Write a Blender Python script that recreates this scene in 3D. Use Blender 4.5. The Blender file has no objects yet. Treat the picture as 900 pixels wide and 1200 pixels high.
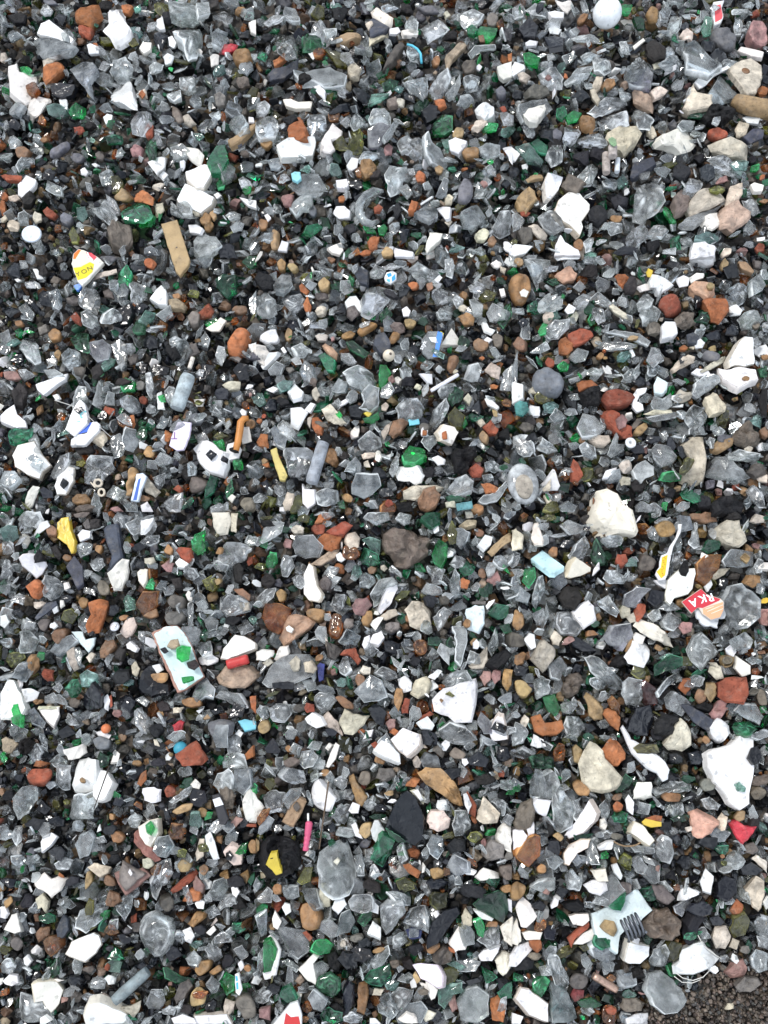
import bpy, math, random
import numpy as np
from mathutils import Vector, Matrix, noise as mn
random.seed(7); RNG = np.random.default_rng(11)
C = bpy.context.scene.collection
scene = bpy.context.scene
PI = math.pi
# ------------------------------------------------------------------ camera
DIST = 0.3217; TILT = math.radians(16)
cam_d = bpy.data.cameras.new('camera'); cam = bpy.data.objects.new('camera', cam_d); C.objects.link(cam)
cam_d.sensor_fit = 'VERTICAL'; TH = math.tan(math.radians(25)); TV = TH * 4 / 3
cam_d.angle = 2 * math.atan(TV); cam_d.clip_start = 0.01; cam_d.clip_end = 200
CP = Vector((0, -DIST * math.sin(TILT), DIST * math.cos(TILT)))
cam.location = CP; cam.rotation_euler = (TILT, 0, 0); scene.camera = cam
F = Vector((0, math.sin(TILT), -math.cos(TILT))); U = Vector((0, math.cos(TILT), math.sin(TILT))); R = Vector((1, 0, 0))
def ray(px, py): return F + R * ((px / 450 - 1) * TH) + U * ((1 - py / 600) * TV)
def on_plane(px, py, p0, n):
    d = ray(px, py); return CP + d * ((p0 - CP).dot(n) / d.dot(n))
def H(x, y):                                   # the lie of the heap, in metres
    h = 0.0065 * mn.noise(Vector((x * 13, y * 13, 3.1))) + 0.0022 * mn.noise(Vector((x * 34, y * 34, 9.7)))
    s = (x - 0.105) * 0.55 - (y + 0.105)        # falls away to the bare soil in the near corner
    return h - 0.007 * max(0.0, min(1.0, s / 0.05))
def spot(px, py, lift=0.0):
    z = 0.0
    for _ in range(4):
        p = on_plane(px, py, Vector((0, 0, z + lift)), Vector((0, 0, 1))); z = H(p.x, p.y)
    return on_plane(px, py, Vector((0, 0, z + lift)), Vector((0, 0, 1)))
def mpp(p): return (p - CP).dot(F) * TH / 450      # metres per photo pixel there
# ------------------------------------------------------------------ materials
def new_mat(name):
    m = bpy.data.materials.new(name); m.use_nodes = True; nt = m.node_tree; nt.nodes.clear()
    return m, nt, nt.nodes.new('ShaderNodeOutputMaterial')
def N(nt, t, **kw):
    n = nt.nodes.new(t)
    for k, v in kw.items():
        if isinstance(k, str) and hasattr(n, k): setattr(n, k, v)
    return n
def L(nt, a, b): nt.links.new(a, b)
def coords(nt):
    tc = N(nt, 'ShaderNodeTexCoord'); oi = N(nt, 'ShaderNodeObjectInfo')
    mul = N(nt, 'ShaderNodeMath', operation='MULTIPLY'); mul.inputs[1].default_value = 3.0; L(nt, oi.outputs['Random'], mul.inputs[0])
    add = N(nt, 'ShaderNodeVectorMath', operation='ADD'); L(nt, tc.outputs['Object'], add.inputs[0]); L(nt, mul.outputs[0], add.inputs[1])
    return add.outputs[0]
def noise(nt, co, scale, detail=3, rough=.6):
    n = N(nt, 'ShaderNodeTexNoise'); n.inputs['Scale'].default_value = scale; n.inputs['Detail'].default_value = detail
    n.inputs['Roughness'].default_value = rough; L(nt, co, n.inputs['Vector']); return n.outputs['Fac']
def ramp(nt, fac, stops):
    r = N(nt, 'ShaderNodeValToRGB'); L(nt, fac, r.inputs[0]); e = r.color_ramp.elements
    while len(e) < len(stops): e.new(0.5)
    for el, (p, c) in zip(e, stops): el.position = p; el.color = (c, c, c, 1) if not isinstance(c, tuple) else (*c, 1)
    return r.outputs[0]
def mix(nt, mode, fac, a, b):
    m = N(nt, 'ShaderNodeMix', data_type='RGBA', blend_type=mode)
    for s, v in ((m.inputs[0], fac), (m.inputs[6], a), (m.inputs[7], b)):
        if hasattr(v, 'is_linked'): L(nt, v, s)
        else: s.default_value = v if not isinstance(v, tuple) else (*v, 1)
    return m.outputs[2]
def tint(nt): return N(nt, 'ShaderNodeAttribute', attribute_name='pc')
def opaque(name, rough, spec, mott, mscale, pits, bump, bscale):
    m, nt, out = new_mat(name); co = coords(nt); a = tint(nt)
    b = N(nt, 'ShaderNodeBsdfPrincipled')
    n1 = noise(nt, co, mscale, 4, .65); c1 = mix(nt, 'MULTIPLY', 1.0, a.outputs['Color'], ramp(nt, n1, [(.3, 1 - mott), (.7, 1 + mott * .25)]))
    if pits:
        n2 = noise(nt, co, mscale * 3.1, 2, .5); c1 = mix(nt, 'MULTIPLY', pits, c1, ramp(nt, n2, [(.30, .35), (.38, 1.0)]))
    if mott > .25 and 'dark' not in name and 'plastic' not in name and 'black' not in name: c1 = mix(nt, 'MIX', ramp(nt, noise(nt, co, mscale * 1.7, 3, .6), [(.5, 0.0), (.72, .35 * mott)]), c1, (.34, .30, .24))
    L(nt, c1, b.inputs['Base Color'])
    b.inputs['Roughness'].default_value = rough; b.inputs['Specular IOR Level'].default_value = spec
    bp = N(nt, 'ShaderNodeBump'); bp.inputs['Strength'].default_value = bump; bp.inputs['Distance'].default_value = 0.0006
    L(nt, noise(nt, co, bscale, 5, .7), bp.inputs['Height']); L(nt, bp.outputs[0], b.inputs['Normal'])
    L(nt, b.outputs[0], out.inputs[0]); return m
def glassy(name, clear, rough, film, edge):
    m, nt, out = new_mat(name); co = coords(nt); a = tint(nt)
    bp = N(nt, 'ShaderNodeBump'); bp.inputs['Strength'].default_value = .45; bp.inputs['Distance'].default_value = 0.0012
    L(nt, noise(nt, co, 120, 3, .5), bp.inputs['Height'])
    g = N(nt, 'ShaderNodeBsdfRefraction'); g.inputs['Roughness'].default_value = rough; g.inputs['IOR'].default_value = 1.5; L(nt, bp.outputs[0], g.inputs['Normal'])
    t = N(nt, 'ShaderNodeBsdfTransparent'); L(nt, a.outputs['Color'], g.inputs[0]); L(nt, a.outputs['Color'], t.inputs[0])
    m1 = N(nt, 'ShaderNodeMixShader'); m1.inputs[0].default_value = clear; L(nt, g.outputs[0], m1.inputs[1]); L(nt, t.outputs[0], m1.inputs[2])
    bq = N(nt, 'ShaderNodeBump'); bq.inputs['Strength'].default_value = .13; bq.inputs['Distance'].default_value = 0.0012; L(nt, noise(nt, co, 75, 1, .4), bq.inputs['Height'])
    gl = N(nt, 'ShaderNodeBsdfGlossy'); gl.inputs['Roughness'].default_value = rough + .05; L(nt, bq.outputs[0], gl.inputs['Normal'])
    fr = N(nt, 'ShaderNodeFresnel'); fr.inputs['IOR'].default_value = 1.6; L(nt, bq.outputs[0], fr.inputs['Normal'])
    m0 = N(nt, 'ShaderNodeMixShader'); L(nt, fr.outputs[0], m0.inputs[0]); L(nt, m1.outputs[0], m0.inputs[1]); L(nt, gl.outputs[0], m0.inputs[2])
    d = N(nt, 'ShaderNodeBsdfDiffuse'); tl = N(nt, 'ShaderNodeBsdfTranslucent')
    dc = mix(nt, 'MIX', film, a.outputs['Color'], (.89, .925, .915)); L(nt, dc, d.inputs[0]); L(nt, dc, tl.inputs[0])
    md = N(nt, 'ShaderNodeMixShader'); md.inputs[0].default_value = .2; L(nt, d.outputs[0], md.inputs[1]); L(nt, tl.outputs[0], md.inputs[2])
    fm = N(nt, 'ShaderNodeMath', operation='MULTIPLY'); L(nt, a.outputs['Alpha'], fm.inputs[0])
    L(nt, ramp(nt, noise(nt, co, 170, 5, .65), [(.36, .2), (.68, 1.5)]), fm.inputs[1]); fm.use_clamp = True
    ms = N(nt, 'ShaderNodeMath', operation='MAXIMUM'); L(nt, fm.outputs[0], ms.inputs[0])     # broken rims whitened further: piped edge light painted into the film
    e = N(nt, 'ShaderNodeMapRange'); e.inputs['From Min'].default_value = .45; e.inputs['From Max'].default_value = .8; e.inputs['To Max'].default_value = edge; L(nt, a.outputs['Alpha'], e.inputs['Value']); L(nt, e.outputs[0], ms.inputs[1])
    m2 = N(nt, 'ShaderNodeMixShader'); L(nt, ms.outputs[0], m2.inputs[0]); L(nt, m0.outputs[0], m2.inputs[1]); L(nt, md.outputs[0], m2.inputs[2])
    L(nt, m2.outputs[0], out.inputs[0]); return m
M = {
 'ceramic': opaque('glazed_ceramic', .3, .5, .30, 110, .6, .4, 350),
 'bisque': opaque('unglazed_ceramic', .75, .3, .3, 160, .5, .8, 700),
 'stone': opaque('weathered_stone', .5, .45, .6, 230, .6, 1.0, 600),
 'brick': opaque('brick_clay', .8, .25, .5, 240, .7, 1.0, 900),
 'black': opaque('black_glossy_slag', .09, .5, .3, 150, .2, .3, 160),
 'plastic': opaque('worn_plastic', .42, .4, .32, 130, .45, .4, 320),
 'dark': opaque('dark_stone', .6, .25, .5, 220, .3, 1.0, 420),
 'ink': opaque('printed_ink', .5, .3, .05, 200, 0, .05, 300),
 'clear': glassy('clear_glass', .66, .03, .85, .92),
 'tinted': glassy('tinted_glass', .5, .04, .12, .4),
 'wood': opaque('weathered_wood', .7, .25, .35, 140, .4, .6, 500),
}
mm = new_mat('worn_metal'); _b = N(mm[1], 'ShaderNodeBsdfPrincipled'); _b.inputs['Metallic'].default_value = .85; _b.inputs['Roughness'].default_value = .38
L(mm[1], mix(mm[1], 'MULTIPLY', 1.0, tint(mm[1]).outputs['Color'], ramp(mm[1], noise(mm[1], coords(mm[1]), 500, 5), [(.3, .45), (.65, 1.1)])), _b.inputs['Base Color']); L(mm[1], _b.outputs[0], mm[2].inputs[0]); M['metal'] = mm[0]
# ------------------------------------------------------------------ mesh helpers
def colours(col, n, W=None):
    a = np.tile(np.array(col if len(col) == 4 else (*col, .2), dtype=np.float32), (n, 1))
    if W is not None and len(W) == n: w = np.array(W, dtype=np.float32); a[:, 3] = np.clip(a[:, 3] * .35 + (.72 + a[:, 3] * .5) * w, 0, .95)
    return a
def mesh_obj(name, V, Fs, mat, col, parent=None, loc=None, smooth=False, W=None):
    me = bpy.data.meshes.new(name); me.from_pydata([tuple(v) for v in V], [], Fs)
    at = me.color_attributes.new('pc', 'FLOAT_COLOR', 'POINT')
    at.data.foreach_set('color', colours(col, len(V), W).ravel())
    if smooth: me.polygons.foreach_set('use_smooth', [True] * len(me.polygons))
    me.materials.append(M[mat]); me.update()
    o = bpy.data.objects.new(name, me); C.objects.link(o)
    if loc is not None: o.location = loc
    if parent is not None: o.parent = parent
    return o
def tag(o, label, cat, group=None, kind=None):
    if label: o['label'] = label
    if cat: o['category'] = cat
    if group: o['group'] = group
    if kind: o['kind'] = kind
    return o
def jag(poly, step, amp, rnd):
    """broken outline: walk the polygon (2-D, metres), add small breaks between its corners"""
    out = []; n = len(poly)
    for i in range(n):
        a, b = poly[i], poly[(i + 1) % n]; d = (b[0] - a[0], b[1] - a[1]); l = math.hypot(*d)
        out.append(a); k = int(l / step)
        for j in range(1, k + 1):
            if j > k: break
            t = j / (k + 1) + rnd.uniform(-.15, .15) / (k + 1); w = rnd.gauss(0, amp)
            out.append((a[0] + d[0] * t - d[1] / max(l, 1e-9) * w, a[1] + d[1] * t + d[0] / max(l, 1e-9) * w))
    return out
def fan_ok(P):
    """can the middle of this outline see all of it?"""
    bad = 0
    for (x0, y0), (x1, y1) in zip(P, P[1:] + P[:1]):
        if x0 * y1 - x1 * y0 < -1e-12: bad += 1
    return bad <= len(P) * .04
def piece_geo(poly, style, th, rnd, curv=0.0, ripple=0.0, fine=True):
    """poly: 2-D outline (metres, about its centroid). Returns verts, faces, and how far each vertex is whitened for chipped rims and painted edge light.
    Top is near z=0, bottom at -th."""
    n = len(poly); size = max(max(abs(p[0]), abs(p[1])) for p in poly); planes = []
    if style in ('pebble', 'rock'): rings = [(1, -.52), (.93, -.25), (.78, -.08), (.5, .0), (.22, .02)]; bot = [(.93, -.8), (.7, -.97)]; nz = .04
    if style == 'rock' or (style == 'pebble' and fine and size > .0045): rings = [(1, -.5), (.95, -.27), (.87, -.14), (.77, -.06), (.65, -.02), (.52, 0), (.39, .01), (.26, .02), (.12, .02)]; nz = .012
    elif style in ('chunk', 'facet'):
        rings = [(1, 0), (.86, 0), (.62, 0), (.34, 0)] if fine else [(1, 0), (.8, 0), (.42, 0)]; bot = [(.88, -1)]; nz = .012
        for _ in range(rnd.randint(3, 5) if style == 'chunk' else rnd.randint(4, 7)):
            g = rnd.uniform(0, 6.283); d = rnd.uniform(.30, .78) if style == 'chunk' else rnd.uniform(.0, .65)
            planes.append((math.cos(g), math.sin(g), d * size, rnd.uniform(.35, 1.1) * (1 if style == 'chunk' else .8)))
    elif style == 'dish': rings = [(1, -.15), (.95, 0), (.8, -.02), (.6, -.35), (.3, -.5)]; bot = [(.9, -1)]; nz = .04
    else: rings = [(1, -.14), (1 - min(.085, .00045 / max(size, 1e-6)) if fine else .915, 0), (.7, 0), (.35, 0)] if fine else [(1, -.14), (.9, 0), (.4, 0)]; bot = [(rnd.uniform(.93, 1.0), -.9)]; nz = .015
    ang = rnd.uniform(0, PI); cx, sx = math.cos(ang), math.sin(ang); ph = rnd.uniform(0, 6); kf = rnd.uniform(5, 9) / max(size, 1e-6)
    shx, shy = rnd.gauss(0, .15) * th, rnd.gauss(0, .15) * th; V = []; Fs = []; W = []
    ge = rnd.uniform(0, 6.28); gw = rnd.uniform(.2, .75)
    def hz(x, y):
        u = x * cx + y * sx; return -curv * u * u + ripple * th * math.sin(u * kf + ph + .8 * math.sin((y * cx - x * sx) * kf * .6))
    def cut(x, y): return max(-.8 * th, min([0.0] + [-(x * a + y * b - d) * s for a, b, d, s in planes])) if planes else 0.0
    if style == 'plate' and not fan_ok(poly):                     # hooked outlines: no fan, an n-gon skin on a bevelled rim
        P = poly; b_ = min(th * .3, size * .06); inn = []
        for i in range(n):
            a, c = P[i - 1], P[(i + 1) % n]; e = Vector((-(c[1] - a[1]), c[0] - a[0]))
            e = e.normalized() * b_ if e.length > 1e-9 else e; inn.append((P[i][0] + e.x, P[i][1] + e.y))
        V = [(x, y, hz(x, y)) for x, y in inn] + [(x, y, hz(x, y) - b_) for x, y in P] + [(x, y, hz(x, y) - th) for x, y in P]; W = [.12] * n + [1.0] * n + [.15] * n
        Fs = [tuple(range(n)), tuple(range(3 * n - 1, 2 * n - 1, -1))]
        for r_ in (0, 1):
            for j in range(n): k = (j + 1) % n; Fs.append((r_ * n + k, r_ * n + j, (r_ + 1) * n + j, (r_ + 1) * n + k))
        return V, Fs, W
    allr = rings + bot
    for i, (s, z) in enumerate(allr):
        for (x, y) in poly:
            X, Y = x * s, y * s
            if i >= len(rings): X += shx; Y += shy
            zz = z * th + rnd.gauss(0, nz) * th + hz(X, Y) + (cut(X, Y) if i < len(rings) else 0)
            if planes and i == 0: zz -= .12 * th
            if style in ('pebble', 'chunk', 'rock'):
                k_ = mn.noise(Vector((x * s / size * 1.6 + ph * 7, y * s / size * 1.6, ph))) + .5 * mn.noise(Vector((x * s / size * 4 + ph * 7, y * s / size * 4, ph)))
                if i < len(rings): zz += (.5 if style == 'rock' else .22) * th * k_
                if i == 0 or style == 'pebble': X *= 1 + .05 * k_; Y *= 1 + .05 * k_
            V.append((X, Y, zz)); W.append(max(.12, min(1.0, gw + .5 * math.cos(math.atan2(y, x) - ge) + rnd.uniform(-.3, .3))) if i == 0 else (.12 if i >= len(rings) else rnd.choice((.0, .0, .0, .05, .1, .2, .55) if style != 'plate' else (.05, .1, .15))))  # rims whiter on one side, streaks inside: edge light and glints painted in
    nr = len(allr); order = list(range(len(rings) - 1, -1, -1)) + list(range(len(rings), nr))
    for a, b in zip(order[:-1], order[1:]):
        for j in range(n):
            k = (j + 1) % n; Fs.append((a * n + j, a * n + k, b * n + k, b * n + j)[::-1])
    V.append((0, 0, rings[-1][1] * th + hz(0, 0) + cut(0, 0))); V.append((0, 0, -th + hz(0, 0))); W += [.08, .08]
    t0 = order[0] * n; b0 = order[-1] * n
    for j in range(n):
        k = (j + 1) % n; Fs.append((len(V) - 2, t0 + j, t0 + k)); Fs.append((len(V) - 1, b0 + k, b0 + j))
    return V, Fs, W
def area_c(poly):
    A = cx = cy = 0
    for (x0, y0), (x1, y1) in zip(poly, poly[1:] + poly[:1]):
        c = x0 * y1 - x1 * y0; A += c; cx += (x0 + x1) * c; cy += (y0 + y1) * c
    A /= 2
    if abs(A) < 1e-9: return 0, poly[0][0], poly[0][1]
    return A, cx / (6 * A), cy / (6 * A)
def inside_mask(poly, x0, y0, x1, y1, st):
    xs = np.arange(x0, x1, st) + st / 2; ys = np.arange(y0, y1, st) + st / 2
    X, Y = np.meshgrid(xs, ys); m = np.zeros(X.shape, bool)
    for (ax, ay), (bx, by) in zip(poly, poly[1:] + poly[:1]):
        if ay == by: continue
        c = ((ay > Y) != (by > Y)) & (X < (bx - ax) * (Y - ay) / (by - ay) + ax); m ^= c
    return m
# ------------------------------------------------------------------ occupancy and height of what lies on the heap, on a 2-px grid
ST = 2; OX, OY = -160, -200; GW, GH = (900 + 320) // ST, (1200 + 400) // ST
OCC = np.zeros((GH, GW), bool); HGT = np.zeros((GH, GW), np.float32)
def cells(poly):
    xs = [p[0] for p in poly]; ys = [p[1] for p in poly]
    i0 = max(0, int((min(xs) - OX) / ST)); i1 = min(GW, int((max(xs) - OX) / ST) + 2)
    j0 = max(0, int((min(ys) - OY) / ST)); j1 = min(GH, int((max(ys) - OY) / ST) + 2)
    if i1 <= i0 or j1 <= j0: return None
    m = inside_mask(poly, OX + i0 * ST, OY + j0 * ST, OX + i1 * ST - .01, OY + j1 * ST - .01, ST)
    return slice(j0, j0 + m.shape[0]), slice(i0, i0 + m.shape[1]), m
def rest(poly, th, top=0.0):
    """height above the heap at which a piece with this outline comes to rest; records it"""
    c = cells(poly)
    if c is None: return 0.0
    js, is_, m = c; h = HGT[js, is_]; m = m[:h.shape[0], :h.shape[1]]
    if not m.any(): return 0.0
    on = OCC[js, is_][m].mean(); z = float(np.percentile(h[m], 92 if on > .75 else 58)); z = min(z, 0.010)
    lay = z + th + (.0006 if on > .75 else 0)
    h[m] = np.maximum(h[m], lay + top + min(.0012, math.sqrt(m.sum()) * 3e-5)); OCC[js, is_] |= m
    return lay
EXPO = 0.64
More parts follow.
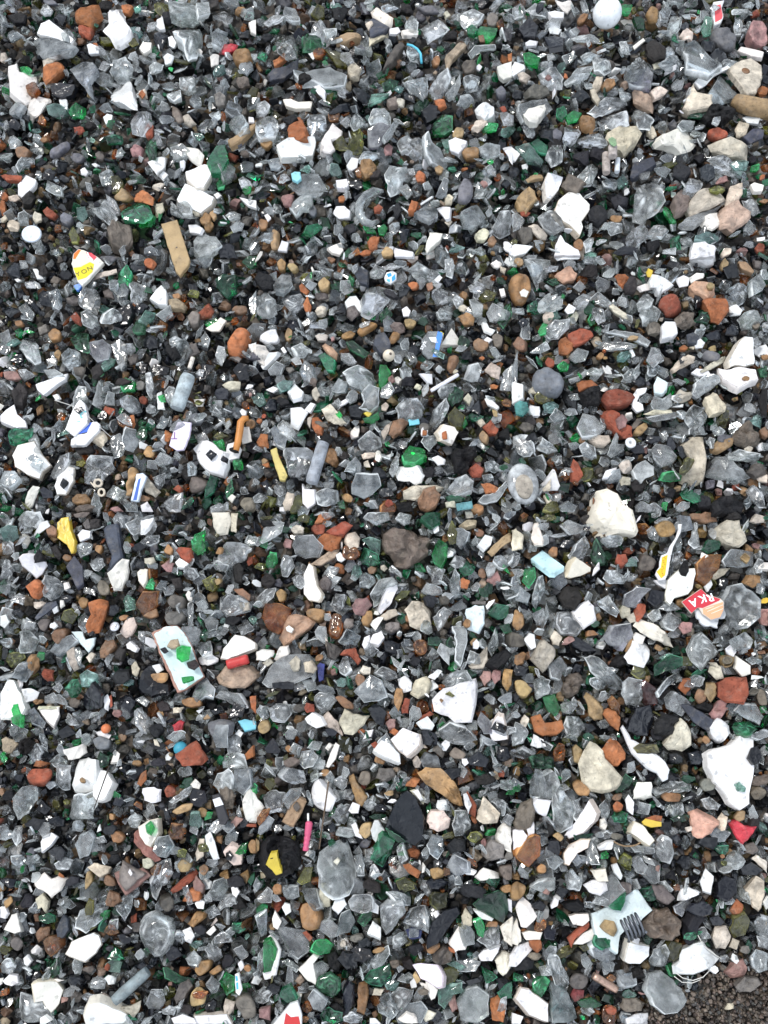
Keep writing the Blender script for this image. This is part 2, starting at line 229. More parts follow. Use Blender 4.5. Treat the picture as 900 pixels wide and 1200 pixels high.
DATA = """
#A
w 128,118 142,82 172,68 262,140 252,154 | broad white ceramic shard with a peaked top resting on cloudy glass
f 105,140 150,128 215,138 255,150 240,185 150,205 118,180
w 378,40 405,2 424,0 420,40 440,70 460,100 452,118 400,148 378,120 360,105 384,85 | tall pointed white ceramic shard at the top edge beside an orange brick lump
b 256,28 300,18 345,14 356,50 318,92 262,68 | largest orange brick lump near the top edge beside the pointed white shard
b 272,86 300,84 328,100 310,122 276,112
w 30,228 62,220 70,250 134,258 136,285 112,360 92,366 36,318 34,262 | long white ceramic shard holding a bright green chip and an amber chip
G 64,225 88,222 108,238 98,252 68,246 | small bright green glass chip lying on the long white shard
a 88,300 120,282 136,310 118,330 92,318
w 85,410 108,352 130,330 165,332 172,350 140,400 105,424 | oblong white ceramic shard just below the long white shard with chips
b 140,258 148,232 212,200 224,238 180,276 150,280 | dull red brick prism with pale mortar side
t 148,212 185,198 212,200 150,238
w 384,318 440,276 460,290 464,358 432,360 388,350 | blocky white ceramic shard on clear glass under the pointed shard
c 385,355 425,350 470,352 420,376
w 550,68 572,56 580,100 562,104 548,92
w 488,168 500,148 532,148 530,172 505,190
w 304,156 318,150 350,166 346,186 312,188
b 318,150 340,150 346,164
w 590,130 605,124 620,150 612,168 594,160
w 572,196 588,182 612,196 604,222 580,226
C 612,80 640,70 660,62 700,70 720,130 700,172 670,176 650,140 625,120 | lumpy cloudy white glass clump near the top
r 765,184 790,152 834,148 826,176 790,190 | crimson speckled chip beside an ochre stone
p 812,180 840,162 880,168 884,200 862,222 822,212
w 738,196 756,182 772,188 768,226 744,232 | short pale clay tube end beside the crimson chip
c 590,0 740,0 730,40 690,62 640,60 600,40
C 690,10 735,5 740,45 700,55
b 426,14 450,8 468,20 452,44 430,40
e 466,16 492,12 492,34 470,38
o 540,0 590,0 585,36 560,38 542,24
p 826,38 838,20 864,24 862,44 840,48
w 874,78 890,68 900,66 900,120 882,112
k 536,110 565,100 590,108 566,168 536,150
k 24,52 70,46 94,52 86,78 50,78
k 345,0 398,0 390,30 352,30
s 150,0 190,0 200,14 160,16
t 0,184 18,184 24,208 8,220 0,214
C 520,250 518,222 552,208 570,212 566,238 540,250
e 160,372 196,362 236,378 232,404 196,416 168,400
G 240,392 268,362 292,376 280,410 250,414 | crumpled bright green glass chip right of a teal chip
w 206,344 222,332 236,352 230,374 210,366
c 152,290 200,292 204,306 160,308
k 176,300 210,288 264,296 250,330 210,342 180,330
c 330,262 360,250 386,262 384,290 350,300 332,284
f 240,240 280,205 326,218 338,240 300,280 300,316
c 396,206 440,196 466,230 440,276 404,268 380,240
b 484,326 498,312 512,330 500,346
C 580,320 606,304 634,314 636,336 606,346 586,338
c 628,270 650,250 680,262 686,300 656,318 630,306
q 752,330 774,318 794,334 790,364 762,370
c 456,430 480,390 510,388 522,440 500,480 460,470 | upright clear glass shard with bright rims in the upper area
b 506,452 520,430 538,440 534,476 512,480
c 540,450 560,470 572,508 550,504
g 368,476 390,464 430,472 428,500 376,502
r 456,522 474,504 498,516 492,548 462,548 | small dusty pink pebble among dark chips in the upper area
g 500,488 540,480 536,550 510,552
b 258,446 290,444 298,462 280,474 262,466
s 168,526 236,492 246,506 200,546 170,548
w 362,410 376,398 396,404 392,430 372,436
t 640,408 660,398 686,428 668,440 646,434
q 600,362 624,376 638,412 620,426 600,400
c 596,516 640,502 668,528 640,560 608,560
w 654,512 690,508 718,546 704,576 676,562 652,538
g 736,548 760,510 792,506 804,560 780,608 740,604 726,570 | dark green flat glass shard with a brighter corner below the white chips
c 766,574 800,560 830,590 820,624 790,634
G 760,644 776,616 794,634 786,656 764,660
c 836,620 852,608 886,640 878,660 846,654
w 840,692 870,700 900,704 900,732 870,722
c 790,420 850,400 860,440 836,474 806,452
t 800,490 850,460 900,420 900,440 850,490 812,512 | long tan wooden splinter running up to a yellow tipped shard
w 650,604 720,576 742,580 746,612 716,662 690,664 656,630 | smooth white ceramic shard touching the bright white square one
w 620,700 650,644 756,694 746,720 706,752 626,714 | bright white nearly square ceramic shard below another smooth one
c 600,690 630,720 700,752 640,756 600,740
w 518,568 570,534 586,546 580,586 550,612 | chunky white ceramic wedge with grey side in clear glass rubble
t 534,650 548,638 580,644 560,662
w 560,614 574,600 592,614 576,630
w 280,594 296,586 310,606 300,620 284,614
w 320,576 334,572 350,582 336,590
C 344,604 378,590 392,600 388,640 356,650
t 480,320 505,310 510,340 490,346
c 54,580 76,548 120,546 124,574 90,582 66,604
k 140,606 170,586 196,600 180,630 150,630
w 60,648 92,614 124,630 120,650 80,696 62,690 | off-white ceramic prism leaning by a flat brick flake at the border
b 0,616 20,612 76,618 70,632 20,634
t 24,690 60,684 70,700 50,710 28,704
k 76,690 104,668 130,690 110,718 82,716
b 0,676 16,672 28,690 14,702 0,698
b 0,700 14,704 18,740 6,752 0,752
p 48,522 80,510 104,526 90,554 60,554
c 26,490 44,468 76,498 60,514 30,510
k 26,428 50,412 68,432 52,450 30,446
f 24,380 56,354 82,364 60,404 32,400
a 130,430 146,396 160,420 156,438
b 150,740 166,726 198,748 184,766 160,758
C 62,748 78,736 98,752 94,794 70,794 60,770
t 20,774 36,762 66,780 58,798 26,796
t 0,764 18,756 26,768 10,780 0,778
o 240,820 256,790 276,830 270,850 250,850
o 388,616 410,612 432,640 420,676 392,676
g 452,616 480,604 508,622 500,636 464,640
p 398,690 430,660 456,690 440,706 404,704
b 462,670 500,664 528,680 520,704 470,706 | glazed dark orange brick slice above a curved green bottle shard
g 414,724 450,708 520,714 530,740 500,760 430,760 | curved dark green bottle shard with a glossy bend
G 478,762 520,744 538,760 520,796 488,798
t 540,716 574,710 578,740 550,756
q 376,800 400,758 462,768 468,840 440,862 392,844 | square grey-brown stone with a tiny pink fleck
c 300,700 330,686 370,700 390,750 370,776 320,740
c 370,680 400,700 420,750 390,760
e 268,730 300,726 308,760 290,782 270,768
p 700,770 720,746 742,756 736,784 706,786
p 734,750 750,738 762,756 750,770
p 718,790 740,768 754,790 740,812 722,808
t 676,742 704,740 700,756 684,758
w 750,684 764,676 776,688 762,700
w 660,790 690,788 710,800 700,820 666,818
C 810,796 834,774 860,786 852,810 820,816
C 790,748 822,736 846,746 840,766 804,770
C 678,846 700,820 760,830 780,860 740,890 700,900 680,880
c 640,690 670,720 670,752 640,750 620,720
k 760,850 790,840 820,860 830,890 770,896
t @130,760,44,30,50
q @350,545,40,26,30
k @315,435,40,28,0
k @220,630,50,34,30
q @300,640,60,30,-40
k @90,410,40,30,20
e @130,460,40,20,0
c @185,660,70,50,20
c @130,860,60,50,70
f @530,880,60,40,10
s @232,765,50,40,10
k @340,715,30,22,0
c @690,350,50,36,60
c @760,400,60,40,-30
c @770,130,60,70,10
k @860,120,50,36,0
f @50,130,60,44,-50
f @860,230,60,50,0
e @770,250,60,50,-40
o @645,215,70,16,10
k @200,60,40,60,0
c @160,30,40,40,0
G @600,240,20,16,0
q @850,280,50,40,0
c @240,110,50,60,10
k @585,60,40,40,20
e @700,480,40,26,20
p @152,492,20,30,80
e @318,488,20,18,0
s @270,550,50,40,0
c @420,530,30,40,70
c @130,480,40,30,40
q @860,540,40,26,10
w @882,420,30,22,30
s @840,500,30,30,30
#B
c 186,100 210,48 250,80 288,98 280,120 244,140 210,120 | pale crumpled glass shard with a white tail by the green shard
C 240,100 286,96 284,120 250,136
g 160,130 180,92 226,130 232,156 190,170 164,168 | flat mid green triangular glass shard in the upper middle
o 192,50 216,14 240,24 240,60 220,70
c 60,150 76,110 130,112 132,180 96,190 70,170 | clear frosted glass nugget above a black chip in the upper middle
t 272,126 320,110 370,110 368,126 320,146 280,150 | dark tan wood sliver under the olive stained glass
k 396,70 412,62 470,92 450,110 400,128 | slate wedge with a tan lower rim
t 398,130 468,96 470,118 430,138 402,152
w 402,26 420,16 450,44 484,60 476,84 456,88 408,52 | curved bone-white chip above a slate wedge
t 384,84 404,66 412,80 396,102
w 470,100 500,94 510,110 496,120 472,118
w 512,106 540,100 572,108 570,122 520,124
C 520,80 548,50 570,70 560,100 530,100
q 456,210 490,150 515,136 530,156 490,210 444,246 | long pinkish brown stone sliver pointing up beside a blue strip
c 575,90 640,56 680,92 668,110 600,134
s 560,20 620,10 650,40 600,46
c 700,30 760,20 800,40 780,80 730,100 700,60
q 808,60 828,40 852,52 846,86 818,90
a 846,80 866,60 874,90 856,98
t 660,44 674,36 684,54 670,62
g 738,96 760,84 780,100 760,124 742,118
G 776,110 790,88 850,96 844,120 820,144 794,130 | bright green flat glass chip near the top right of centre
p 780,124 800,120 806,148 786,148
t 664,200 690,170 722,136 738,132 742,156 700,200 672,230 | rough brown bark-like twig piece in the upper middle
c 744,188 770,158 840,154 844,170 790,176 756,206
k 796,186 812,180 820,236 800,236
q 720,230 740,206 776,216 770,246 734,258
w 848,232 900,214 900,270 872,278 856,264 | white ceramic square with a sharp corner near the upper twig
b 884,190 900,184 900,214 888,212
w 768,238 784,224 796,234 786,250
p 622,204 636,192 650,206 644,230 628,228
k 360,88 376,96 380,120 350,110
b 60,214 100,182 112,196 80,226 62,230
k 40,260 60,240 110,230 150,200 146,240 100,272 50,282 | long black slate sliver under a small red chip
a 200,176 220,160 250,180 232,196 206,194
w 182,186 200,182 212,198 200,210
o 240,168 290,180 334,210 326,232 280,224 | olive green flat glass strip under clear shards
t 320,230 346,218 372,240 360,276 332,274 320,250 | cream stained pebble with brown top in the upper middle
c 130,240 170,250 200,240 260,230 320,260 310,296 240,304 200,280 150,280
g 420,262 466,236 460,262 430,276
g 446,290 470,274 506,284 490,314 456,312
c 512,256 540,240 570,270 600,240 606,300 590,330 550,300 520,280
c 604,320 640,260 672,236 680,270 660,320 636,354 612,344 | tall clear glass blade leaning in the upper middle
c 664,330 700,290 718,256 720,300 700,340 680,350
c 730,270 760,250 790,260 780,310 744,312
w 202,304 222,294 244,320 240,348 218,330
w 94,348 120,346 150,358 198,356 192,380 140,382 104,370 | thin flat bone-white strip with squared ends
s 356,166 370,154 386,170 376,186
g 554,370 580,344 608,352 590,394 562,388
g 616,450 628,404 654,390 692,404 690,446 660,462 622,462 | large flat emerald glass shard with square corners in the upper middle
k 580,390 612,362 640,370 636,410 600,430
b 624,352 660,342 666,366 640,382
t 482,344 500,334 524,348 520,370 496,368
q 460,350 490,330 500,368 470,372
k 254,394 300,360 334,352 336,380 300,392 264,400
a 252,396 296,388 290,420 256,424
b 108,452 124,420 154,404 176,440 174,472 150,478 112,474 | smooth orange brick fragment above the curved white shard
c 182,392 238,390 244,430 220,470 190,474 178,430 | notched clear glass shard between orange brick and amber chip
w 72,510 110,484 208,478 212,500 200,550 90,556 78,530 | curved white ceramic rim shard with an arched top edge
w 230,530 232,490 270,430 306,460 300,486 266,492 280,526 262,538 | white ceramic shard with a tan chip and olive glass over its corner
o 260,486 300,474 316,500 330,520 290,524 264,510 | olive yellow glass shard lying over a white shard
o 340,440 366,424 380,500 374,532 340,530 322,510
c 330,420 360,378 388,410 380,430 344,442
C 396,410 412,372 452,368 476,400 480,430 430,424 404,430 | lumpy grey stone with a pitted pale top by the olive glass
f 392,450 430,428 480,434 476,470 430,520 396,520 | dull violet grey flat glass under a pitted lump
c 440,490 486,424 498,440 480,480 450,506
w 676,492 700,480 742,494 736,512 712,540 682,528 | small white ceramic wedge beside a teal chip
e 650,490 676,488 680,518 660,516
c 597,480 608,458 624,500 650,520 676,580 668,594 620,570 600,530 | long clear curved glass shard with striations in the upper middle
c 490,496 530,470 590,490 586,540 540,530 500,520 | flat ribbed clear glass plate beside the long curved shard
w 770,374 810,350 840,374 842,400 806,420 780,396 | boxy white ceramic cube in the upper middle
t 756,450 780,412 812,416 814,432 780,452
G 784,444 820,430 852,426 846,456 800,464
p 690,470 704,446 734,452 728,480 700,484
p 720,530 744,514 784,520 782,546 740,556
b 856,378 872,368 882,384 870,398
c 854,394 884,392 900,400 900,436 870,440
C 782,516 810,500 858,510 860,540 820,556 790,540
G 808,560 824,552 836,564 826,578
w 866,520 900,512 900,570 880,540
p 12,490 40,480 60,500 40,520 20,510
c 0,400 60,390 84,440 70,480 20,480 0,450
c 0,350 30,345 50,370 30,400 0,390
k 90,420 130,396 144,412 120,440
f 40,560 80,552 92,576 80,592 50,590
w 318,580 336,552 362,558 356,590 330,604
p 370,560 400,548 428,580 420,610 390,620 372,600 | rounded ochre stone cube beside an amber bead
a 346,600 360,584 378,592 370,618 352,616
c 354,556 380,530 434,520 438,540 410,552 370,568
r 450,518 466,500 482,514 478,536 456,536
C 450,600 470,570 500,580 530,580 536,600 500,650 470,670 456,630 | knobbly cloudy glass lump in the upper centre
p 628,588 644,578 664,594 650,610 632,604
b 558,610 574,594 594,610 590,636 566,636 | pinkish red brick cube with a pale top in the upper centre
x 122,604 150,602 160,622 148,640 124,634
c 112,650 160,610 220,610 250,660 220,690 150,680 | big frosted glass shard beneath a turquoise chip
C 112,720 150,690 196,676 200,724 160,726 140,754 | glinting curled clear glass chip in the upper middle
r 86,694 100,676 132,682 124,722 96,720
w 280,632 320,628 326,650 316,664 284,660
b 290,690 304,682 318,692 310,708 294,706 | tiny bright red-orange brick crumb on dark gravel
w 268,750 280,724 310,722 330,740 326,766 290,768 | squat white pebble of ceramic with a brown side
b 414,728 430,714 446,728 438,742 418,742 | small red brick crumb inside the broken bottle ring
k 476,720 500,700 510,740 490,770
c 500,660 530,644 548,670 530,694
b 534,740 550,694 572,700 560,750 540,754 | slim pinkish brick prism beside grey curved glass
f 556,746 600,720 640,730 640,760 610,774
w 634,732 656,724 684,726 680,764 664,768 | white ceramic chip with pointed base right of grey curved glass
t 664,690 680,680 694,690 688,716 666,714
f 630,690 660,626 676,630 672,690 650,700
s 706,660 736,612 764,640 760,680 736,694 710,690 | flat slate-grey triangular glass shard in the upper centre
c 762,690 780,636 820,644 830,660 800,690
r 786,638 808,632 816,646 800,656
t 664,780 678,766 692,778 680,796
c 724,740 780,712 810,760 780,790 740,780
t 772,820 800,796 824,816 810,842 782,840
c 832,800 860,740 890,738 900,760 900,820 860,840 836,820 | tall arched clear glass shard near the upper middle border
p 816,838 834,826 848,846 838,864 820,858
w 868,836 900,860 900,894 872,876
w 594,870 610,816 656,820 650,840 600,884 | flat white triangular shard of opaque glass in the upper centre
k 500,800 520,786 542,800 530,840 506,850
G 430,800 450,786 464,800 452,826 434,822
c 446,830 490,800 494,816 460,840
b 390,850 410,824 434,832 426,864 398,870
w 480,864 500,874 552,884 550,900 486,900
p 440,880 460,862 484,880 480,900 444,900
w 250,870 300,850 308,880 296,896 268,888
w 76,880 90,844 116,852 108,884
p 46,840 56,800 74,808 70,870 50,876
g 166,820 180,790 220,784 238,800 200,830
p 8,780 20,768 44,776 36,802 14,804
w 28,756 40,750 52,764 40,776
b @384,888,50,20,-10
a @352,882,30,30,0
k @300,40,60,50,0
k @340,20,50,30,20
c @120,50,70,50,20
c @60,60,40,90,80
c @320,200,60,50,0
c @380,170,50,70,60
k @170,270,50,50,0
k @370,320,80,60,20
e @430,340,80,40,-30
e @500,310,40,26,0
k @680,120,60,40,0
c @560,180,50,70,-50
k @540,330,50,30,30
c @740,350,70,40,0
s @860,320,40,40,0
e @180,590,50,34,10
e @280,600,60,40,70
k @350,650,60,40,20
k @420,610,50,26,-40
g @505,565,30,22,0
c @100,620,40,50,20
k @24,700,30,24,0
k @250,830,50,34,0
k @140,790,50,34,20
k @330,800,60,34,20
k @370,690,50,30,-30
s @200,740,30,40,0
o @720,720,60,26,-40
g @560,825,40,26,0
k @610,780,50,40,0
e @700,870,60,26,0
c @790,880,50,30,0
k @740,610,40,30,0
c @830,590,60,40,20
k @880,640,50,30,40
e @885,460,30,50,80
c @540,600,50,40,10
g @400,20,40,20,0
g @20,190,40,40,0
e @280,20,40,26,0
g @650,170,40,20,0
c @330,10,50,24,0
c @470,20,60,26,0
k @530,30,50,36,20
g @880,20,50,16,0
k @40,130,44,30,0
k @200,340,40,30,20
a @150,300,36,22,20
c @40,830,60,36,0
#A
w 2487,2649 2511,2634 2571,2619 2601,2580 2649,2580 2652,2700 2640,2760 2634,2830 2604,2850 2570,2830 2540,2780 2510,2750 2490,2700 | biggest white shard tapering to a point with a turquoise fleck
w 2091,1800 2106,1713 2139,1710 2226,1791 2253,1860 2244,1878 2130,1869 2100,1830 | big chunky cream-white ceramic block with a broken side
t 2034,2685 2056,2640 2079,2607 2121,2640 2154,2691 2198,2738 2175,2775 2121,2790 2079,2784 2049,2760 | large smooth cream-white stone with black specks in the lower right
w 246,2790 258,2670 300,2662 334,2670 336,2700 324,2790 280,2796 | tall white ceramic block with a brown spot at the lower left
w 2433,879 2439,852 2481,846 2520,870 2529,900 2520,918 2493,924 2436,909 | broad blocky white ceramic under green glass in the right upper area
w 2181,2559 2190,2547 2220,2598 2280,2631 2340,2679 2355,2706 2349,2739 2331,2748 2310,2718 2271,2700 2220,2649 | long white curved ceramic flap in the right lower middle area
w 852,2820 879,2766 900,2790 933,2841 918,2871 900,2895 870,2895 858,2859 | large white ceramic shard holding a bright green chip at the lower centre left
#C
c 0,10 30,0 46,16 40,46 10,56 0,50
w 152,2 178,6 208,0 214,20 196,50 180,40 160,16 | white angular ceramic chip touching the top edge beside the ball
w 124,42 150,36 184,42 182,62 140,62 | flat white oval sliver left of the white ball
c 50,20 80,8 130,20 120,40 70,50
C 120,80 140,62 176,70 170,94 134,98
w 128,100 150,92 176,104 164,122 134,118
k 110,130 150,124 186,130 180,160 130,166
w 46,150 60,140 92,144 86,160 52,162
k 20,100 60,60 92,90 80,130 40,130 | dark teal blue glass shard near the top
C 208,122 230,114 300,120 328,134 310,140 220,136
p 228,70 250,44 272,46 256,76 236,84
w 424,162 462,132 468,142 430,174 | short white stick-like sliver below the ball
G 40,186 60,180 100,200 90,226 60,226 44,212 | bright green ring-like glass chip near the top
w 0,232 10,214 44,226 48,240 6,266 0,262 | white ceramic wedge at the border of green ring chip
t 20,260 40,250 68,264 52,290 26,280
c 186,276 230,236 290,228 276,256 220,288 190,290
c 88,260 120,240 150,222 176,250 170,290 130,300 96,284 | rounded clear shard beside a pale green one near the top
r @130,268,24,16,20
b @190,264,24,24,0
c 284,196 340,180 356,230 330,246 290,240
c 242,190 280,176 320,180 280,210 250,214
q 60,310 80,290 130,298 136,330 100,346 66,336 | grey rounded pebble in the upper area
t 280,310 296,268 320,270 316,306 300,318 | tan brick-like prism beside an orange pebble
t 274,316 290,312 310,350 302,368 280,340
p 322,290 336,272 362,278 366,298 340,312 326,306 | orange pebble right of a tan prism
w 40,400 60,376 116,366 118,386 90,424 60,426
c 22,370 70,350 120,350 140,390 100,424 40,430 20,400
g 158,380 184,370 196,400 176,424 156,410
G 190,404 218,386 246,396 230,420 196,430
p 238,410 262,394 296,404 302,434 282,448 244,430 | rusty orange stone lump in the upper area
c 276,376 330,336 400,330 420,350 370,376 300,400 | pale sea-green layered glass shards in the upper area
c 300,404 350,386 402,384 404,420 350,444 310,430
t 330,480 352,446 400,430 440,440 458,466 440,500 400,532 366,520 350,500 | large tan rounded stone touched with a green stain
t 424,320 440,306 470,314 504,350 500,374 460,370 430,350 | tan smooth stone block near the top
t 484,316 506,298 554,310 540,330 506,346 | wedge-shaped off-white chip beside the tan block
t 474,436 494,430 510,474 498,482 480,468
C 426,400 440,370 470,380 508,400 490,430 450,426 | curved milky glass piece beneath the tan block
c 400,240 430,212 470,180 500,210 490,240 460,252 420,260
f 406,270 440,240 480,230 498,254 490,304 440,300 412,290 | violet-tinged frosted glass shard near the top
t 494,222 520,216 528,232 502,238
c 530,210 560,190 620,200 610,240 560,236
c 604,150 640,144 660,160 700,200 730,180 740,230 700,250 660,240 620,230 | layered clear glass pieces under the violet stone
k 466,150 500,130 540,150 540,200 500,210 474,190 | dark rounded stone near the top
c 540,110 560,52 600,40 596,80 580,122 | dark-cored clear glass blade standing near the top
p 470,40 492,14 520,30 514,70 484,74
c 520,40 540,20 562,36 550,74 524,72
t 588,120 616,94 640,104 636,132 600,140
e 664,100 680,54 706,60 700,118 672,124
s 704,100 726,82 770,94 798,120 792,160 752,162 720,136 706,124 | rounded violet grey stone beneath the red and white chip
k 670,140 700,110 726,140 720,180 680,170
k 706,180 736,154 778,170 770,204 724,206
k @762,72,32,36,80
c 780,90 790,40 812,60 808,116 788,114
C 776,30 870,32 866,44 780,42
C 812,10 840,0 860,8 850,24 814,22
r 834,110 850,70 890,60 900,90 900,150 880,160 850,140 | sparkly pinkish rough crystal lump at the upper corner
w 792,176 804,160 850,172 886,180 878,200 840,196 | thin white curved ceramic rim by the pinkish crystal lump
w 642,290 660,270 700,254 756,232 766,240 710,268 680,302 660,312 | long white pointed ceramic sliver near the upper corner
c 696,320 740,250 778,310 800,330 780,346 720,362 700,340 | grey flat triangular glass shard with a pinkish smudge
g @660,400,90,30,0
C 736,214 770,196 810,210 760,240 736,236
t 600,380 626,310 640,290 652,320 706,330 704,372 660,380 620,388 | pale yellow angular stone chunk beneath a clear sliver
k 664,410 690,370 740,354 790,380 780,410 740,444 680,436 | big black rough cinder near the upper corner
t 690,500 720,486 770,476 832,500 830,540 760,550 700,530 | wide cream stone wedge with brown underside
b 690,454 720,446 762,458 760,480 730,488 700,474 | bright red oval brick pebble over the cream wedge
w 810,412 840,404 874,412 866,434 826,430
t 786,450 800,424 836,432 826,474 794,474
k 814,480 850,450 890,454 884,486 840,506 | smooth slate pebble near the upper corner
w 524,488 540,462 584,448 600,450 640,464 650,500 630,530 600,538 570,510 534,504 | rounded bulky white ceramic chunk in the upper right area
C 584,440 600,420 646,424 640,450 600,458
k 416,620 426,570 500,548 508,576 470,600 430,624 | flat black slate shard by the stained tan stone
k 660,590 686,572 712,584 716,620 690,636 664,620
c 690,550 740,540 780,560 836,590 820,610 770,610 710,590
e 770,570 800,550 840,556 830,590 790,592
w 838,648 852,640 886,650 880,672 850,672
t 756,690 770,650 812,640 812,680 780,710 758,706
t 640,690 660,664 720,640 756,664 754,700 700,730 640,746 620,720 | broad tan flat stone slab with sloping edge near the right border
c 584,790 620,760 690,736 740,720 700,760 640,800 600,800 | long ribbed clear glass shard under the tan slab
w 668,784 680,756 730,736 734,790 704,810 680,802
k 130,500 150,480 180,500 190,560 140,570 | triangular dark glass with pale rim in the upper area
c 126,530 148,490 172,484 184,554 150,566
g 66,500 90,484 126,510 124,540 90,534
e 10,510 60,500 110,560 100,582 50,570
c 180,480 190,436 240,436 250,450 210,500
c 220,480 280,460 320,460 340,500 300,510 240,500
k 90,450 120,430 160,450 150,490 100,480
w 0,560 0,516 30,540 14,566
w 114,640 126,606 180,624 164,668 134,704 120,700 | white ceramic wedge with a dark pit beside a brown prism
t 52,620 110,608 112,626 60,632 | thin flat tan wooden sliver beside a white wedge
q 174,650 200,604 244,618 268,634 230,672 190,662 | dark taupe brick-like prism left of the big notched white shard
p 12,700 62,648 94,694 50,742 24,726 | flat square orange-tan tile piece in the upper area
b 30,746 50,740 68,748 54,762 34,762
w 150,740 164,702 200,672 240,674 252,690 276,716 274,740 244,780 250,800 240,828 204,790 180,776 | large notched white ceramic shard with black nicks
w 148,900 152,860 170,824 186,850 236,880 242,900 | white triangular ceramic shard below the large notched one
c 0,750 20,740 44,766 30,800 4,812
q 22,810 34,792 70,800 72,840 44,852
t 60,790 80,782 130,820 126,836 100,840 66,810
c 90,760 130,730 180,760 190,800 150,820 110,800
w 0,862 10,856 74,864 50,890 10,900 0,896
o @8,848,24,30,80
p 216,850 236,834 256,854 246,880 222,872
k 265,740 290,714 330,730 340,760 310,786 274,770 | smooth dark grey stone chip beside the large notched white shard
p 344,770 350,756 390,758 384,780 356,784
c 330,800 340,776 390,780 392,812 350,826
k 344,700 370,676 408,690 400,716 360,732
c 430,700 440,630 470,612 510,630 544,690 520,710 480,730 470,760 430,740 | large clear hooked glass shard in the upper right area
c 396,840 420,790 470,780 480,820 440,864 400,862 | bright ribbed clear glass piece beneath the hooked shard
C 470,820 500,790 540,780 560,800 530,836 480,840
G 530,736 540,712 574,750 578,780 562,784 | bright green jagged glass splinter in the upper right area
t 726,746 740,720 800,698 840,740 842,760 780,812 740,790 | square tan brick with a dark hole near the right border
c 810,700 850,690 880,740 850,756 820,730
p @510,740,26,18,0
q 570,690 600,660 630,690 620,730 590,740
w 634,880 640,852 680,846 720,870 718,900 636,900 | blocky white ceramic chunk under green glass near the right border
c 590,836 620,830 640,850 636,870 604,860
g 560,840 590,820 600,870 560,880
t 736,890 750,864 774,870 770,890 744,900
b 854,870 868,850 890,856 888,880 864,884
w 862,836 890,832 890,846 862,848
k @400,880,90,40,10
c @560,880,30,60,80
c 250,850 270,820 290,830 280,870 260,880
e 250,890 270,874 300,880 296,900 256,900
c @310,846,20,50,70
q @250,880,40,40,0
s @160,470,40,40,0
k @245,540,60,50,0
k @310,540,80,50,10
c 500,590 540,584 560,596 540,624 510,606
o @560,575,60,20,-10
c 240,600 290,562 310,580 290,634 250,640
e 360,640 390,610 410,640 380,660
k @600,600,80,60,0
c @640,650,80,60,-20
r @745,630,24,50,70
o @720,660,60,36,0
k @590,745,30,24,0
e @680,830,90,30,0
s @690,690,0.1,0.1,0
b @882,620,20,20,0
b @884,312,30,44,80
p @888,705,20,40,80
c @845,800,60,50,20
k @500,860,60,50,0
c @400,330,50,30,0
k @20,330,40,50,0
c @60,450,60,50,20
k @100,20,40,30,0
c @400,160,60,50,60
G @400,30,60,40,20
g @450,80,70,40,60
c @350,280,60,40,0
c @350,640,60,50,-30
c @560,180,50,50,0
k @610,90,40,40,0
c @720,420,40,30,0
k @245,330,60,40,0
c @720,20,40,20,0
c @470,610,50,40,0
#D
x 590,0 630,0 660,0
g 410,60 440,20 460,50 450,110 420,110 | dark green upright glass shard right of the yellow printed chip
s 350,0 420,0 400,20 370,16
t 320,76 350,58 408,44 410,58 360,74 330,82
c 270,150 290,108 330,110 338,150 326,194 290,180 276,170 | flat clear rounded shard below the printed chip
f 160,120 200,110 214,140 212,180 180,184 | smooth curved smoky glass nugget beside a black lump
k 122,126 150,114 182,130 176,166 140,166
c 64,180 90,160 120,200 110,226 74,220
k 70,140 90,134 140,180 136,204 110,180
q 172,90 190,68 210,78 200,98
p @65,235,30,24,0
b 244,206 266,196 286,220 278,236 256,226 | tiny red flat brick chip above clear shards
c 280,194 300,184 340,210 346,240 320,252 290,240
C 370,200 400,180 444,200 430,226 390,236 360,230
k 380,230 400,190 456,164 462,200 450,240 400,246
c 454,90 480,76 514,90 520,130 490,164 460,140 | sea-green crumpled clear glass above a dark green chip
b 503,10 530,4 548,22 534,42 508,34
w 524,150 546,118 566,100 584,120 586,170 556,170 | white ceramic chip with a row of black specks along its edge
C 578,186 600,170 610,210 580,230 548,206 | curved clear glass piece under the speckled white chip
t 586,150 620,146 660,166 650,186 600,180 | lumpy tan conglomerate of little pebbles
q 656,210 676,190 702,196 696,234 670,240
b 694,200 730,168 750,200 740,220 700,226 | triangular pinkish brick chip with a dark ridged face
G 720,240 760,216 766,228 736,250
w 722,254 760,230 776,214 796,226 770,264 740,264 | creamy white rounded chip beside a bright green sliver
p 812,190 828,172 864,174 872,194 840,204
g 756,80 780,62 830,64 828,120 800,150 760,110 | olive dark flat glass shard in the left upper area
c 872,160 900,120 900,210 880,200
g 850,20 870,0 900,0 900,30 880,44
c 674,10 720,0 746,0 740,20 716,36
k 660,96 690,100 700,130 670,150
b 794,300 836,240 870,250 870,284 836,350 800,344 | large orange-brown rounded brick pebble in the left upper area
q 806,354 830,348 850,360 840,370
w 874,310 900,304 900,360 886,336
w 756,346 766,314 790,320 796,350 780,384 764,376 | milky crescent glass shard near the orange-brown brick pebble
c 704,290 720,264 738,290 730,316 710,312
c 610,300 650,290 676,330 640,380 616,384 600,340 | folded pale glass pieces in the left upper area
q 664,310 690,304 700,340 660,360 640,370
C 594,290 616,280 640,290 600,340
k 496,290 520,266 556,280 552,316 520,324 500,310
g 464,254 480,224 508,226 500,268 470,270
p 166,270 190,252 212,262 208,290 176,294 | round brown pebble above smoky glass
q 130,250 160,240 170,264 140,280
g 246,290 270,268 310,272 304,324 262,318
C 66,300 80,276 130,290 142,350 120,360 90,340 | clear ring-like curled glass in the left area
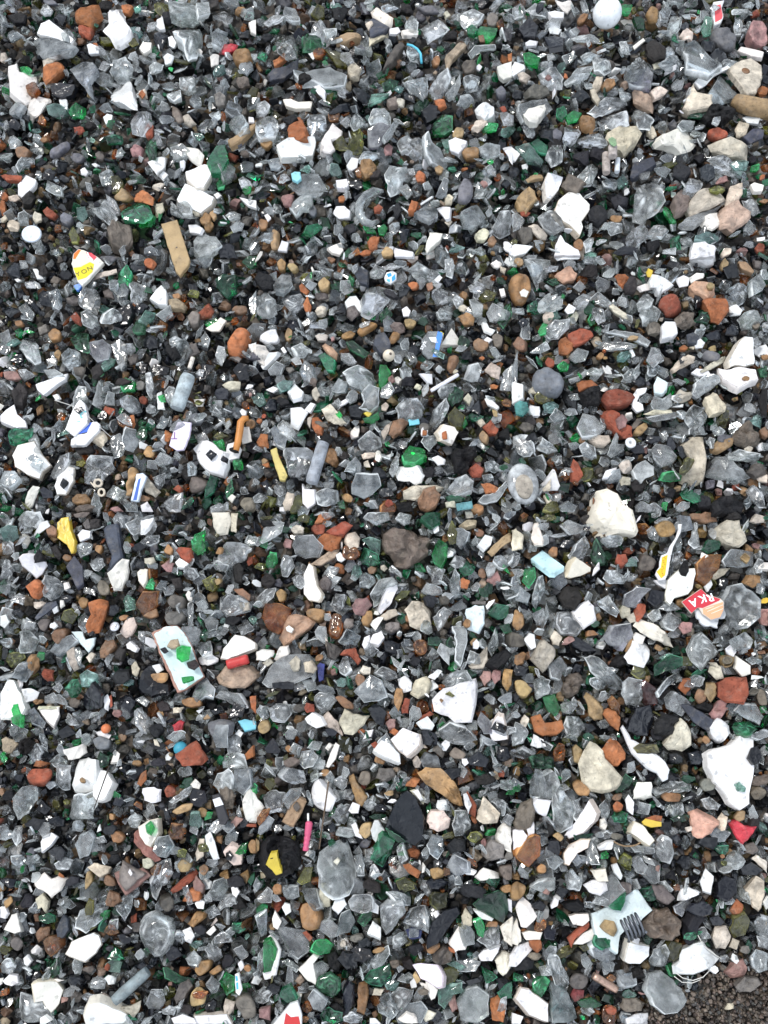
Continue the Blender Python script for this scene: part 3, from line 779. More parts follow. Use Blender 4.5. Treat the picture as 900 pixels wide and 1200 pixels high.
c 0,270 30,258 40,310 20,350 0,340
c 212,340 240,320 280,336 274,380 236,390 216,370
f 310,300 360,290 390,310 380,360 340,370 314,340 | smooth violet grey glass shard beside a pointed clear one
c 390,310 420,290 444,310 440,380 426,404 400,350 | pointed clear glass shard hanging down in the left area
p 188,344 204,326 216,340 206,366
q 448,364 460,340 486,346 476,376 454,380
k 312,400 330,372 360,380 354,420 322,430 | dark brown oval pebble in the left area
q 256,390 280,382 300,396 290,420 262,412
w 122,450 170,434 236,410 230,430 200,450 170,476 152,488 130,470 | white curved ceramic shard with an upturned tip in the left area
C 150,400 190,396 220,414 170,430
c 56,400 90,396 120,420 80,440
k 40,470 70,440 100,480 80,520 50,510
C 246,520 270,450 296,454 306,500 280,510 250,560 | milky glass shard above the white chip with a turquoise mark
w 184,490 200,484 210,500 196,508
C 324,520 346,440 366,460 356,500 364,514 340,528 | white-tipped clear wedge in the left area
C 368,520 380,474 404,480 404,526
G 414,440 440,426 476,440 474,470 430,474 | rounded bright green glass nugget beside a taupe pebble
q 476,444 492,436 508,446 504,470 482,472
c 422,500 450,484 484,500 504,546 470,556 430,530
b 488,500 502,490 518,504 510,524 492,518 | round red brick bead in the left area
C 508,410 530,408 540,470 526,498 512,470
b 362,540 372,528 404,536 402,556 380,556
w 550,482 566,470 580,540 554,538
G 554,490 576,484 580,510 560,512
C 576,470 590,452 614,462 610,500 594,524 580,500 | milky rounded glass flake left of the pale blue rod
t 780,450 800,436 846,440 844,466 800,472 | flat beige oval pebble with mottled face
c 686,410 700,392 720,400 712,420
x 700,490 706,466 724,462 746,480 740,516 720,500
w 680,504 718,502 710,530 690,530
p 640,570 656,538 664,546 650,574
c 744,560 750,524 780,534 780,566
w 842,544 850,536 868,544 864,560 850,560
k 816,400 840,372 870,380 874,430 840,438 | glossy dark grey rounded chip in the left upper area
w 0,560 20,540 50,520 60,556 90,580 96,604 60,606 20,590 0,580 | white broken ceramic at the border with a rust-coloured speck
g 16,630 40,606 100,600 96,640 50,664 20,660 | dark green translucent flat shard against the white broken chip
C 96,640 112,600 136,640 134,680 110,676
w 40,700 60,664 120,650 150,700 180,736 150,760 140,786 96,770 50,740 | large chipped white ceramic with a stained middle near the left border
c 88,710 120,694 150,720 140,750 110,740
c 176,770 210,700 240,690 240,720 210,770 186,784
w 190,810 200,776 240,740 262,746 260,790 232,840 200,840 | white angular ceramic slab with dark pit in the left area
k @222,795,30,30,0
w 84,870 96,830 112,812 132,816 126,850 112,886 88,892 | pale oblong ceramic chip leaning near the left border
p 244,850 270,836 300,836 314,860 290,872 256,872 | amber brown flat stone near the lower left
t 330,640 340,614 366,610 380,640 366,664 | round beige pebble beside the blue-glazed chip
c 296,720 320,700 390,698 398,740 360,780 330,800 290,794 304,750 | big clear folded glass shard with milky folds in the left area
o 262,716 290,710 300,724 286,740 266,734
c 386,640 420,620 444,660 430,700 400,710 390,680
f 430,640 444,600 480,610 490,660 470,690 440,680 | flat grey smoky glass plate left of the violet chip
g 476,620 488,584 514,590 516,630 490,640
a 412,570 430,556 456,560 464,600 430,600 412,590
b 456,560 470,558 476,590 464,606
w 488,656 496,652 520,664 510,680 490,676
p 500,690 520,664 544,690 536,710 510,706 | orange brick nugget beneath a white flake
b 570,650 580,612 604,630 590,654
c 540,720 560,690 600,710 590,730 556,740
C 604,710 616,684 636,700 628,722
p 440,800 450,744 470,738 486,760 470,810 460,844 440,840 | tall orange-brown pebble column beside a blue striped chip
t 502,800 520,780 566,830 548,850 510,830 | tan smooth wedge pebble right of the blue striped chip
p 484,850 500,838 530,850 520,862 494,862
c 536,780 580,764 580,800 560,826
b 606,818 622,800 636,812 628,832 | little dull red brick cube in the left area
c 656,730 670,722 684,740 680,770 660,774
G 740,644 776,640 790,690 766,704
w 664,670 700,640 740,650 770,680 800,690 800,740 786,780 740,766 700,730 | large white ceramic shard littered with black and green chips
w 790,700 800,660 830,650 850,680 840,710 800,720
c 684,620 716,612 730,640 720,660 690,650
k 720,696 736,678 762,694 740,718
k 776,720 786,704 804,714 800,734
G 822,716 850,712 858,748 828,752 | small square green glass chip below the white shard litter
w 842,604 876,600 886,652 852,662 | white ceramic square next to the orange bent tube
p @880,590,36,36,40
k @820,680,40,20,0
o @770,630,60,30,0
g 720,820 740,770 766,780 750,830 720,850
g 790,830 810,780 820,820 800,860
w 800,850 816,836 830,846 816,866
q @690,800,80,70,0
c 566,870 610,838 636,832 630,900 590,900
w 496,880 520,866 540,900 500,900
c @460,880,50,40,0
g @660,870,60,20,-40
q @290,885,80,26,-10
r @405,888,50,24,0
c 740,880 770,866 800,880 790,900 744,900
q @870,870,50,50,0
c 320,860 330,820 346,840 360,880 340,900 320,896
c @400,830,60,80,80
c 340,640 0,0 0,0
k @40,40,60,50,0
w 114,44 130,44 154,80 130,80
k @150,50,50,44,20
w @60,80,30,16,40
c @100,95,50,40,0
k @30,190,70,60,0
e @40,300,26,60,80
G @100,266,40,14,0
e @380,375,60,30,-30
k @60,360,50,40,0
c @35,390,60,20,30
b @5,415,16,20,0
r @40,420,60,40,0
k @430,440,30,60,80
c @440,570,60,40,30
k @360,560,40,40,0
c @200,600,60,50,-40
c @30,780,60,80,80
k @160,830,60,40,20
e @225,620,20,60,70
k @300,680,80,30,0
c @620,600,60,40,-40
k @640,510,0,0,0
s @690,570,60,40,0
c @700,560,50,30,-20
k @780,480,60,50,0
c @530,540,40,34,0
c @570,590,60,36,-20
k @560,400,80,50,0
k @500,390,60,40,20
k @720,400,80,60,-60
k @880,480,30,50,70
w @878,458,30,18,0
r @880,485,16,16,0
k @660,760,60,50,0
k @480,40,60,40,0
e @520,215,60,50,-20
c @530,255,60,20,0
k @490,180,60,40,0
o @680,130,40,24,0
p @620,140,30,24,0
q @380,130,50,30,20
c @400,95,50,30,-20
k @600,330,60,50,40
c @450,320,50,30,0
q @260,150,50,30,0
s @885,350,30,50,80
#E
c 0,140 30,124 66,150 60,184 30,202 0,198 | smooth oval clear glass piece by the brick pebble
c 94,156 110,134 160,126 178,146 166,176 120,190 | pale domed clear glass shard in the upper centre left
p 72,20 90,6 106,20 100,50 80,46
p @128,36,44,28,40
p @265,12,44,30,0
f 60,100 90,60 120,54 130,100 100,126 70,120 | tall bluish frosted shard in the upper centre left
b 150,104 160,94 184,120 176,134 156,124
p 216,96 240,68 262,90 250,114 226,116
b 166,170 180,140 196,176 190,200 172,192 | orange brown brick wedge right of the domed clear shard
t 208,190 214,170 250,174 240,200 214,206
k 345,60 362,34 394,50 390,100 360,90 | smooth dark greenish slate pebble in the upper centre
G 320,90 330,64 346,80 340,110
g 262,100 290,90 310,104 300,118 268,116
C 400,50 420,24 460,30 454,60 440,72 404,68
c 432,30 490,20 530,14 520,30 470,44
t 534,14 548,4 570,0 570,14 550,26
c 375,140 400,90 440,80 490,110 500,130 450,170 410,196 380,180 | large smoky clear glass sheet in the upper centre
G 372,196 380,180 400,196 424,200 420,216 384,212
w 312,160 330,140 352,138 378,172 372,198 340,194 322,184 | five-sided white ceramic shard beside a bright green chip in the upper centre
w 512,186 530,176 544,192 538,212 518,212 | small round white ceramic pebble in the upper centre
b 532,98 550,88 570,94 566,112 546,118 | small bright orange brick pebble under the blue patterned chip
C 530,50 570,20 600,40 590,80 560,84 | translucent crumpled violet glass lump near the blue patterned chip
c 600,70 620,40 650,60 640,90 614,92
C 664,10 690,0 700,30 690,70 668,60
w 828,26 846,12 868,28 860,42 840,42
t 858,30 880,44 876,60 860,50
w 626,84 644,66 656,76 640,96
p 598,96 620,90 624,114 606,124
c 620,120 650,100 676,120 676,160 640,170 | angular clear glass plate in the upper centre
c 690,150 706,134 730,150 728,180 706,180
t 708,178 730,168 746,180 734,196 716,192
c 736,96 770,84 800,100 790,126 750,124
o 792,140 810,118 850,130 840,154 810,162 | flat olive green glass chip near a white cube
w 854,116 872,112 878,138 862,144
c 806,200 826,160 880,192 870,220 820,230 | sail shaped clear glass shard at the centre right upper area
g 850,226 880,170 900,150 900,210 870,256
C 750,150 770,144 800,170 796,200 766,196
p 708,210 740,196 772,210 766,238 730,240 | flat tan stone chip in the upper centre
p 520,224 540,216 566,232 552,252 528,250
q @500,250,60,40,20
k @575,135,60,50,0
c 636,190 660,164 700,180 690,210 650,214
k @470,130,60,26,20
f 446,226 462,206 494,236 480,266 450,262
g 432,206 460,180 480,206 466,224 440,232
p 350,262 370,240 410,224 428,236 400,256 366,276 | long caramel stone pebble end in the upper centre
p 302,274 330,262 352,270 340,288 306,290
p 470,290 480,262 510,250 508,280 490,298
k 412,310 420,276 450,264 476,300 470,340 440,346 | dark slate rounded chip in the upper centre
x 446,350 456,336 480,336 488,356 478,374 454,374
g 318,300 340,296 400,340 380,356 330,326 | diagonal green glass strip in the centre left upper area
g 218,350 240,338 276,362 270,404 246,400 | forked dark teal glass chip in the centre left upper area
C 130,312 160,300 194,330 176,352 150,350
t 208,280 230,268 256,276 246,296 216,296
t 234,308 246,300 290,340 286,360 260,350 | pale orange-tan prism piece in the centre left upper area
r 262,280 272,276 276,294 264,300
w 86,326 96,318 108,336 98,342
w 10,296 24,266 68,256 78,286 66,306 30,312 | white angular ceramic shard above the white folded strip pieces
w 0,310 34,316 50,340 30,390 10,370 0,360 | white chalky shard with ridges beside folded white strips
w 16,386 46,340 78,336 60,366 26,400 | folded white ridged strips of ceramic
p 100,280 112,248 128,262 124,290 110,300
b 0,280 8,300 0,300
c 152,400 170,364 190,380 204,430 188,450 160,430
c 40,400 70,370 96,384 80,420 50,420
c 300,330 330,336 356,372 330,376 300,356
c 316,390 360,380 420,400 434,440 400,470 340,440 | large clear milky plate beside an upright green chip
G 432,430 436,380 460,382 476,410 450,460 436,460 | upright dull green glass chip in the centre
c 440,460 470,440 486,470 460,500 436,496 | faint clear shard beneath the upright green chip
r 460,430 480,416 490,440 474,452
C 506,390 530,370 552,390 546,424 520,430
e 74,450 96,434 130,440 120,466 90,476
w 110,476 136,446 168,476 160,492 128,502 | pointed white ceramic chip in the centre left
f 262,470 290,426 320,450 310,476 280,480 | bluish frosted glass chip in the centre left upper area
c 262,520 290,496 304,520 290,540
G 276,552 290,540 302,556 292,568
t 196,470 212,460 226,490 212,508 200,496
w 120,530 160,528 184,550 166,580 148,606 120,590 | tall white ceramic shard pointing down in the centre left
w 170,540 192,514 210,520 190,550
t 180,590 180,570 200,556 190,606
b 196,570 216,560 232,580 228,620 206,616 196,600 | red brick prism with a pale side in the centre left
w 34,470 60,458 80,466 60,480
c 70,580 90,560 110,580 140,616 120,636 80,616 | clear glass chunk with white rims in the centre left
f 50,610 66,596 110,640 100,680 70,660 | grey-blue frosted blade in the centre left
b 0,650 16,624 40,622 40,664 10,666 | bright orange brick wedge above the yellow stick
b @10,578,24,20,0
b @28,562,20,20,0
k 180,650 200,646 216,660 210,676 190,672
t 230,540 262,520 320,590 300,600 250,580 | curved cream shell-like sliver in the centre left
C 370,480 400,450 434,460 430,520 400,546 360,530 380,510 | bright crumpled clear glass knot in the centre
y 378,552 396,544 408,554 396,568
G 376,570 410,560 430,548 434,570 410,588 382,584 | curved green glass crescent under a yellow fleck in the centre
t 440,524 456,512 468,524 458,544 442,540
w 440,530 0,0 0,0
c 490,520 520,486 570,490 596,520 584,556 550,576 500,560 | large crackled clear glass cluster in the centre
p 466,626 480,574 516,568 536,580 510,620 480,640 | flat golden-brown stone wedge in the centre
t 440,620 460,590 480,574 466,620 450,644
e 536,574 572,572 576,590 540,596 | small turquoise chip beside a crackled glass cluster
w 580,610 590,596 606,606 602,632 580,630
b 586,610 602,610 600,628 584,630
t 556,460 566,446 584,458 576,470
w 576,412 620,414 622,450 606,448 | small white triangular ceramic chip left of the white rod
w 598,420 0,0 0,0
p 668,390 676,350 700,340 714,346 696,380 680,402 | orange-brown bent pebble below the white triangle
w 652,312 690,252 722,302 716,314 | white ceramic triangle with a yellow stain at its corner
p 762,300 780,286 820,300 816,324 790,336 766,326 | hollow tan rounded shell-like stone in the upper centre right
w 796,232 808,228 820,252 842,260 832,274 806,262
w 738,436 756,384 784,376 796,400 780,440 760,444 | oblong white ceramic shard with a glassy rim in the centre right
t 800,400 820,366 856,390 850,430 824,424 | pale dusty tan shard beside an oblong white one
b 824,452 838,446 854,456 846,466 828,464
C 856,470 870,400 900,370 900,470 | tall pale clear glass stack at the centre right
c 640,470 660,450 700,440 710,460 680,496 650,494
t 686,410 700,398 712,404 700,416
b @795,358,20,14,20
C 820,320 840,320 860,346 850,366 830,350
c 700,520 0,0 0,0
g 676,470 700,456 730,470 720,500 690,520 674,500
o 676,560 700,528 736,560 724,600 700,600 676,580 | olive dark green square glass shard in the centre right
c 610,600 630,540 670,500 680,530 660,580 630,614 | long pale violet clear blade in the centre right
G 720,590 736,568 744,586 730,604
t 728,500 746,480 760,500 750,524
w 804,500 820,496 856,530 848,538 812,520
C 810,490 840,496 856,540 826,530
a 862,510 880,500 900,510 896,530 870,526
p 830,540 846,530 850,566 836,564
b 800,600 826,576 854,606 846,624 820,626 | red brick cube in the centre right
p 782,630 796,608 816,630 808,658 790,654 | smooth orange-brown almond pebble in the centre right
t 770,576 790,566 810,590 790,600
w 636,620 660,590 700,600 714,620 690,666 650,650 | white glass ring fragment round a red centre in the centre right
b 652,620 670,610 672,640 656,644
C 580,650 590,630 636,630 636,656 610,684 | triangular clear glass chip above green moss-coloured glass
G 512,700 540,664 590,676 600,700 560,724 520,720 | olive-lime mossy glass chip in the centre
w 618,710 640,700 668,712 664,732 640,736 | small white ceramic chip with a tan edge right of lime glass
c 360,640 400,610 440,630 446,660 400,684 370,670 | flat clear plate of glass over a tan sliver in the centre
t 368,694 380,690 420,690 414,706 376,714
w 416,686 432,682 440,704 430,722 418,716
t 376,720 394,716 400,736 380,736
C 466,760 480,700 490,676 500,696 500,740 476,774 | tall pointed milky clear glass spike in the centre
w 486,770 490,744 564,736 590,776 580,800 560,808 540,794 500,790 | white ceramic pentagon shard below a milky spike
f 322,730 350,704 370,730 368,760 340,766
f 336,800 350,764 430,766 440,806 410,840 380,856 336,836 | grey angular glass plate with a dark bubble in the centre
p 236,706 256,680 282,688 290,720 296,756 270,740 244,724 | amber-orange pointed glass-like stone right of the grey rod
c 96,700 100,670 150,664 200,680 196,720 160,756 110,750 | large clear faceted glass cube beside the yellow stick
k @190,660,30,20,0
w 160,800 170,820 204,820 206,870 180,890 162,870
c 210,830 250,812 290,822 300,860 250,880 220,870 | ridged clear glass strip block in the centre left
o 120,890 140,840 160,840 160,880 140,900 120,900
c 62,810 80,790 104,800 106,830 84,846 64,830
b @35,735,30,20,0
t 90,870 110,830 130,834 124,890 96,896
t 522,830 560,810 640,806 668,812 664,826 600,840 560,860 526,856 | cream flat stone slice beside the orange mottled stone
p 568,856 590,820 630,808 650,840 636,880 606,898 576,886 | orange stone mottled with dark patches in the centre
c 668,830 700,780 740,766 766,790 760,820 700,844 | rounded dark-centred glass lens in the centre right
C 782,860 800,840 840,830 880,790 886,810 850,860 800,870 | clear glass sliver with bright rims in the centre right
b 790,800 820,796 850,810 840,830 806,834 | maroon brick chip between clear glass pieces
b 740,750 770,726 800,746 790,776 760,780 | maroon brick lump beside a sparkling black cinder
k 686,690 700,670 760,664 784,690 760,720 740,760 700,760 | sparkling black cinder lump in the centre right
c @830,740,70,40,20
g 664,850 690,836 730,850 720,864 680,868
t 664,866 700,860 704,884 670,884
c 800,770 830,766 840,790 810,800
k @840,690,60,40,0
p @780,885,50,30,0
a 440,880 460,860 500,870 490,900 440,900
k 490,870 540,866 556,900 500,900
p 310,846 324,834 344,850 336,866 316,864
b @470,868,30,30,0
q @230,590,60,20,20
k @30,80,70,60,0
q @190,180,0,0,0
k @300,180,60,50,0
q @230,140,50,30,0
k @130,240,60,40,0
q @340,200,50,50,0
c @60,250,40,30,0
c @220,240,60,40,20
k @560,330,70,50,20
k @540,440,60,40,0
c @600,380,50,40,-20
k @650,250,50,30,0
g @730,300,50,40,0
k @620,210,40,30,0
c @540,350,50,30,20
q @850,290,50,50,80
c @380,240,50,20,-20
k @60,520,60,50,0
k @350,540,60,50,20
c @340,490,60,40,-60
k @500,470,60,40,0
e @700,630,0,0,0
k @780,520,50,70,0
g @760,560,40,80,80
k @250,640,60,50,0
e @10,500,50,60,0
k @40,700,50,30,0
k @310,700,40,40,0
k @430,760,60,40,0
c @340,740,40,50,60
q @590,600,40,30,0
k @600,760,50,50,0
g @300,870,40,30,60
k @460,830,60,40,0
k @40,800,50,40,0
c @10,850,40,60,80
c @880,740,30,70,80
g @874,740,24,30,80
k @640,770,60,20,0
q @200,440,40,50,0
e @640,340,60,30,20
q @120,400,40,30,0
c @180,230,60,26,-30
c @230,470,40,60,80
k @90,510,60,40,0
k @870,620,60,40,0
c @890,650,30,30,0
#F
c 54,0 150,0 140,60 104,108 90,80 76,40 | tall clear tapering glass blade with a pale rim near the right upper area
w 150,0 240,0 236,10 160,14
c 250,0 310,0 300,30 260,20
p 0,80 20,56 60,52 80,100 60,150 44,180 24,170 6,120 | orange-brown clay shard with a white spot
w 26,126 40,116 58,128 50,146 32,142
t 152,64 180,44 204,26 216,46 234,56 224,80 180,94 | pinkish-cream stone chip beside a tall clear blade
b 366,66 376,58 400,62 428,90 416,126 400,130 376,100 | pointed red brick chip in the right upper area
y 472,60 482,44 496,52 490,76 476,74
w 484,88 498,60 540,76 574,100 520,138 508,112 490,110 | bright white glossy shard with two wings in the right upper area
w 444,106 470,96 494,104 500,116 460,124
C 440,160 470,120 500,150 490,170 450,176
b 520,160 534,132 570,122 596,140 596,180 576,204 546,206 540,180 524,176 | round red brick lump with a dark bite beside a white winged shard
c 450,200 470,166 500,156 528,190 510,230 466,236 | bright clear glass lump under the winged white shard
w 584,76 604,66 628,76 620,104 600,106
w 622,76 650,58 676,60 674,76 650,84 630,96
t 622,100 640,82 680,80 716,98 718,120 690,140 640,124 | peach-coloured flat stone shard bearing a small brown pebble
p 684,100 696,90 714,98 710,114 692,114
b 676,150 720,128 760,140 766,190 740,224 712,216 690,180 | large angular orange-red brick chunk in the right upper area
c 762,110 800,84 844,110 820,156 790,180 764,146 | grey clear triangular plate beside the large brick chunk
p 736,30 750,4 764,20 756,50 740,48
t 796,20 806,4 856,50 846,60 810,44 | slim cream stone splinter near the right border
C 844,80 870,60 896,100 880,120 850,136
k 740,40 790,20 800,70 760,80
q 850,10 880,14 876,40 858,36
w 764,176 790,170 812,190 804,206 770,206
c 794,214 820,190 870,180 886,220 850,240 810,252 | flat dark glass square with bright rims near the right border
q 586,210 610,186 640,200 650,236 620,250 590,236 | crumbly dark grey stone in the right upper area
q 480,236 510,226 526,250 520,270 490,262
w 528,240 540,228 580,230 584,272 566,284 530,290 | square white ceramic tile scrap with a black scratch
k 612,276 636,266 660,280 650,306 620,306 | rounded blue-grey slate pebble in the right upper area
w 640,304 664,290 680,304 670,324 646,326
b 588,320 606,310 620,322 610,330 590,330
t 622,320 644,316 640,328
p 696,318 716,312 720,334 700,338
w 760,370 800,300 820,280 848,284 854,380 820,390 790,384 766,392 | tall white ceramic sail-shaped shard near the right border
w 720,392 750,400 800,390 860,396 868,430 840,440 800,464 780,456 740,430 724,410 | thick white glossy glass-like shard with a brown spot near the right border
p 810,430 822,420 838,426 834,438 816,438
t 668,396 700,374 750,350 764,354 740,376 700,396 676,402 | thin cream ceramic sliver near the right border
t 556,400 580,370 622,342 646,352 640,374 600,394 566,410 | layered cream stone sliver in the right middle area
w 640,480 650,440 690,410 730,420 734,440 700,470 660,494 | translucent white striped glass slab in the right middle area
w 630,410 650,394 690,400 700,416 660,424
t 568,484 590,470 632,466 636,486 600,500 570,500 | flat beige chip near a white striped slab
t 690,488 714,474 750,490 762,526 750,546 716,548 700,520 | bubbly cream coral-like stone lump in the right middle area
w 498,452 510,422 548,444 546,466 526,484 500,480 | white ceramic chip with pale blue streaks in the right middle area
w 424,490 440,466 476,462 470,480 450,490 440,510 460,520 464,540 440,548 424,530 | curled white ceramic chip with a pink tint in the right middle area
C 488,520 500,490 530,500 560,480 566,520 540,540 500,540
b 316,500 330,470 370,464 410,470 436,494 420,512 380,526 336,526 | long orange-red brick prism in the right middle area
b 326,540 350,528 380,550 400,590 424,600 424,632 396,640 360,610 334,580 | elongated red brick lump curving under the orange-red prism
r 370,570 390,554 408,574 400,600 384,606
b 232,440 250,426 300,428 312,446 300,456 240,462
k 230,470 260,446 310,450 326,470 310,520 260,524 234,500 | round black cinder under a red brick slice
b 202,270 240,252 286,252 292,276 270,296 220,316 206,300 | blocky orange-red brick chunk in the right upper area
b 172,290 190,282 216,306 214,330 196,346 174,340 | small orange-red brick leaning on a blocky one
t 342,176 354,166 400,200 414,222 396,220 360,198
c 380,210 414,230 420,246 390,230
w 184,190 200,166 226,182 216,200 196,204
t 108,210 120,194 146,196 150,214 130,226 110,222
t 208,210 230,190 240,200 226,232 210,236
C 106,160 130,130 180,140 186,180 150,196 116,190 | bright folded clear glass chip under a small yellow fleck
c 110,250 150,220 204,216 200,250 160,290 126,294 110,276 | domed smooth clear glass shell in the right upper area
c 270,200 280,176 320,184 326,214 300,230 | cube of clear glass with white frosting in the right upper area
c 270,150 300,120 350,160 340,180 310,170
c 214,110 240,86 262,110 240,130
c 220,150 250,130 280,140 260,176 230,176
G @180,140,20,20,0
G 90,264 110,230 126,240 116,270 96,276
c 32,280 40,220 62,216 66,290 40,292
p 0,310 20,280 46,296 44,330 20,334
b 114,374 126,354 148,364 150,384 130,394 | small orange-tan pebble in the right middle area
G 160,384 184,366 204,380 196,404 170,402
s 68,430 80,400 110,374 160,390 190,430 176,470 130,476 80,460 | smooth bluish grey pebble in the right middle area
o 80,490 96,470 140,466 166,486 150,510 110,520 84,508 | olive brown flat glass chip below the smooth bluish grey pebble
e 110,520 140,506 170,520 160,546 120,544
w 58,540 66,510 100,520 98,560 70,560
t 58,470 76,456 96,468 84,484 62,480
x 10,520 20,506 50,510 60,540 40,560 16,554
k 170,480 200,470 230,500 230,540 190,540
C 190,490 230,480 236,500 200,504
c 228,600 250,550 290,560 330,600 300,626 246,634 | milky triangular clear glass lump left of the white washer
c 290,320 320,300 400,300 440,310 420,320 340,330 | long smoky clear glass sliver under the small orange-red brick
p 404,290 420,278 446,282 440,292 412,296
c 330,266 360,256 450,270 490,300 480,316 430,290 380,276
p @312,350,24,30,60
p @328,358,20,12,0
w 414,330 424,328 434,350 424,356
o 222,660 0,0 0,0
p 232,650 242,634 260,640 256,656 240,660
t 270,640 300,626 340,630 348,650 330,666 300,662
C 236,670 260,650 300,660 302,696 280,704 246,690 | white lumpy clear glass knot left of the white washer
b 208,740 216,712 236,730 250,770 236,788 212,780 | brick-red prism next to olive glass
o 236,770 250,740 290,740 280,780 256,786
w 320,776 330,754 370,740 366,756 340,776
f 330,790 350,756 380,746 386,780 350,792
t 374,734 390,714 414,712 416,736 390,754 | little cream stone cube under the white washer
w 424,750 440,730 470,716 500,740 500,768 470,780 456,798 436,780 | white lilac-tinted glassy chip in the right middle area
t 376,790 390,776 416,780 416,806 384,808
k 416,800 440,780 470,800 460,826 430,826
C 336,700 350,660 368,620 376,634 370,660 400,660 390,690 350,710 | twin clear glass prisms left of the white washer
c 490,680 510,656 550,664 584,700 570,724 530,740 500,710 | lumpy clear glass chunk in the right middle area
c 606,560 640,520 680,530 690,556 680,590 650,606 620,596 | rounded grey clear glass piece under the white striped slab
w 602,520 600,530 560,530
c 475,570 520,560 580,550 600,562 560,574 500,584
t 464,552 500,540 560,540 564,550 510,560
c 580,540 600,534 616,552 604,566
p 440,600 476,580 480,600 460,624 432,620
q 414,600 440,570 470,566 440,600
t 606,664 650,626 686,624 684,790 640,804 600,790 626,720 | tall cream stone slab with a dark rim in the right middle area
o 600,740 612,710 650,704 640,740 620,766 600,762 | olive glass chip lying over the tall cream slab
G 524,790 540,762 570,756 600,770 624,772 600,790 560,796 | bright teal-green glass splinter at the foot of the cream slab
g 590,830 610,810 660,840 666,856 640,866 600,850 | dark green rounded glass piece beneath the tall cream slab
k 580,670 604,664 620,700 600,712 588,700
p 710,660 726,644 776,640 776,664 740,686 714,680 | orange-brown wedge stone near the right border in the middle area
q 776,630 800,600 830,576 880,620 870,650 830,660 790,650 | rough grey-tan conglomerate stone near the right border
C 750,700 800,680 880,696 876,720 840,726 780,720 760,716 | pale mint ripple glass shard near the right border
c 690,760 720,700 760,700 800,740 850,766 820,784 740,784 | curved bottle-base fragment of clear glass near the right border
q 830,750 850,726 896,730 900,760 860,772
t 860,776 900,766 900,796 870,790
t 818,676 830,664 850,672 840,694
o 720,580 750,540 770,540 760,600 730,600
p 870,610 900,594 900,640 880,630
e 840,580 860,556 890,560 880,606
k 866,510 880,470 900,460 900,560 880,550
g 866,390 900,380 900,420 876,424
p 876,350 900,344 900,366 882,366
C 700,610 730,598 750,610 740,630 710,628
c @800,600,0,0,0
k 716,860 740,840 800,840 830,870 820,900 720,900 | large rough black stone near the right border
c 820,820 850,800 880,830 896,880 870,880 840,850
w 104,810 150,752 170,810 160,826 130,826 | white pointed ceramic cone in the right middle area
t 106,820 140,780 134,826 112,828
k @176,800,20,40,60
t 112,840 120,836 140,860 126,870
o 110,890 130,860 160,860 170,890 140,900
c 172,880 200,860 230,880 220,900 180,900
c 0,630 30,622 64,630 80,680 60,696 20,690 0,660 | sharp clear ice-like glass shard in the centre right
C 86,680 110,640 140,660 166,690 130,700 | clear crumpled little glass chip right of the ice-like shard
f 0,400 20,330 20,420 10,500 0,500
w 0,440 40,450 40,500 0,520
q @50,600,60,50,0
k @70,640,50,50,0
e @140,200,60,40,0
g @90,180,60,50,0
k @350,240,70,40,0
k @280,50,50,60,70
c @140,40,60,40,0
g @150,90,40,30,0
k @420,100,50,60,60
k @660,150,40,60,0
g @680,210,50,80,60
k @450,440,50,50,0
c @520,340,80,60,50
c @500,400,50,50,0
k @600,360,30,30,0
c @470,500,40,60,80
s @700,350,80,40,0
k @720,280,60,40,0
c @660,270,40,50,50
e @400,340,40,80,70
k @440,680,50,40,0
k @490,640,60,30,0
k @560,660,40,50,0
c @540,630,50,40,0
k @700,700,0,0,0
c @350,460,0,0,0
c @420,420,50,60,60
c @280,400,80,30,10
c @590,440,50,30,0
c @240,350,80,60,0
c @100,320,70,40,-10
p @26,20,40,30,40
c @20,190,60,26,0
k @40,230,50,40,0
k @50,560,0,0,0
c @400,870,0,0,0
c 440,880 460,860 500,880 490,900 444,900
G @540,880,30,30,0
k @560,830,50,40,0
c 470,880 500,866 540,890 520,900 480,900
c @470,850,50,40,0
k @680,860,60,60,0
c @600,880,60,40,0
c @170,560,80,60,30
c @150,640,60,60,-40
k @60,580,50,40,0
s @750,640,60,30,0
c @590,500,40,30,0
q @860,240,30,30,0
c @860,300,50,40,0
k @780,260,60,50,0
#G
c 66,30 90,0 140,0 156,30 130,60 90,56 | big clear round glass piece at the left border above the yellow chip
e 0,60 30,44 60,50 70,90 40,110 10,100
w 114,90 140,40 166,34 176,50 140,76 | thin pale pointed glass flake left of the yellow chip
p 158,60 180,42 200,60 196,82 166,80
y 200,36 214,20 240,16 246,60 262,100 258,140 250,146 236,116 200,90 | yellow angular glazed chip near the left border
c 0,100 16,86 46,110 44,140 20,150 0,146 | rounded clear pebble of glass at the left border
w 66,160 80,148 150,150 168,190 150,220 130,236 110,216 80,190 | broad white ceramic shard under the yellow chip
b 84,262 110,240 136,254 152,286 130,310 106,296 | dull red brick cuboid left of clear glass
c 150,240 160,214 200,224 236,262 216,290 180,306 156,290 | round clear glass piece holding a tan crumb
w 222,250 236,248 244,268 226,274
k 174,124 196,116 216,150 206,170 190,156
p @235,160,40,26,0
k 230,190 260,150 290,190 292,250 270,268 250,226 | dark slate pointed shard beside the white pitted one
k 362,60 376,44 414,36 418,80 430,160 376,212 390,150 370,100 | tall black slate shard with forked foot near the left
w 272,80 290,60 320,66 316,90 282,104
c 264,120 290,104 320,110 316,140 280,160
p @345,127,38,36,0
b @455,117,28,18,0
q 290,40 310,20 320,56 300,60
w 376,214 430,164 454,170 456,210 430,276 400,276 390,250 | white pitted stone-like ceramic beside the black slate
w 482,210 496,196 520,200 516,240 504,262 486,240 | cream white ceramic wedge beside bright green glass
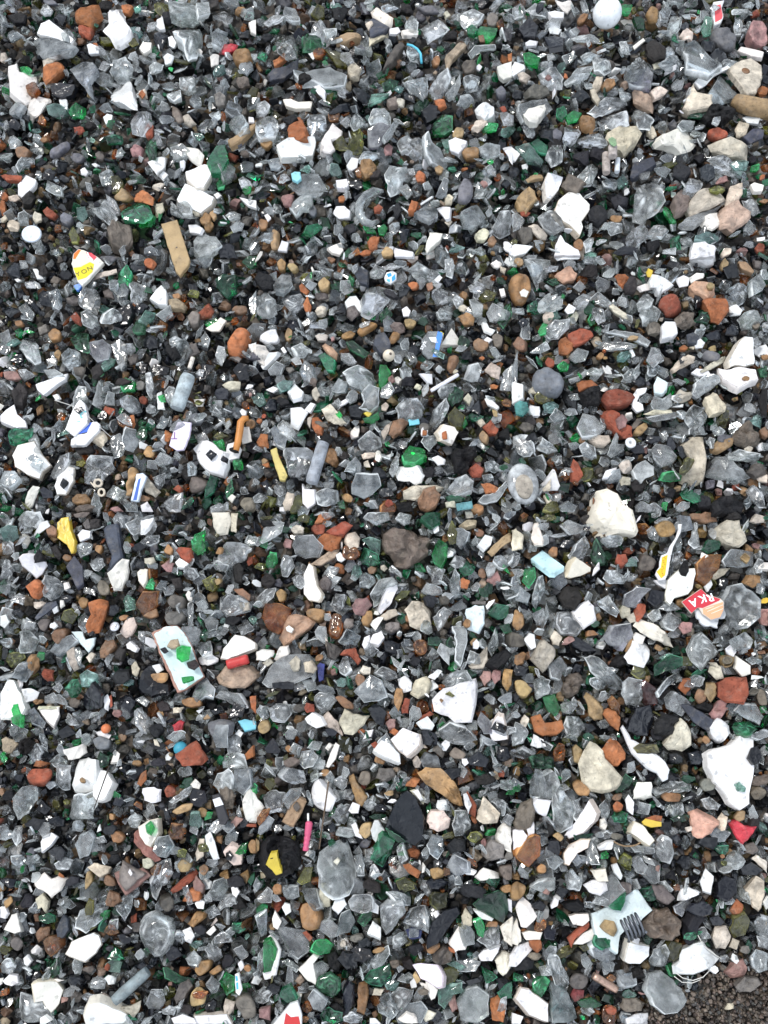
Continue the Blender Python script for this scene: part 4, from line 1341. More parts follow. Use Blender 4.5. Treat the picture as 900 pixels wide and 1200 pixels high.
G 510,266 516,240 530,222 540,240 536,268
c 440,40 480,20 540,10 552,50 530,90 500,70 470,80 450,60 | bright folded clear glass ribbon shards in the left middle
w 486,76 496,30 540,20 520,60 500,76
c 490,100 520,80 560,76 560,100 530,116
c 394,30 410,0 436,20 440,60 410,60
q 256,8 290,0 320,0 300,20 266,20
w 742,0 806,0 814,40 800,76 764,80 750,50 | beige-white speckled bone-like stone in the left middle
t 812,0 836,0 830,70 812,66
G 668,90 680,70 718,56 720,130 690,146 672,126 | bright emerald glass shard with white rim in the left middle
p 574,140 590,110 610,130 600,150
b 612,124 670,122 680,160 660,176 636,160 | brown-red amber glass shard in the left middle
p 756,146 768,122 780,130 774,150
c 762,160 780,110 830,100 876,116 860,150 810,180 770,190 | large ribbed clear glass shell in the left middle
c 736,180 760,170 800,190 790,210 750,210
w 614,176 630,160 662,180 650,196 624,194
c 636,220 650,190 680,200 690,230 670,246 644,240
r @590,188,50,40,0
p @762,246,28,24,0
w 652,290 662,272 678,290 674,314 660,308 | small white seed-shaped chip in the left middle
q 580,310 610,286 650,300 640,340 600,336
c 760,350 766,300 800,284 850,300 876,330 870,350 830,360 790,378 | large pearly clear glass dome in the left middle
t 836,320 874,320 876,344 850,352
p 820,272 850,266 880,290 876,312 850,306 | orange brown angular stone above the pearly dome
k 820,190 840,176 856,200 850,250 826,250
q 574,370 590,350 640,346 650,374 620,400 590,400 | brown rounded stone touching the mint tile
c 660,320 680,310 680,400 660,400
c 716,380 740,364 766,380 760,410 730,416
p 272,310 286,296 310,304 306,330 284,336 | amber-brown pebble in the left middle
t 116,316 150,314 162,322 130,340 120,336
k 120,374 160,320 196,312 200,326 160,360 130,380 | long slate grey oblong pebble in the left middle
q 130,390 150,372 178,378 160,420 140,414
w 180,340 200,330 206,350 190,360
w 208,310 222,304 226,330 212,340
w 176,396 190,386 200,400 186,412
k @230,305,40,50,70
r 240,310 0,0 0,0
b 310,316 350,304 382,310 382,330 350,424 310,430 300,400 320,360 | tall terracotta brick plank shard in the left middle
k 288,330 310,322 336,350 330,364 300,356
c 264,370 290,348 320,376 312,410 290,424 270,400
p 180,430 196,408 230,414 230,446 200,468 184,454 | ochre lumpy pebble in the left middle
f 170,490 200,450 250,430 270,450 230,490 200,510 | long grey glass blade beside mint white chip
w 250,420 290,420 300,450 336,440 330,470 310,494 280,460 | pale mint white chip with small blue crumbs
k @320,425,30,24,0
p 348,490 370,450 398,448 404,470 370,510 350,512 | amber yellow bent stone chip in the left middle
w 418,420 440,380 470,370 480,396 460,430 436,442 | pinkish white ceramic leaf-shaped piece beside the screw head
w 442,466 456,454 484,480 476,494 446,480
p @433,372,40,26,0
t 232,490 260,474 270,520 276,550 258,560 240,530
C 240,480 280,474 290,500 280,540 258,500
t 300,510 320,490 336,500 316,530
c 62,420 100,416 130,450 110,494 70,496 | large striped clear glass slab at the left
o 10,520 30,496 76,490 86,510 60,540 30,546 | olive green rounded glass at the left border
p 94,520 110,496 140,500 140,540 120,562 100,550 | tan rounded stone cube at the left
b 144,570 150,550 186,554 184,584 160,586
f 40,580 60,540 110,528 120,560 90,600
e 274,570 300,550 336,566 320,610 290,614 | pale green square glass plate in the left middle
k 290,650 320,600 354,640 350,690 310,700 290,680 | black glossy glass shard in the left middle
k 386,580 410,560 450,560 456,590 430,606 400,604
w 0,640 26,586 50,590 76,640 92,690 80,712 30,730 0,730 | large white pointed ceramic with a green chip at the left border
G 32,676 60,672 70,720 66,756 40,740 34,710 | bright green strip of glass over a white pointed shard
w 76,622 110,620 140,634 130,660 90,672 | pale white flat chip right of the large pointed shard
p @134,668,34,26,0
w 134,690 208,684 206,720 190,756 160,730 | white ceramic wedge with a tan upper rim near the left border
t 134,682 208,682 206,694 134,694
f 100,700 120,686 160,740 150,760 110,740
f 0,690 0,0 0,0
c 30,770 60,740 100,770 90,806 50,806
t 4,800 20,788 46,800 66,816 40,850 10,840 | tan wedge stone at the left border
G 0,840 12,834 22,860 10,880 0,870
k @80,830,60,60,0
w 222,836 260,826 300,812 308,846 280,866 240,872 | white ceramic trapezoid leaning over another white piece
G 0,0 0,0 0,0
g 336,880 350,840 386,860 380,890 350,900
c 176,880 210,850 240,876 240,900 200,900
w 390,880 404,836 422,850 416,880
s 322,800 350,786 390,800 380,836 340,834
w 364,650 376,640 388,660 376,700 366,690
b 380,650 392,640 396,680 388,690
w 336,776 350,766 384,780 376,794 344,786
r @410,708,36,30,0
k 290,700 0,0 0,0
c 470,700 480,690 516,730 514,766 500,780 474,750
c 474,660 500,646 524,666 510,684
t @620,698,44,34,-30
r 606,750 630,732 646,740 640,770 616,784 | dull crimson rounded pebble by the turquoise bead
t 538,800 552,800 562,826 544,820
p 554,700 572,696 576,716 556,720
p @726,720,30,24,0
p 636,660 670,650 706,660 706,680 670,688 640,676 | long orange-brown pebble beneath the mint tile
b 612,850 690,800 732,862 710,886 640,892 | rust-orange flat clay tile shard over the turquoise bead
C 600,800 630,770 650,780 620,810
w 696,514 740,496 766,516 764,526 730,540 704,536 | white ceramic sliver between the mint tile and a white shard
w 774,516 784,480 826,430 860,436 900,460 900,480 850,500 800,520 | large white ceramic gable-shaped shard over a red plastic tube
t 750,580 790,540 850,540 900,570 900,584 860,620 790,614 764,604 | tan speckled stone slab under the red plastic tube
f 674,650 690,600 724,580 756,620 750,650 720,646 690,668 | smoky clear faceted glass shard below the mint tile
c 756,650 770,630 840,640 860,670 870,690 820,680 | rippled clear glass shard in the left middle lower area
c 676,450 700,440 740,450 746,500 710,504 690,480 | milky clear glass fan beside the mint tile
G 620,480 640,470 672,476 666,520 640,530 622,516
c 622,450 640,400 690,400 712,420 690,456 650,474 | flat grey glass plate lying on the mint tile
t 584,470 600,450 626,446 636,476 600,480 | yellow-tan chip lying on the mint tile
k 564,480 580,474 594,490 580,498
k 656,530 680,522 698,544 680,558 660,550
G 636,580 674,576 676,590 642,602
k 474,620 490,560 520,530 580,550 600,610 590,640 530,654 490,640 | large dark smooth stone left of the mint tile
w 534,540 560,534 574,556 552,570
p 526,570 590,566 590,590 570,606 536,596 | brown agate pebble with a pale top on the large dark stone
s 716,740 760,726 810,740 800,790 740,800 720,770
f 746,790 756,750 800,750 800,830 756,830 | flat pale grey glass rectangle at the lower left middle
c 800,800 840,770 850,840 830,870 800,850
c 780,860 800,840 850,850 860,900 780,900
e 836,734 860,726 900,734 900,760 860,768 | light blue enamel flake in the lower left middle
b 850,860 890,820 890,860 860,876
w 826,780 840,764 856,776 846,792
b 878,650 900,645 900,710 882,690
p @460,550,0,0,0
t 462,540 476,524 492,550 480,576 464,566
k @150,200,0,0,0
e 430,310 450,290 472,310 470,340 440,350
a 470,330 500,280 550,280 552,330 500,370 | brown amber glass under a clear plate in the left middle
c 540,280 560,270 570,310 552,330
p 500,364 550,336 560,366 530,374
c 214,160 0,0 0,0
k @140,160,60,50,20
c @30,200,60,80,0
c @60,300,60,50,0
c @20,360,50,60,0
w 0,366 20,360 34,386 16,410 0,400
k @60,350,50,40,0
c @20,460,50,40,0
c @340,180,60,50,20
k @330,40,50,50,0
c @310,280,60,40,40
q @362,265,60,50,60
o @240,370,60,60,0
q @200,395,40,30,0
w @186,400,24,20,0
k @400,340,50,50,0
c @500,440,60,40,60
k @420,500,60,50,0
k @460,600,0,0,0
c @380,520,60,40,70
g @260,620,60,60,60
c @200,620,50,40,0
q @260,670,50,40,0
c @210,660,60,40,50
k @240,780,80,60,0
c @150,800,70,30,70
c @120,845,60,60,0
c @300,715,60,40,-20
k @440,660,60,70,0
c @250,730,60,40,60
k @440,760,60,60,0
k @550,760,60,50,0
p @430,790,40,30,30
k @570,680,60,50,0
k @550,820,60,40,0
p @480,882,40,20,0
b @140,885,60,26,0
k @560,880,60,40,0
c @620,790,40,70,70
e @455,600,30,40,80
e @560,160,50,30,0
k @620,250,70,50,20
c @710,330,60,50,50
c @745,430,40,80,80
g @720,430,30,50,0
c @860,410,70,60,0
k @820,380,60,40,0
k @800,640,0,0,0
b @880,170,30,36,0
c @880,100,40,70,60
k @830,700,80,60,0
w 690,700 720,690 700,710
q @820,590,0,0,0
k @760,700,60,30,0
o @740,250,60,50,40
k @490,180,50,60,0
t @525,170,36,30,0
e @890,380,40,30,0
#H
q 446,110 452,76 490,50 560,60 600,84 614,104 606,150 560,180 530,198 494,192 480,160 456,140 | big rough brown rock in the centre beside green glass
c 0,300 30,270 70,264 60,300 20,334 | clear glass piece at the centre left under a white shard
w 14,104 26,56 60,30 100,36 90,70 50,96 20,110 | white ceramic fan shaped shard with glassy underside in the centre left
g 76,60 96,48 120,56 112,72 86,72
t 122,60 140,42 170,54 164,76 134,76 | small cream stone cube near the two-tone brown slab
b 196,56 210,40 246,44 240,76 210,80 | orange-brown round pebble above the orange glazed shard
b 240,70 270,50 310,30 336,42 310,76 260,82 | bright orange glazed shard in the centre
b 214,100 240,76 290,80 280,130 260,140 226,124 | glossy brick-red glass shard beneath the orange one
t 192,180 240,150 290,110 300,120 280,160 230,186 | curved tan stone rib in the centre
a 300,150 310,116 350,120 370,150 340,170 310,164 | amber pebble below a cream square
t 314,104 318,76 350,68 368,90 360,124 330,130 | square cream stone tile in the centre
c 126,120 140,82 200,80 236,120 220,160 170,164 136,150 | violet-grey clear glass plate left of the brick-red glass
r 94,110 104,88 128,100 122,126 100,124
G 34,180 46,140 70,144 76,176 56,200 38,196 | green glass chip beneath a white fan-shaped shard
c 84,190 96,150 126,160 136,190 110,230 90,226 | clear curled glass clump in the centre left
k 440,200 0,0 0,0
e 372,96 400,84 440,100 434,150 410,140 386,110 | sea-green clear shard over a green one in the centre
g 358,160 376,120 430,150 440,180 400,194 370,180 | dark emerald glass shard beside the big brown rock
w 280,150 296,140 316,166 300,176 286,170
t 438,190 450,186 462,200 452,210 438,202
p 390,200 404,188 424,196 416,216 396,218
w 246,270 272,222 300,230 280,256 252,282 | small white glassy splinter beside a tall white shard
w 168,220 186,178 200,190 214,260 232,290 220,318 186,312 168,290 | tall white ceramic spire shard in the centre left
c 228,220 260,186 290,190 280,210 240,240
e 340,220 350,186 370,184 374,220 350,240 | small teal clear glass curl in the centre
c 250,330 270,290 310,290 300,340 284,360 270,344 | clear prism cluster in the centre left
p 68,284 84,268 104,280 100,312 82,318 | brown round nugget in the centre left
a 24,350 30,320 90,322 126,340 120,380 80,430 40,410 26,380 | big golden-brown stone next to the pinkish tan wedge
t 76,440 116,360 190,364 210,384 200,400 96,474 90,460 | pinkish tan flat wedge stone beside the golden-brown one
w 104,406 116,398 132,410 124,424 108,418
p 172,350 190,336 242,342 240,364 220,384 180,370 | lumpy mustard brown pebble in the centre left
a 252,420 256,376 270,350 300,360 306,410 290,444 260,444 | tall glossy golden-brown stone in the centre left
q 304,400 310,370 340,370 344,400 320,412
r 336,330 350,304 390,300 410,326 380,364 350,360 | dusty pink faceted stone in the centre
p 368,380 380,350 408,344 410,376 396,400 374,396
C 400,290 430,240 480,230 500,250 470,280 450,320 410,340 | folded clear glass ribbon beside white strip shard
w 436,330 460,270 490,246 500,270 470,330 440,360 430,348 | long ribbed white strip shard in the centre
o 488,306 510,278 544,276 530,296 500,314 | olive leaf-shaped glass sliver in the centre
w 396,390 430,368 450,370 420,416
t 430,370 460,346 490,340 500,360 460,380
w 398,460 410,430 440,416 452,440 430,466 | bright white pebble-like ceramic chip in the centre
w 372,466 380,440 400,430 400,470 380,480
w 206,420 220,400 246,404 250,440 240,460 210,436 | pale frosted flake in the centre left
q 250,450 290,470 310,480 280,520 262,510 | grey slate wedge with a cream rim in the centre left
t 244,440 252,450 266,512 276,520 262,516 246,470
b 296,500 310,484 350,476 370,520 360,536 330,504 | crooked red-orange brick sliver in the centre left
c 286,540 300,506 320,500 334,550 310,570 290,560 | teardrop shaped clear glass in the centre left
f 290,460 320,410 370,440 350,470 310,470 | bluish grey crumpled glass in the centre left
w 0,490 30,480 64,484 60,506 30,524 0,520
w 62,520 80,480 110,476 116,500 90,520 70,526 | white curved ceramic flake with pointed ends in the centre left
t 20,530 50,514 62,530 40,544
p @222,512,36,26,-30
c 20,600 60,530 110,500 190,500 214,550 200,576 140,600 70,620 40,616 | large clear oval glass slab with a tan flake on it
t 116,530 140,504 156,520 150,556 130,560
t 166,530 190,520 212,550 200,566 170,560
x 216,540 226,530 240,534 236,590 222,596 214,570
r @278,560,24,30,0
c 200,660 220,640 260,640 284,670 260,700 230,716 206,690 | angular clear glass dome in the centre left lower area
f 210,620 230,606 270,616 280,640 240,640
b 166,690 176,668 204,676 206,700 180,706 | red-brown cube in the centre left lower area
c 40,690 70,672 110,676 122,710 100,740 60,736 | round faceted clear glass in the centre left lower area
p 4,756 16,738 40,736 52,764 30,782 10,776 | dark golden pebble in the centre left lower area
c 100,780 120,756 146,770 130,800 108,800
w 168,726 196,702 226,720 240,750 210,760 180,744 | rounded white ceramic chip in the centre lower area
t 230,720 250,692 270,720 290,740 300,780 270,760 236,750 | pale beige craggy stone in the centre lower area
t 288,740 310,690 340,710 400,716 380,750 340,784 310,780 | grey-brown jagged stone with cream face in the centre lower area
p 276,650 300,644 346,676 344,696 310,690 | long tan almond pebble in the centre lower area
p 346,590 356,566 380,576 388,600 360,614 | tan stone lump beneath a cream chip in the centre
t 364,560 376,540 404,546 400,572 376,576
f 342,630 400,570 440,590 462,650 430,664 380,670 | flat bluish glass plate in the centre
c 420,560 450,536 490,560 500,580 460,590
w 494,586 526,572 548,600 546,626 516,636 500,610 | square white ceramic chip in the centre lower area
t 540,640 560,590 600,576 612,600 600,640 570,656 | smooth cream brown stone with rounded top in the centre
c 450,580 470,600 500,616 480,634 450,610
p 484,650 494,620 516,620 516,660 500,704 488,680 | dark brown flat pebble in the centre
b 510,690 520,656 540,660 534,710 512,710
C 540,700 550,680 576,690 584,720 560,736 540,730
w 570,736 604,716 630,750 620,768 590,760 | white ceramic flap with a red-brown rim beside the large lumpy white shard
b 576,720 612,700 626,712 600,722 574,736
k 580,770 600,764 636,780 640,824 600,810 | dark green-black glass under the white flap
k 392,690 420,670 460,700 450,752 420,740 | dark blue glossy shard in the centre
r 456,740 470,724 492,728 490,756 466,760
b 464,770 480,756 500,768 486,784
b 354,770 370,762 384,772 372,786
w 374,800 390,770 412,764 404,790
c 412,830 440,790 460,770 480,810 510,840 500,880 450,870 420,850
w 412,836 440,800 470,812 506,850 510,884 470,870 430,852 | pale white glass-like shard left of a white four-sided shard
w 470,800 516,756 578,780 576,820 530,862 500,840 | white four-sided shard with a tan crease in the centre lower area
b 404,816 420,806 432,818 416,832
w 620,660 660,620 716,600 780,582 784,640 760,740 700,740 650,712 628,700 | large lumpy white ceramic shard with tan pits in the centre lower area
o 664,640 680,630 700,646 690,652
p 644,660 650,654 660,662 652,672
b 620,672 630,700 622,704
w 816,770 850,712 870,720 886,800 850,806 830,806 | white ceramic wedge right of the large lumpy white shard
f 776,740 790,700 830,740 830,780 800,780 | violet-grey glass shard between two white shards
f 790,780 830,800 850,812 820,820 796,806
c 640,770 680,744 740,760 780,800 740,820 690,820 650,800 | rippled clear glass slab under the large lumpy white shard
q 622,840 640,820 672,850 660,868
q 676,850 700,824 740,850 730,870 690,866
k 740,870 780,840 820,870 810,900 750,890
f 580,880 600,850 640,860 650,900 590,900 | blue slate shard in the centre lower area
w 244,896 260,850 280,810 294,820 280,870 256,900 | long white stick-like shard in the centre lower area
w 242,830 256,812 268,820 254,840
c 150,880 160,840 200,830 220,860 200,896 170,900 | clear crumpled glass blob at the centre lower left
c 180,830 200,806 236,810 220,840
x 374,870 378,834 400,832 410,860 400,896 380,896
p 418,880 430,850 456,870 450,890
t 556,880 570,860 584,880 576,900 560,900
t 566,830 580,800 604,830
q @304,850,0,0,0
b 536,350 0,0 0,0
t 526,340 550,310 600,310 624,340 620,390 590,412 550,394 540,370 | craggy beige stone lump in the centre
p 524,364 540,360 540,386 526,384
a 552,460 570,446 600,452 602,496 580,502 560,490 | bright orange-brown square pebble in the centre
g 606,440 640,436 656,454 640,468 606,464
b 716,240 730,228 752,240 744,270 722,268
t 712,46 740,28 776,24 774,46 730,56 | thin tan flat stone slice in the centre right
t 736,0 760,0 766,20 740,24
p 770,70 784,58 804,70 796,88 776,86
w 782,112 806,78 834,86 826,116 806,134 | small white ceramic rectangle in the centre right
f 700,56 720,54 750,70 740,100 716,130 700,110 | milky glass blade in the centre right
t 812,140 840,110 900,60 900,100 870,120 830,156 | rounded tan wooden stick at the centre right
G 616,150 640,90 672,110 670,150 650,190 624,176 | green glass shard with bright rim beside the big brown rock
g 580,20 600,0 650,0 650,40 620,54
w 616,60 640,42 644,66 626,76
o 670,80 686,30 706,70 700,110 680,116
r 810,240 820,224 850,204 862,240 836,258 | salmon pink stone chip in the centre right
g 800,270 816,248 834,256 830,290 802,294
w 806,330 820,314 840,306 834,320 812,344
C 806,200 820,174 850,180 836,216 816,226
w 738,340 770,326 800,330 802,390 780,424 740,410 | mint-white ceramic chip with a brown edge in the centre right
p 728,390 740,372 756,380 754,404 736,402
w 762,460 776,446 792,466 780,482 764,480
p 752,458 766,442 778,446 764,460 760,472
c 740,530 750,484 790,500 796,530 770,540 | smooth pale clear wedge in the centre right
c 816,480 850,410 856,480 830,510 | dark clear sliver with a cream bubble in the centre right
t 746,540 790,534 806,500 812,470 816,520 800,550 760,552
k 800,540 840,500 880,480 900,500 880,530 830,560 | long black smooth stone in the centre right
g 820,360 850,324 890,330 890,370 850,380 | deep green glass lump in the centre right
g 856,400 890,390 900,420 870,424
c 580,280 600,246 650,264 656,284 620,292 | bright clear glass strip in the centre right
c 676,250 700,196 716,220 720,300 690,310 | tall clear glass column in the centre right
c 604,180 640,190 666,200 650,250 620,250
c 680,180 700,150 740,160 740,190 700,196
c 690,400 740,400 744,450 720,540 700,520 704,450 | upright clear glass slab with milky top in the centre right
c 620,370 660,330 690,350 660,400 640,420 | crackled clear glass heap in the centre right
w 636,490 650,460 684,480 680,540 660,520 | icy white glass wedge in the centre right
w 606,580 640,552 656,560 630,590
q 800,250 0,0 0,0
r 786,580 800,558 826,560 826,590 804,612 | salmon pinkish stone right of the large lumpy white shard
r 826,580 840,552 864,560 860,590 840,606
p 862,600 868,552 900,556 896,610 876,634 | tan mustard flat chip in the centre right
f 850,660 880,640 900,636 900,670 870,676
c 650,590 680,560 740,550 760,590 720,600 680,620 | smoky clear glass lump above the large lumpy white shard
k @480,470,70,60,20
q @480,400,60,40,0
k @560,520,50,40,0
k @620,310,60,50,40
q @660,310,60,40,0
k @460,640,0,0,0
k @40,240,60,50,0
k @150,320,50,40,0
c @150,240,50,60,0
q @240,250,50,60,0
k @100,610,80,40,0
c @150,620,60,40,0
e @300,600,50,30,-20
k @270,770,60,50,0
k @360,500,0,0,0
c @400,490,60,50,0
k @60,830,60,60,0
p @115,834,26,30,0
q @120,880,70,40,0
c @330,680,0,0,0
k @640,560,50,30,0
k @700,680,0,0,0
c @20,700,50,60,0
q @150,690,30,60,80
k @820,430,0,0,0
q @810,390,40,40,0
c @420,20,90,50,0
c @520,20,60,40,0
c @20,80,0,0,0
c @250,10,50,30,0
b @240,15,30,60,70
o @20,190,50,30,0
k @40,40,50,30,0
o @170,20,50,30,0
k @100,480,0,0,0
k @320,370,60,30,-30
g @750,200,60,50,0
p @796,216,40,30,70
c @860,170,60,50,40
G @880,200,60,16,50
k @850,230,0,0,0
q @780,320,50,30,0
k @700,560,0,0,0
c @600,400,50,60,0
c @690,440,0,0,0
c @400,240,50,60,0
k @860,760,60,60,0
q @870,750,0,0,0
k @870,850,60,70,0
k @600,800,60,50,0
c @560,800,0,0,0
c @880,770,40,80,80
o @40,20,60,20,0
#I
w 66,80 76,40 90,36 108,90 104,114 76,116 66,100 | upright cream ceramic stub left of the pale blue chip
t 0,60 16,52 40,80 36,130 0,136
e 66,162 106,132 184,190 150,214 130,212 | pale turquoise flat ceramic chip in the right middle area
w 190,230 210,180 226,158 280,196 278,210 240,226 204,234 | creamy white curved ceramic shard right of the pale turquoise chip
g 272,150 290,90 326,160 320,186 290,190 | tall dark green glass spike in the right middle area
c 210,160 230,110 270,76 284,120 256,160 230,166 | smooth clear glass teardrop in the right middle area
p 126,140 140,120 160,124 160,154 140,156
b 364,170 370,148 400,146 410,170 390,188 372,184 | rough red brick nugget in the right middle area
w 326,230 340,200 370,200 410,230 400,250 350,250 | milky white glass slab under the rough red nugget
e 390,180 420,160 440,170 440,190 400,192
w 538,290 546,240 590,200 646,196 648,216 636,270 620,290 570,304 556,330 540,314 | large glossy white ceramic shard touching the red lettered scrap
w 500,240 520,236 560,240 540,270 516,256
t 726,50 760,26 804,26 828,100 800,124 750,110 730,84 | large cream stone cube in the right middle area
p 628,4 640,0 720,0 728,30 680,40 636,24 | bright orange-brown slab pebble above the cream stone cube
k 740,0 800,0 810,20 770,30 744,20
c 742,170 770,130 850,140 850,186 800,196 750,190 | clear glass lid-like shard over a brown crumb
p 800,160 820,140 840,160 826,180
C 850,190 866,160 886,170 880,210 860,214
e @895,120,16,40,80
w @890,190,30,60,80
w 660,160 666,140 690,152 672,170
g 670,130 690,96 740,100 730,130 690,146
C 620,110 640,60 660,50 662,120 640,130
f 590,10 630,14 640,60 600,70
c 552,200 570,140 600,130 620,170 590,200 | ribbed smoky clear glass right of the yellow lettered sliver
a 652,180 680,150 740,150 730,200 700,240 680,262 650,240 | large dark brown glass shard above the red lettered scrap
t 700,230 730,200 770,196 750,220 716,240
w 680,260 700,236 706,256 690,280
p 820,250 840,220 884,220 876,250 850,266 | orange-brown craggy stone near the right border
y @890,312,24,36,80
r 870,370 876,340 900,340 900,400 880,396
c 745,310 770,260 810,250 850,280 880,310 876,370 830,410 790,416 760,370 | large round thick clear bottle-bottom glass near the right border
f 390,334 400,290 440,264 494,270 460,300 436,340 | pale lavender flat shard in the right middle area
b 434,370 440,320 474,318 472,350 450,384 | terracotta prism left of the long cream bar shard
t 376,350 390,330 416,340 420,370 390,380 | beige pale chip beside the terracotta prism
t 400,370 430,350 436,386 416,390
C 288,316 340,290 360,320 380,350 370,370 320,340 | folded pale clear glass shard in the right middle area
w 440,400 460,372 500,390 570,440 580,476 550,470 480,440 456,424 | long cream-white bar-shaped ceramic shard
w 414,500 430,450 494,456 488,500 470,546 430,524 | white ceramic flap below the bar-shaped shard
w 426,440 440,424 470,440 460,466 432,464
p 396,490 404,450 430,446 430,490 410,502 | rust-brown prism at the end of the bar-shaped shard
f 340,440 360,400 420,390 430,430 390,490 350,460 | dark violet glass shard left of the bar-shaped shard
w 210,346 270,308 290,330 302,380 256,410 226,376 | white square ceramic chip in the right middle area
c 150,400 160,350 210,350 250,410 230,436 170,430 | pale domed clear glass beneath a white square chip
w 42,450 62,424 80,430 86,476 70,484 | white triangular chip with tan base in the right middle area
t 130,420 140,404 176,440 166,470 144,466 | thin cream shell-shaped chip in the right middle area
p @282,427,40,26,0
t 66,524 100,470 120,456 160,490 156,510 110,570 80,540 | cream stone cuboid in the right middle lower area
p 0,400 10,340 40,360 44,400 20,420 | tan grey rounded pebble at the centre right
p 10,530 10,504 40,490 52,496 40,530 20,538 | orange-brown stone wedge at the centre right lower area
r 40,420 0,0 0,0
k 160,300 180,264 230,260 250,300 220,346 180,336 | smooth dark violet-black stone in the right middle area
f 132,210 180,204 196,250 170,276 140,260
c 74,290 90,230 110,220 120,280 90,340 70,320 | wrinkled clear glass strip in the right middle area
G 34,240 44,200 80,190 84,230 60,264 | bright green glass in the right middle area
f 16,310 30,260 66,290 56,320
k @215,200,0,0,0
c 256,510 280,500 310,510 400,600 404,626 370,620 310,590 276,560 | long clear teardrop glass shard in the right lower middle area
c 70,360 110,340 124,380 110,420 86,400
q 176,620 200,570 236,562 254,590 236,636 200,656 180,646 | rough grey stone pebble with ridges in the right lower middle area
c 130,540 170,506 196,540 170,590 140,580
G 106,650 150,640 170,690 150,720 120,696 | dark green glass splinters beside a grey ridged pebble
p 8,590 40,590 76,620 50,650 20,640 | brown stone under a clear fragment in the right lower middle area
c 76,600 100,570 140,590 130,640 90,660 | clear glass lump with bright sparkle in the right lower middle area
p 252,650 262,636 290,660 320,690 320,730 290,736 270,720 266,680 | flaky golden mica-like stone in the right lower middle area
a 342,670 360,652 382,680 380,716 350,700
b 314,700 344,686 386,720 376,770 350,750 | orange-red brick wedge in the right lower middle area
c 394,640 400,600 420,580 460,590 480,650 460,680 410,680 | flat violet-grey glass shard beside a maroon one
a 440,600 470,590 510,620 516,680 480,680 462,630 | maroon-brown glass shard beside the violet-grey one
k 424,720 440,690 490,680 500,730 480,790 440,790 410,770 | large black glossy glass lump in the right lower middle area
b 66,720 100,710 116,740 176,730 184,760 160,780 110,786 80,770 | long craggy red-brown brick lump in the right lower middle area
c 182,750 200,716 240,720 260,750 240,790 200,790 | boxy clear glass with a white crease in the right lower middle area
t 30,740 46,714 62,730 50,756 34,760
w 66,820 76,780 110,800 120,826 90,830
k @120,800,40,40,40
p 214,830 226,814 250,840 240,886 220,880
g 64,860 110,850 150,870 160,900 80,900
b 332,860 370,810 404,830 400,870 376,896 350,890 | smooth orange-red brick wedge at the foot of the long white flap
o 426,830 450,814 510,820 520,850 480,856 440,850 | olive glass chip stuck on the long white flap
t 542,820 580,740 600,724 640,760 636,820 600,840 560,840 | beige pyramidal stone in the right lower middle area
w 696,760 724,720 770,756 774,780 740,820 710,800 | white ceramic hexagon-like chip in the right lower middle area
k 590,676 620,676 710,730 706,760 690,772 640,740 | blue-black slate teardrop shard in the right lower middle area
k 640,680 670,664 710,680 700,700 650,690
r 706,700 720,664 750,656 760,690 740,720 716,716 | wrinkled mauve-grey nugget in the right lower middle area
b 730,600 760,580 840,574 838,640 820,676 760,670 730,650 | large orange brick chunk in the right lower middle area
b 584,620 600,592 630,590 630,620 610,644 | red brick nugget under a clear chip in the right lower area
c 612,610 620,590 650,590 640,616
p 640,650 652,620 680,624 686,656 660,672 | ochre round pebble left of the large orange brick chunk
p 676,640 684,600 716,600 722,640 700,670 | banded ochre stone left of the large orange brick chunk
t 690,560 700,530 736,544 748,580 720,590 | knobbly grey-cream stone in the right lower middle area
t 690,530 720,530 730,550
C 616,480 640,430 670,416 710,450 736,490 700,520 670,556 630,520 | large frosted grey glass nugget in the right middle area
w 784,550 790,506 840,540 840,570 810,580 | white frosty shard in the right lower middle area
w 750,480 770,464 790,490 780,510 756,500
c 780,440 820,420 850,450 840,480 800,480
c 550,660 580,634 620,660 630,680 600,720 560,700 | bright clear angular glass in the right lower middle area
g 776,750 790,730 840,730 866,760 840,784 790,776 | dark green oval glass in the right lower middle area
c 780,700 800,676 860,680 886,720 870,750 830,730 | large clear oval ringed glass near the right border
q 860,650 870,620 890,630 900,680 870,680
p 736,520 750,500 784,510 776,540 750,550
p 500,480 510,464 534,480 520,492 | small orange oval pebble under the bar-shaped shard
r 580,400 600,386 634,390 630,420 600,432 | salmon stone beneath a curled glass cup
c 530,380 560,346 600,360 600,390 570,416 540,404 | curled clear glass cup in the right middle area
c 480,360 520,330 530,370 500,386
c 500,320 560,310 600,340 560,350 520,340
k 474,310 490,270 540,280 530,320 500,330
o 430,560 440,530 490,540 496,570 460,584
g 500,540 560,500 600,510 600,540 550,560 500,580 | dark curved bottle green glass in the right lower middle area
o 596,540 600,506 636,510 636,540
c 512,630 550,580 590,560 580,590 540,620 520,650
k 520,740 540,700 590,720 600,760 560,790 520,780 | crusty black lump beside the beige pyramidal stone
k @290,610,0,0,0
q @20,450,60,60,0
r @200,450,50,30,-40
k @30,560,70,50,0
k @250,470,90,50,20
c @310,610,60,40,20
c @320,650,50,40,60
c @360,100,80,60,0
c @460,70,0,0,0
c @210,50,90,60,20
k @200,110,60,40,0
o @130,20,60,30,0
c @160,90,0,0,0
c @500,80,50,60,0
q @480,180,60,90,70
k @370,270,0,0,0
p @540,60,80,60,0
c @580,100,40,50,0
k @610,200,40,60,0
k @750,250,60,50,0
e @700,300,0,0,0
c @870,100,0,0,0
k @450,510,0,0,0
c @340,560,60,40,0
k @380,520,70,60,0
e @540,510,50,26,-20
k @550,640,60,40,0
c @650,590,60,40,20
c @200,690,80,40,0
k @270,760,60,50,0
g @270,790,50,26,10
a @170,840,60,60,0
k @10,650,30,40,0
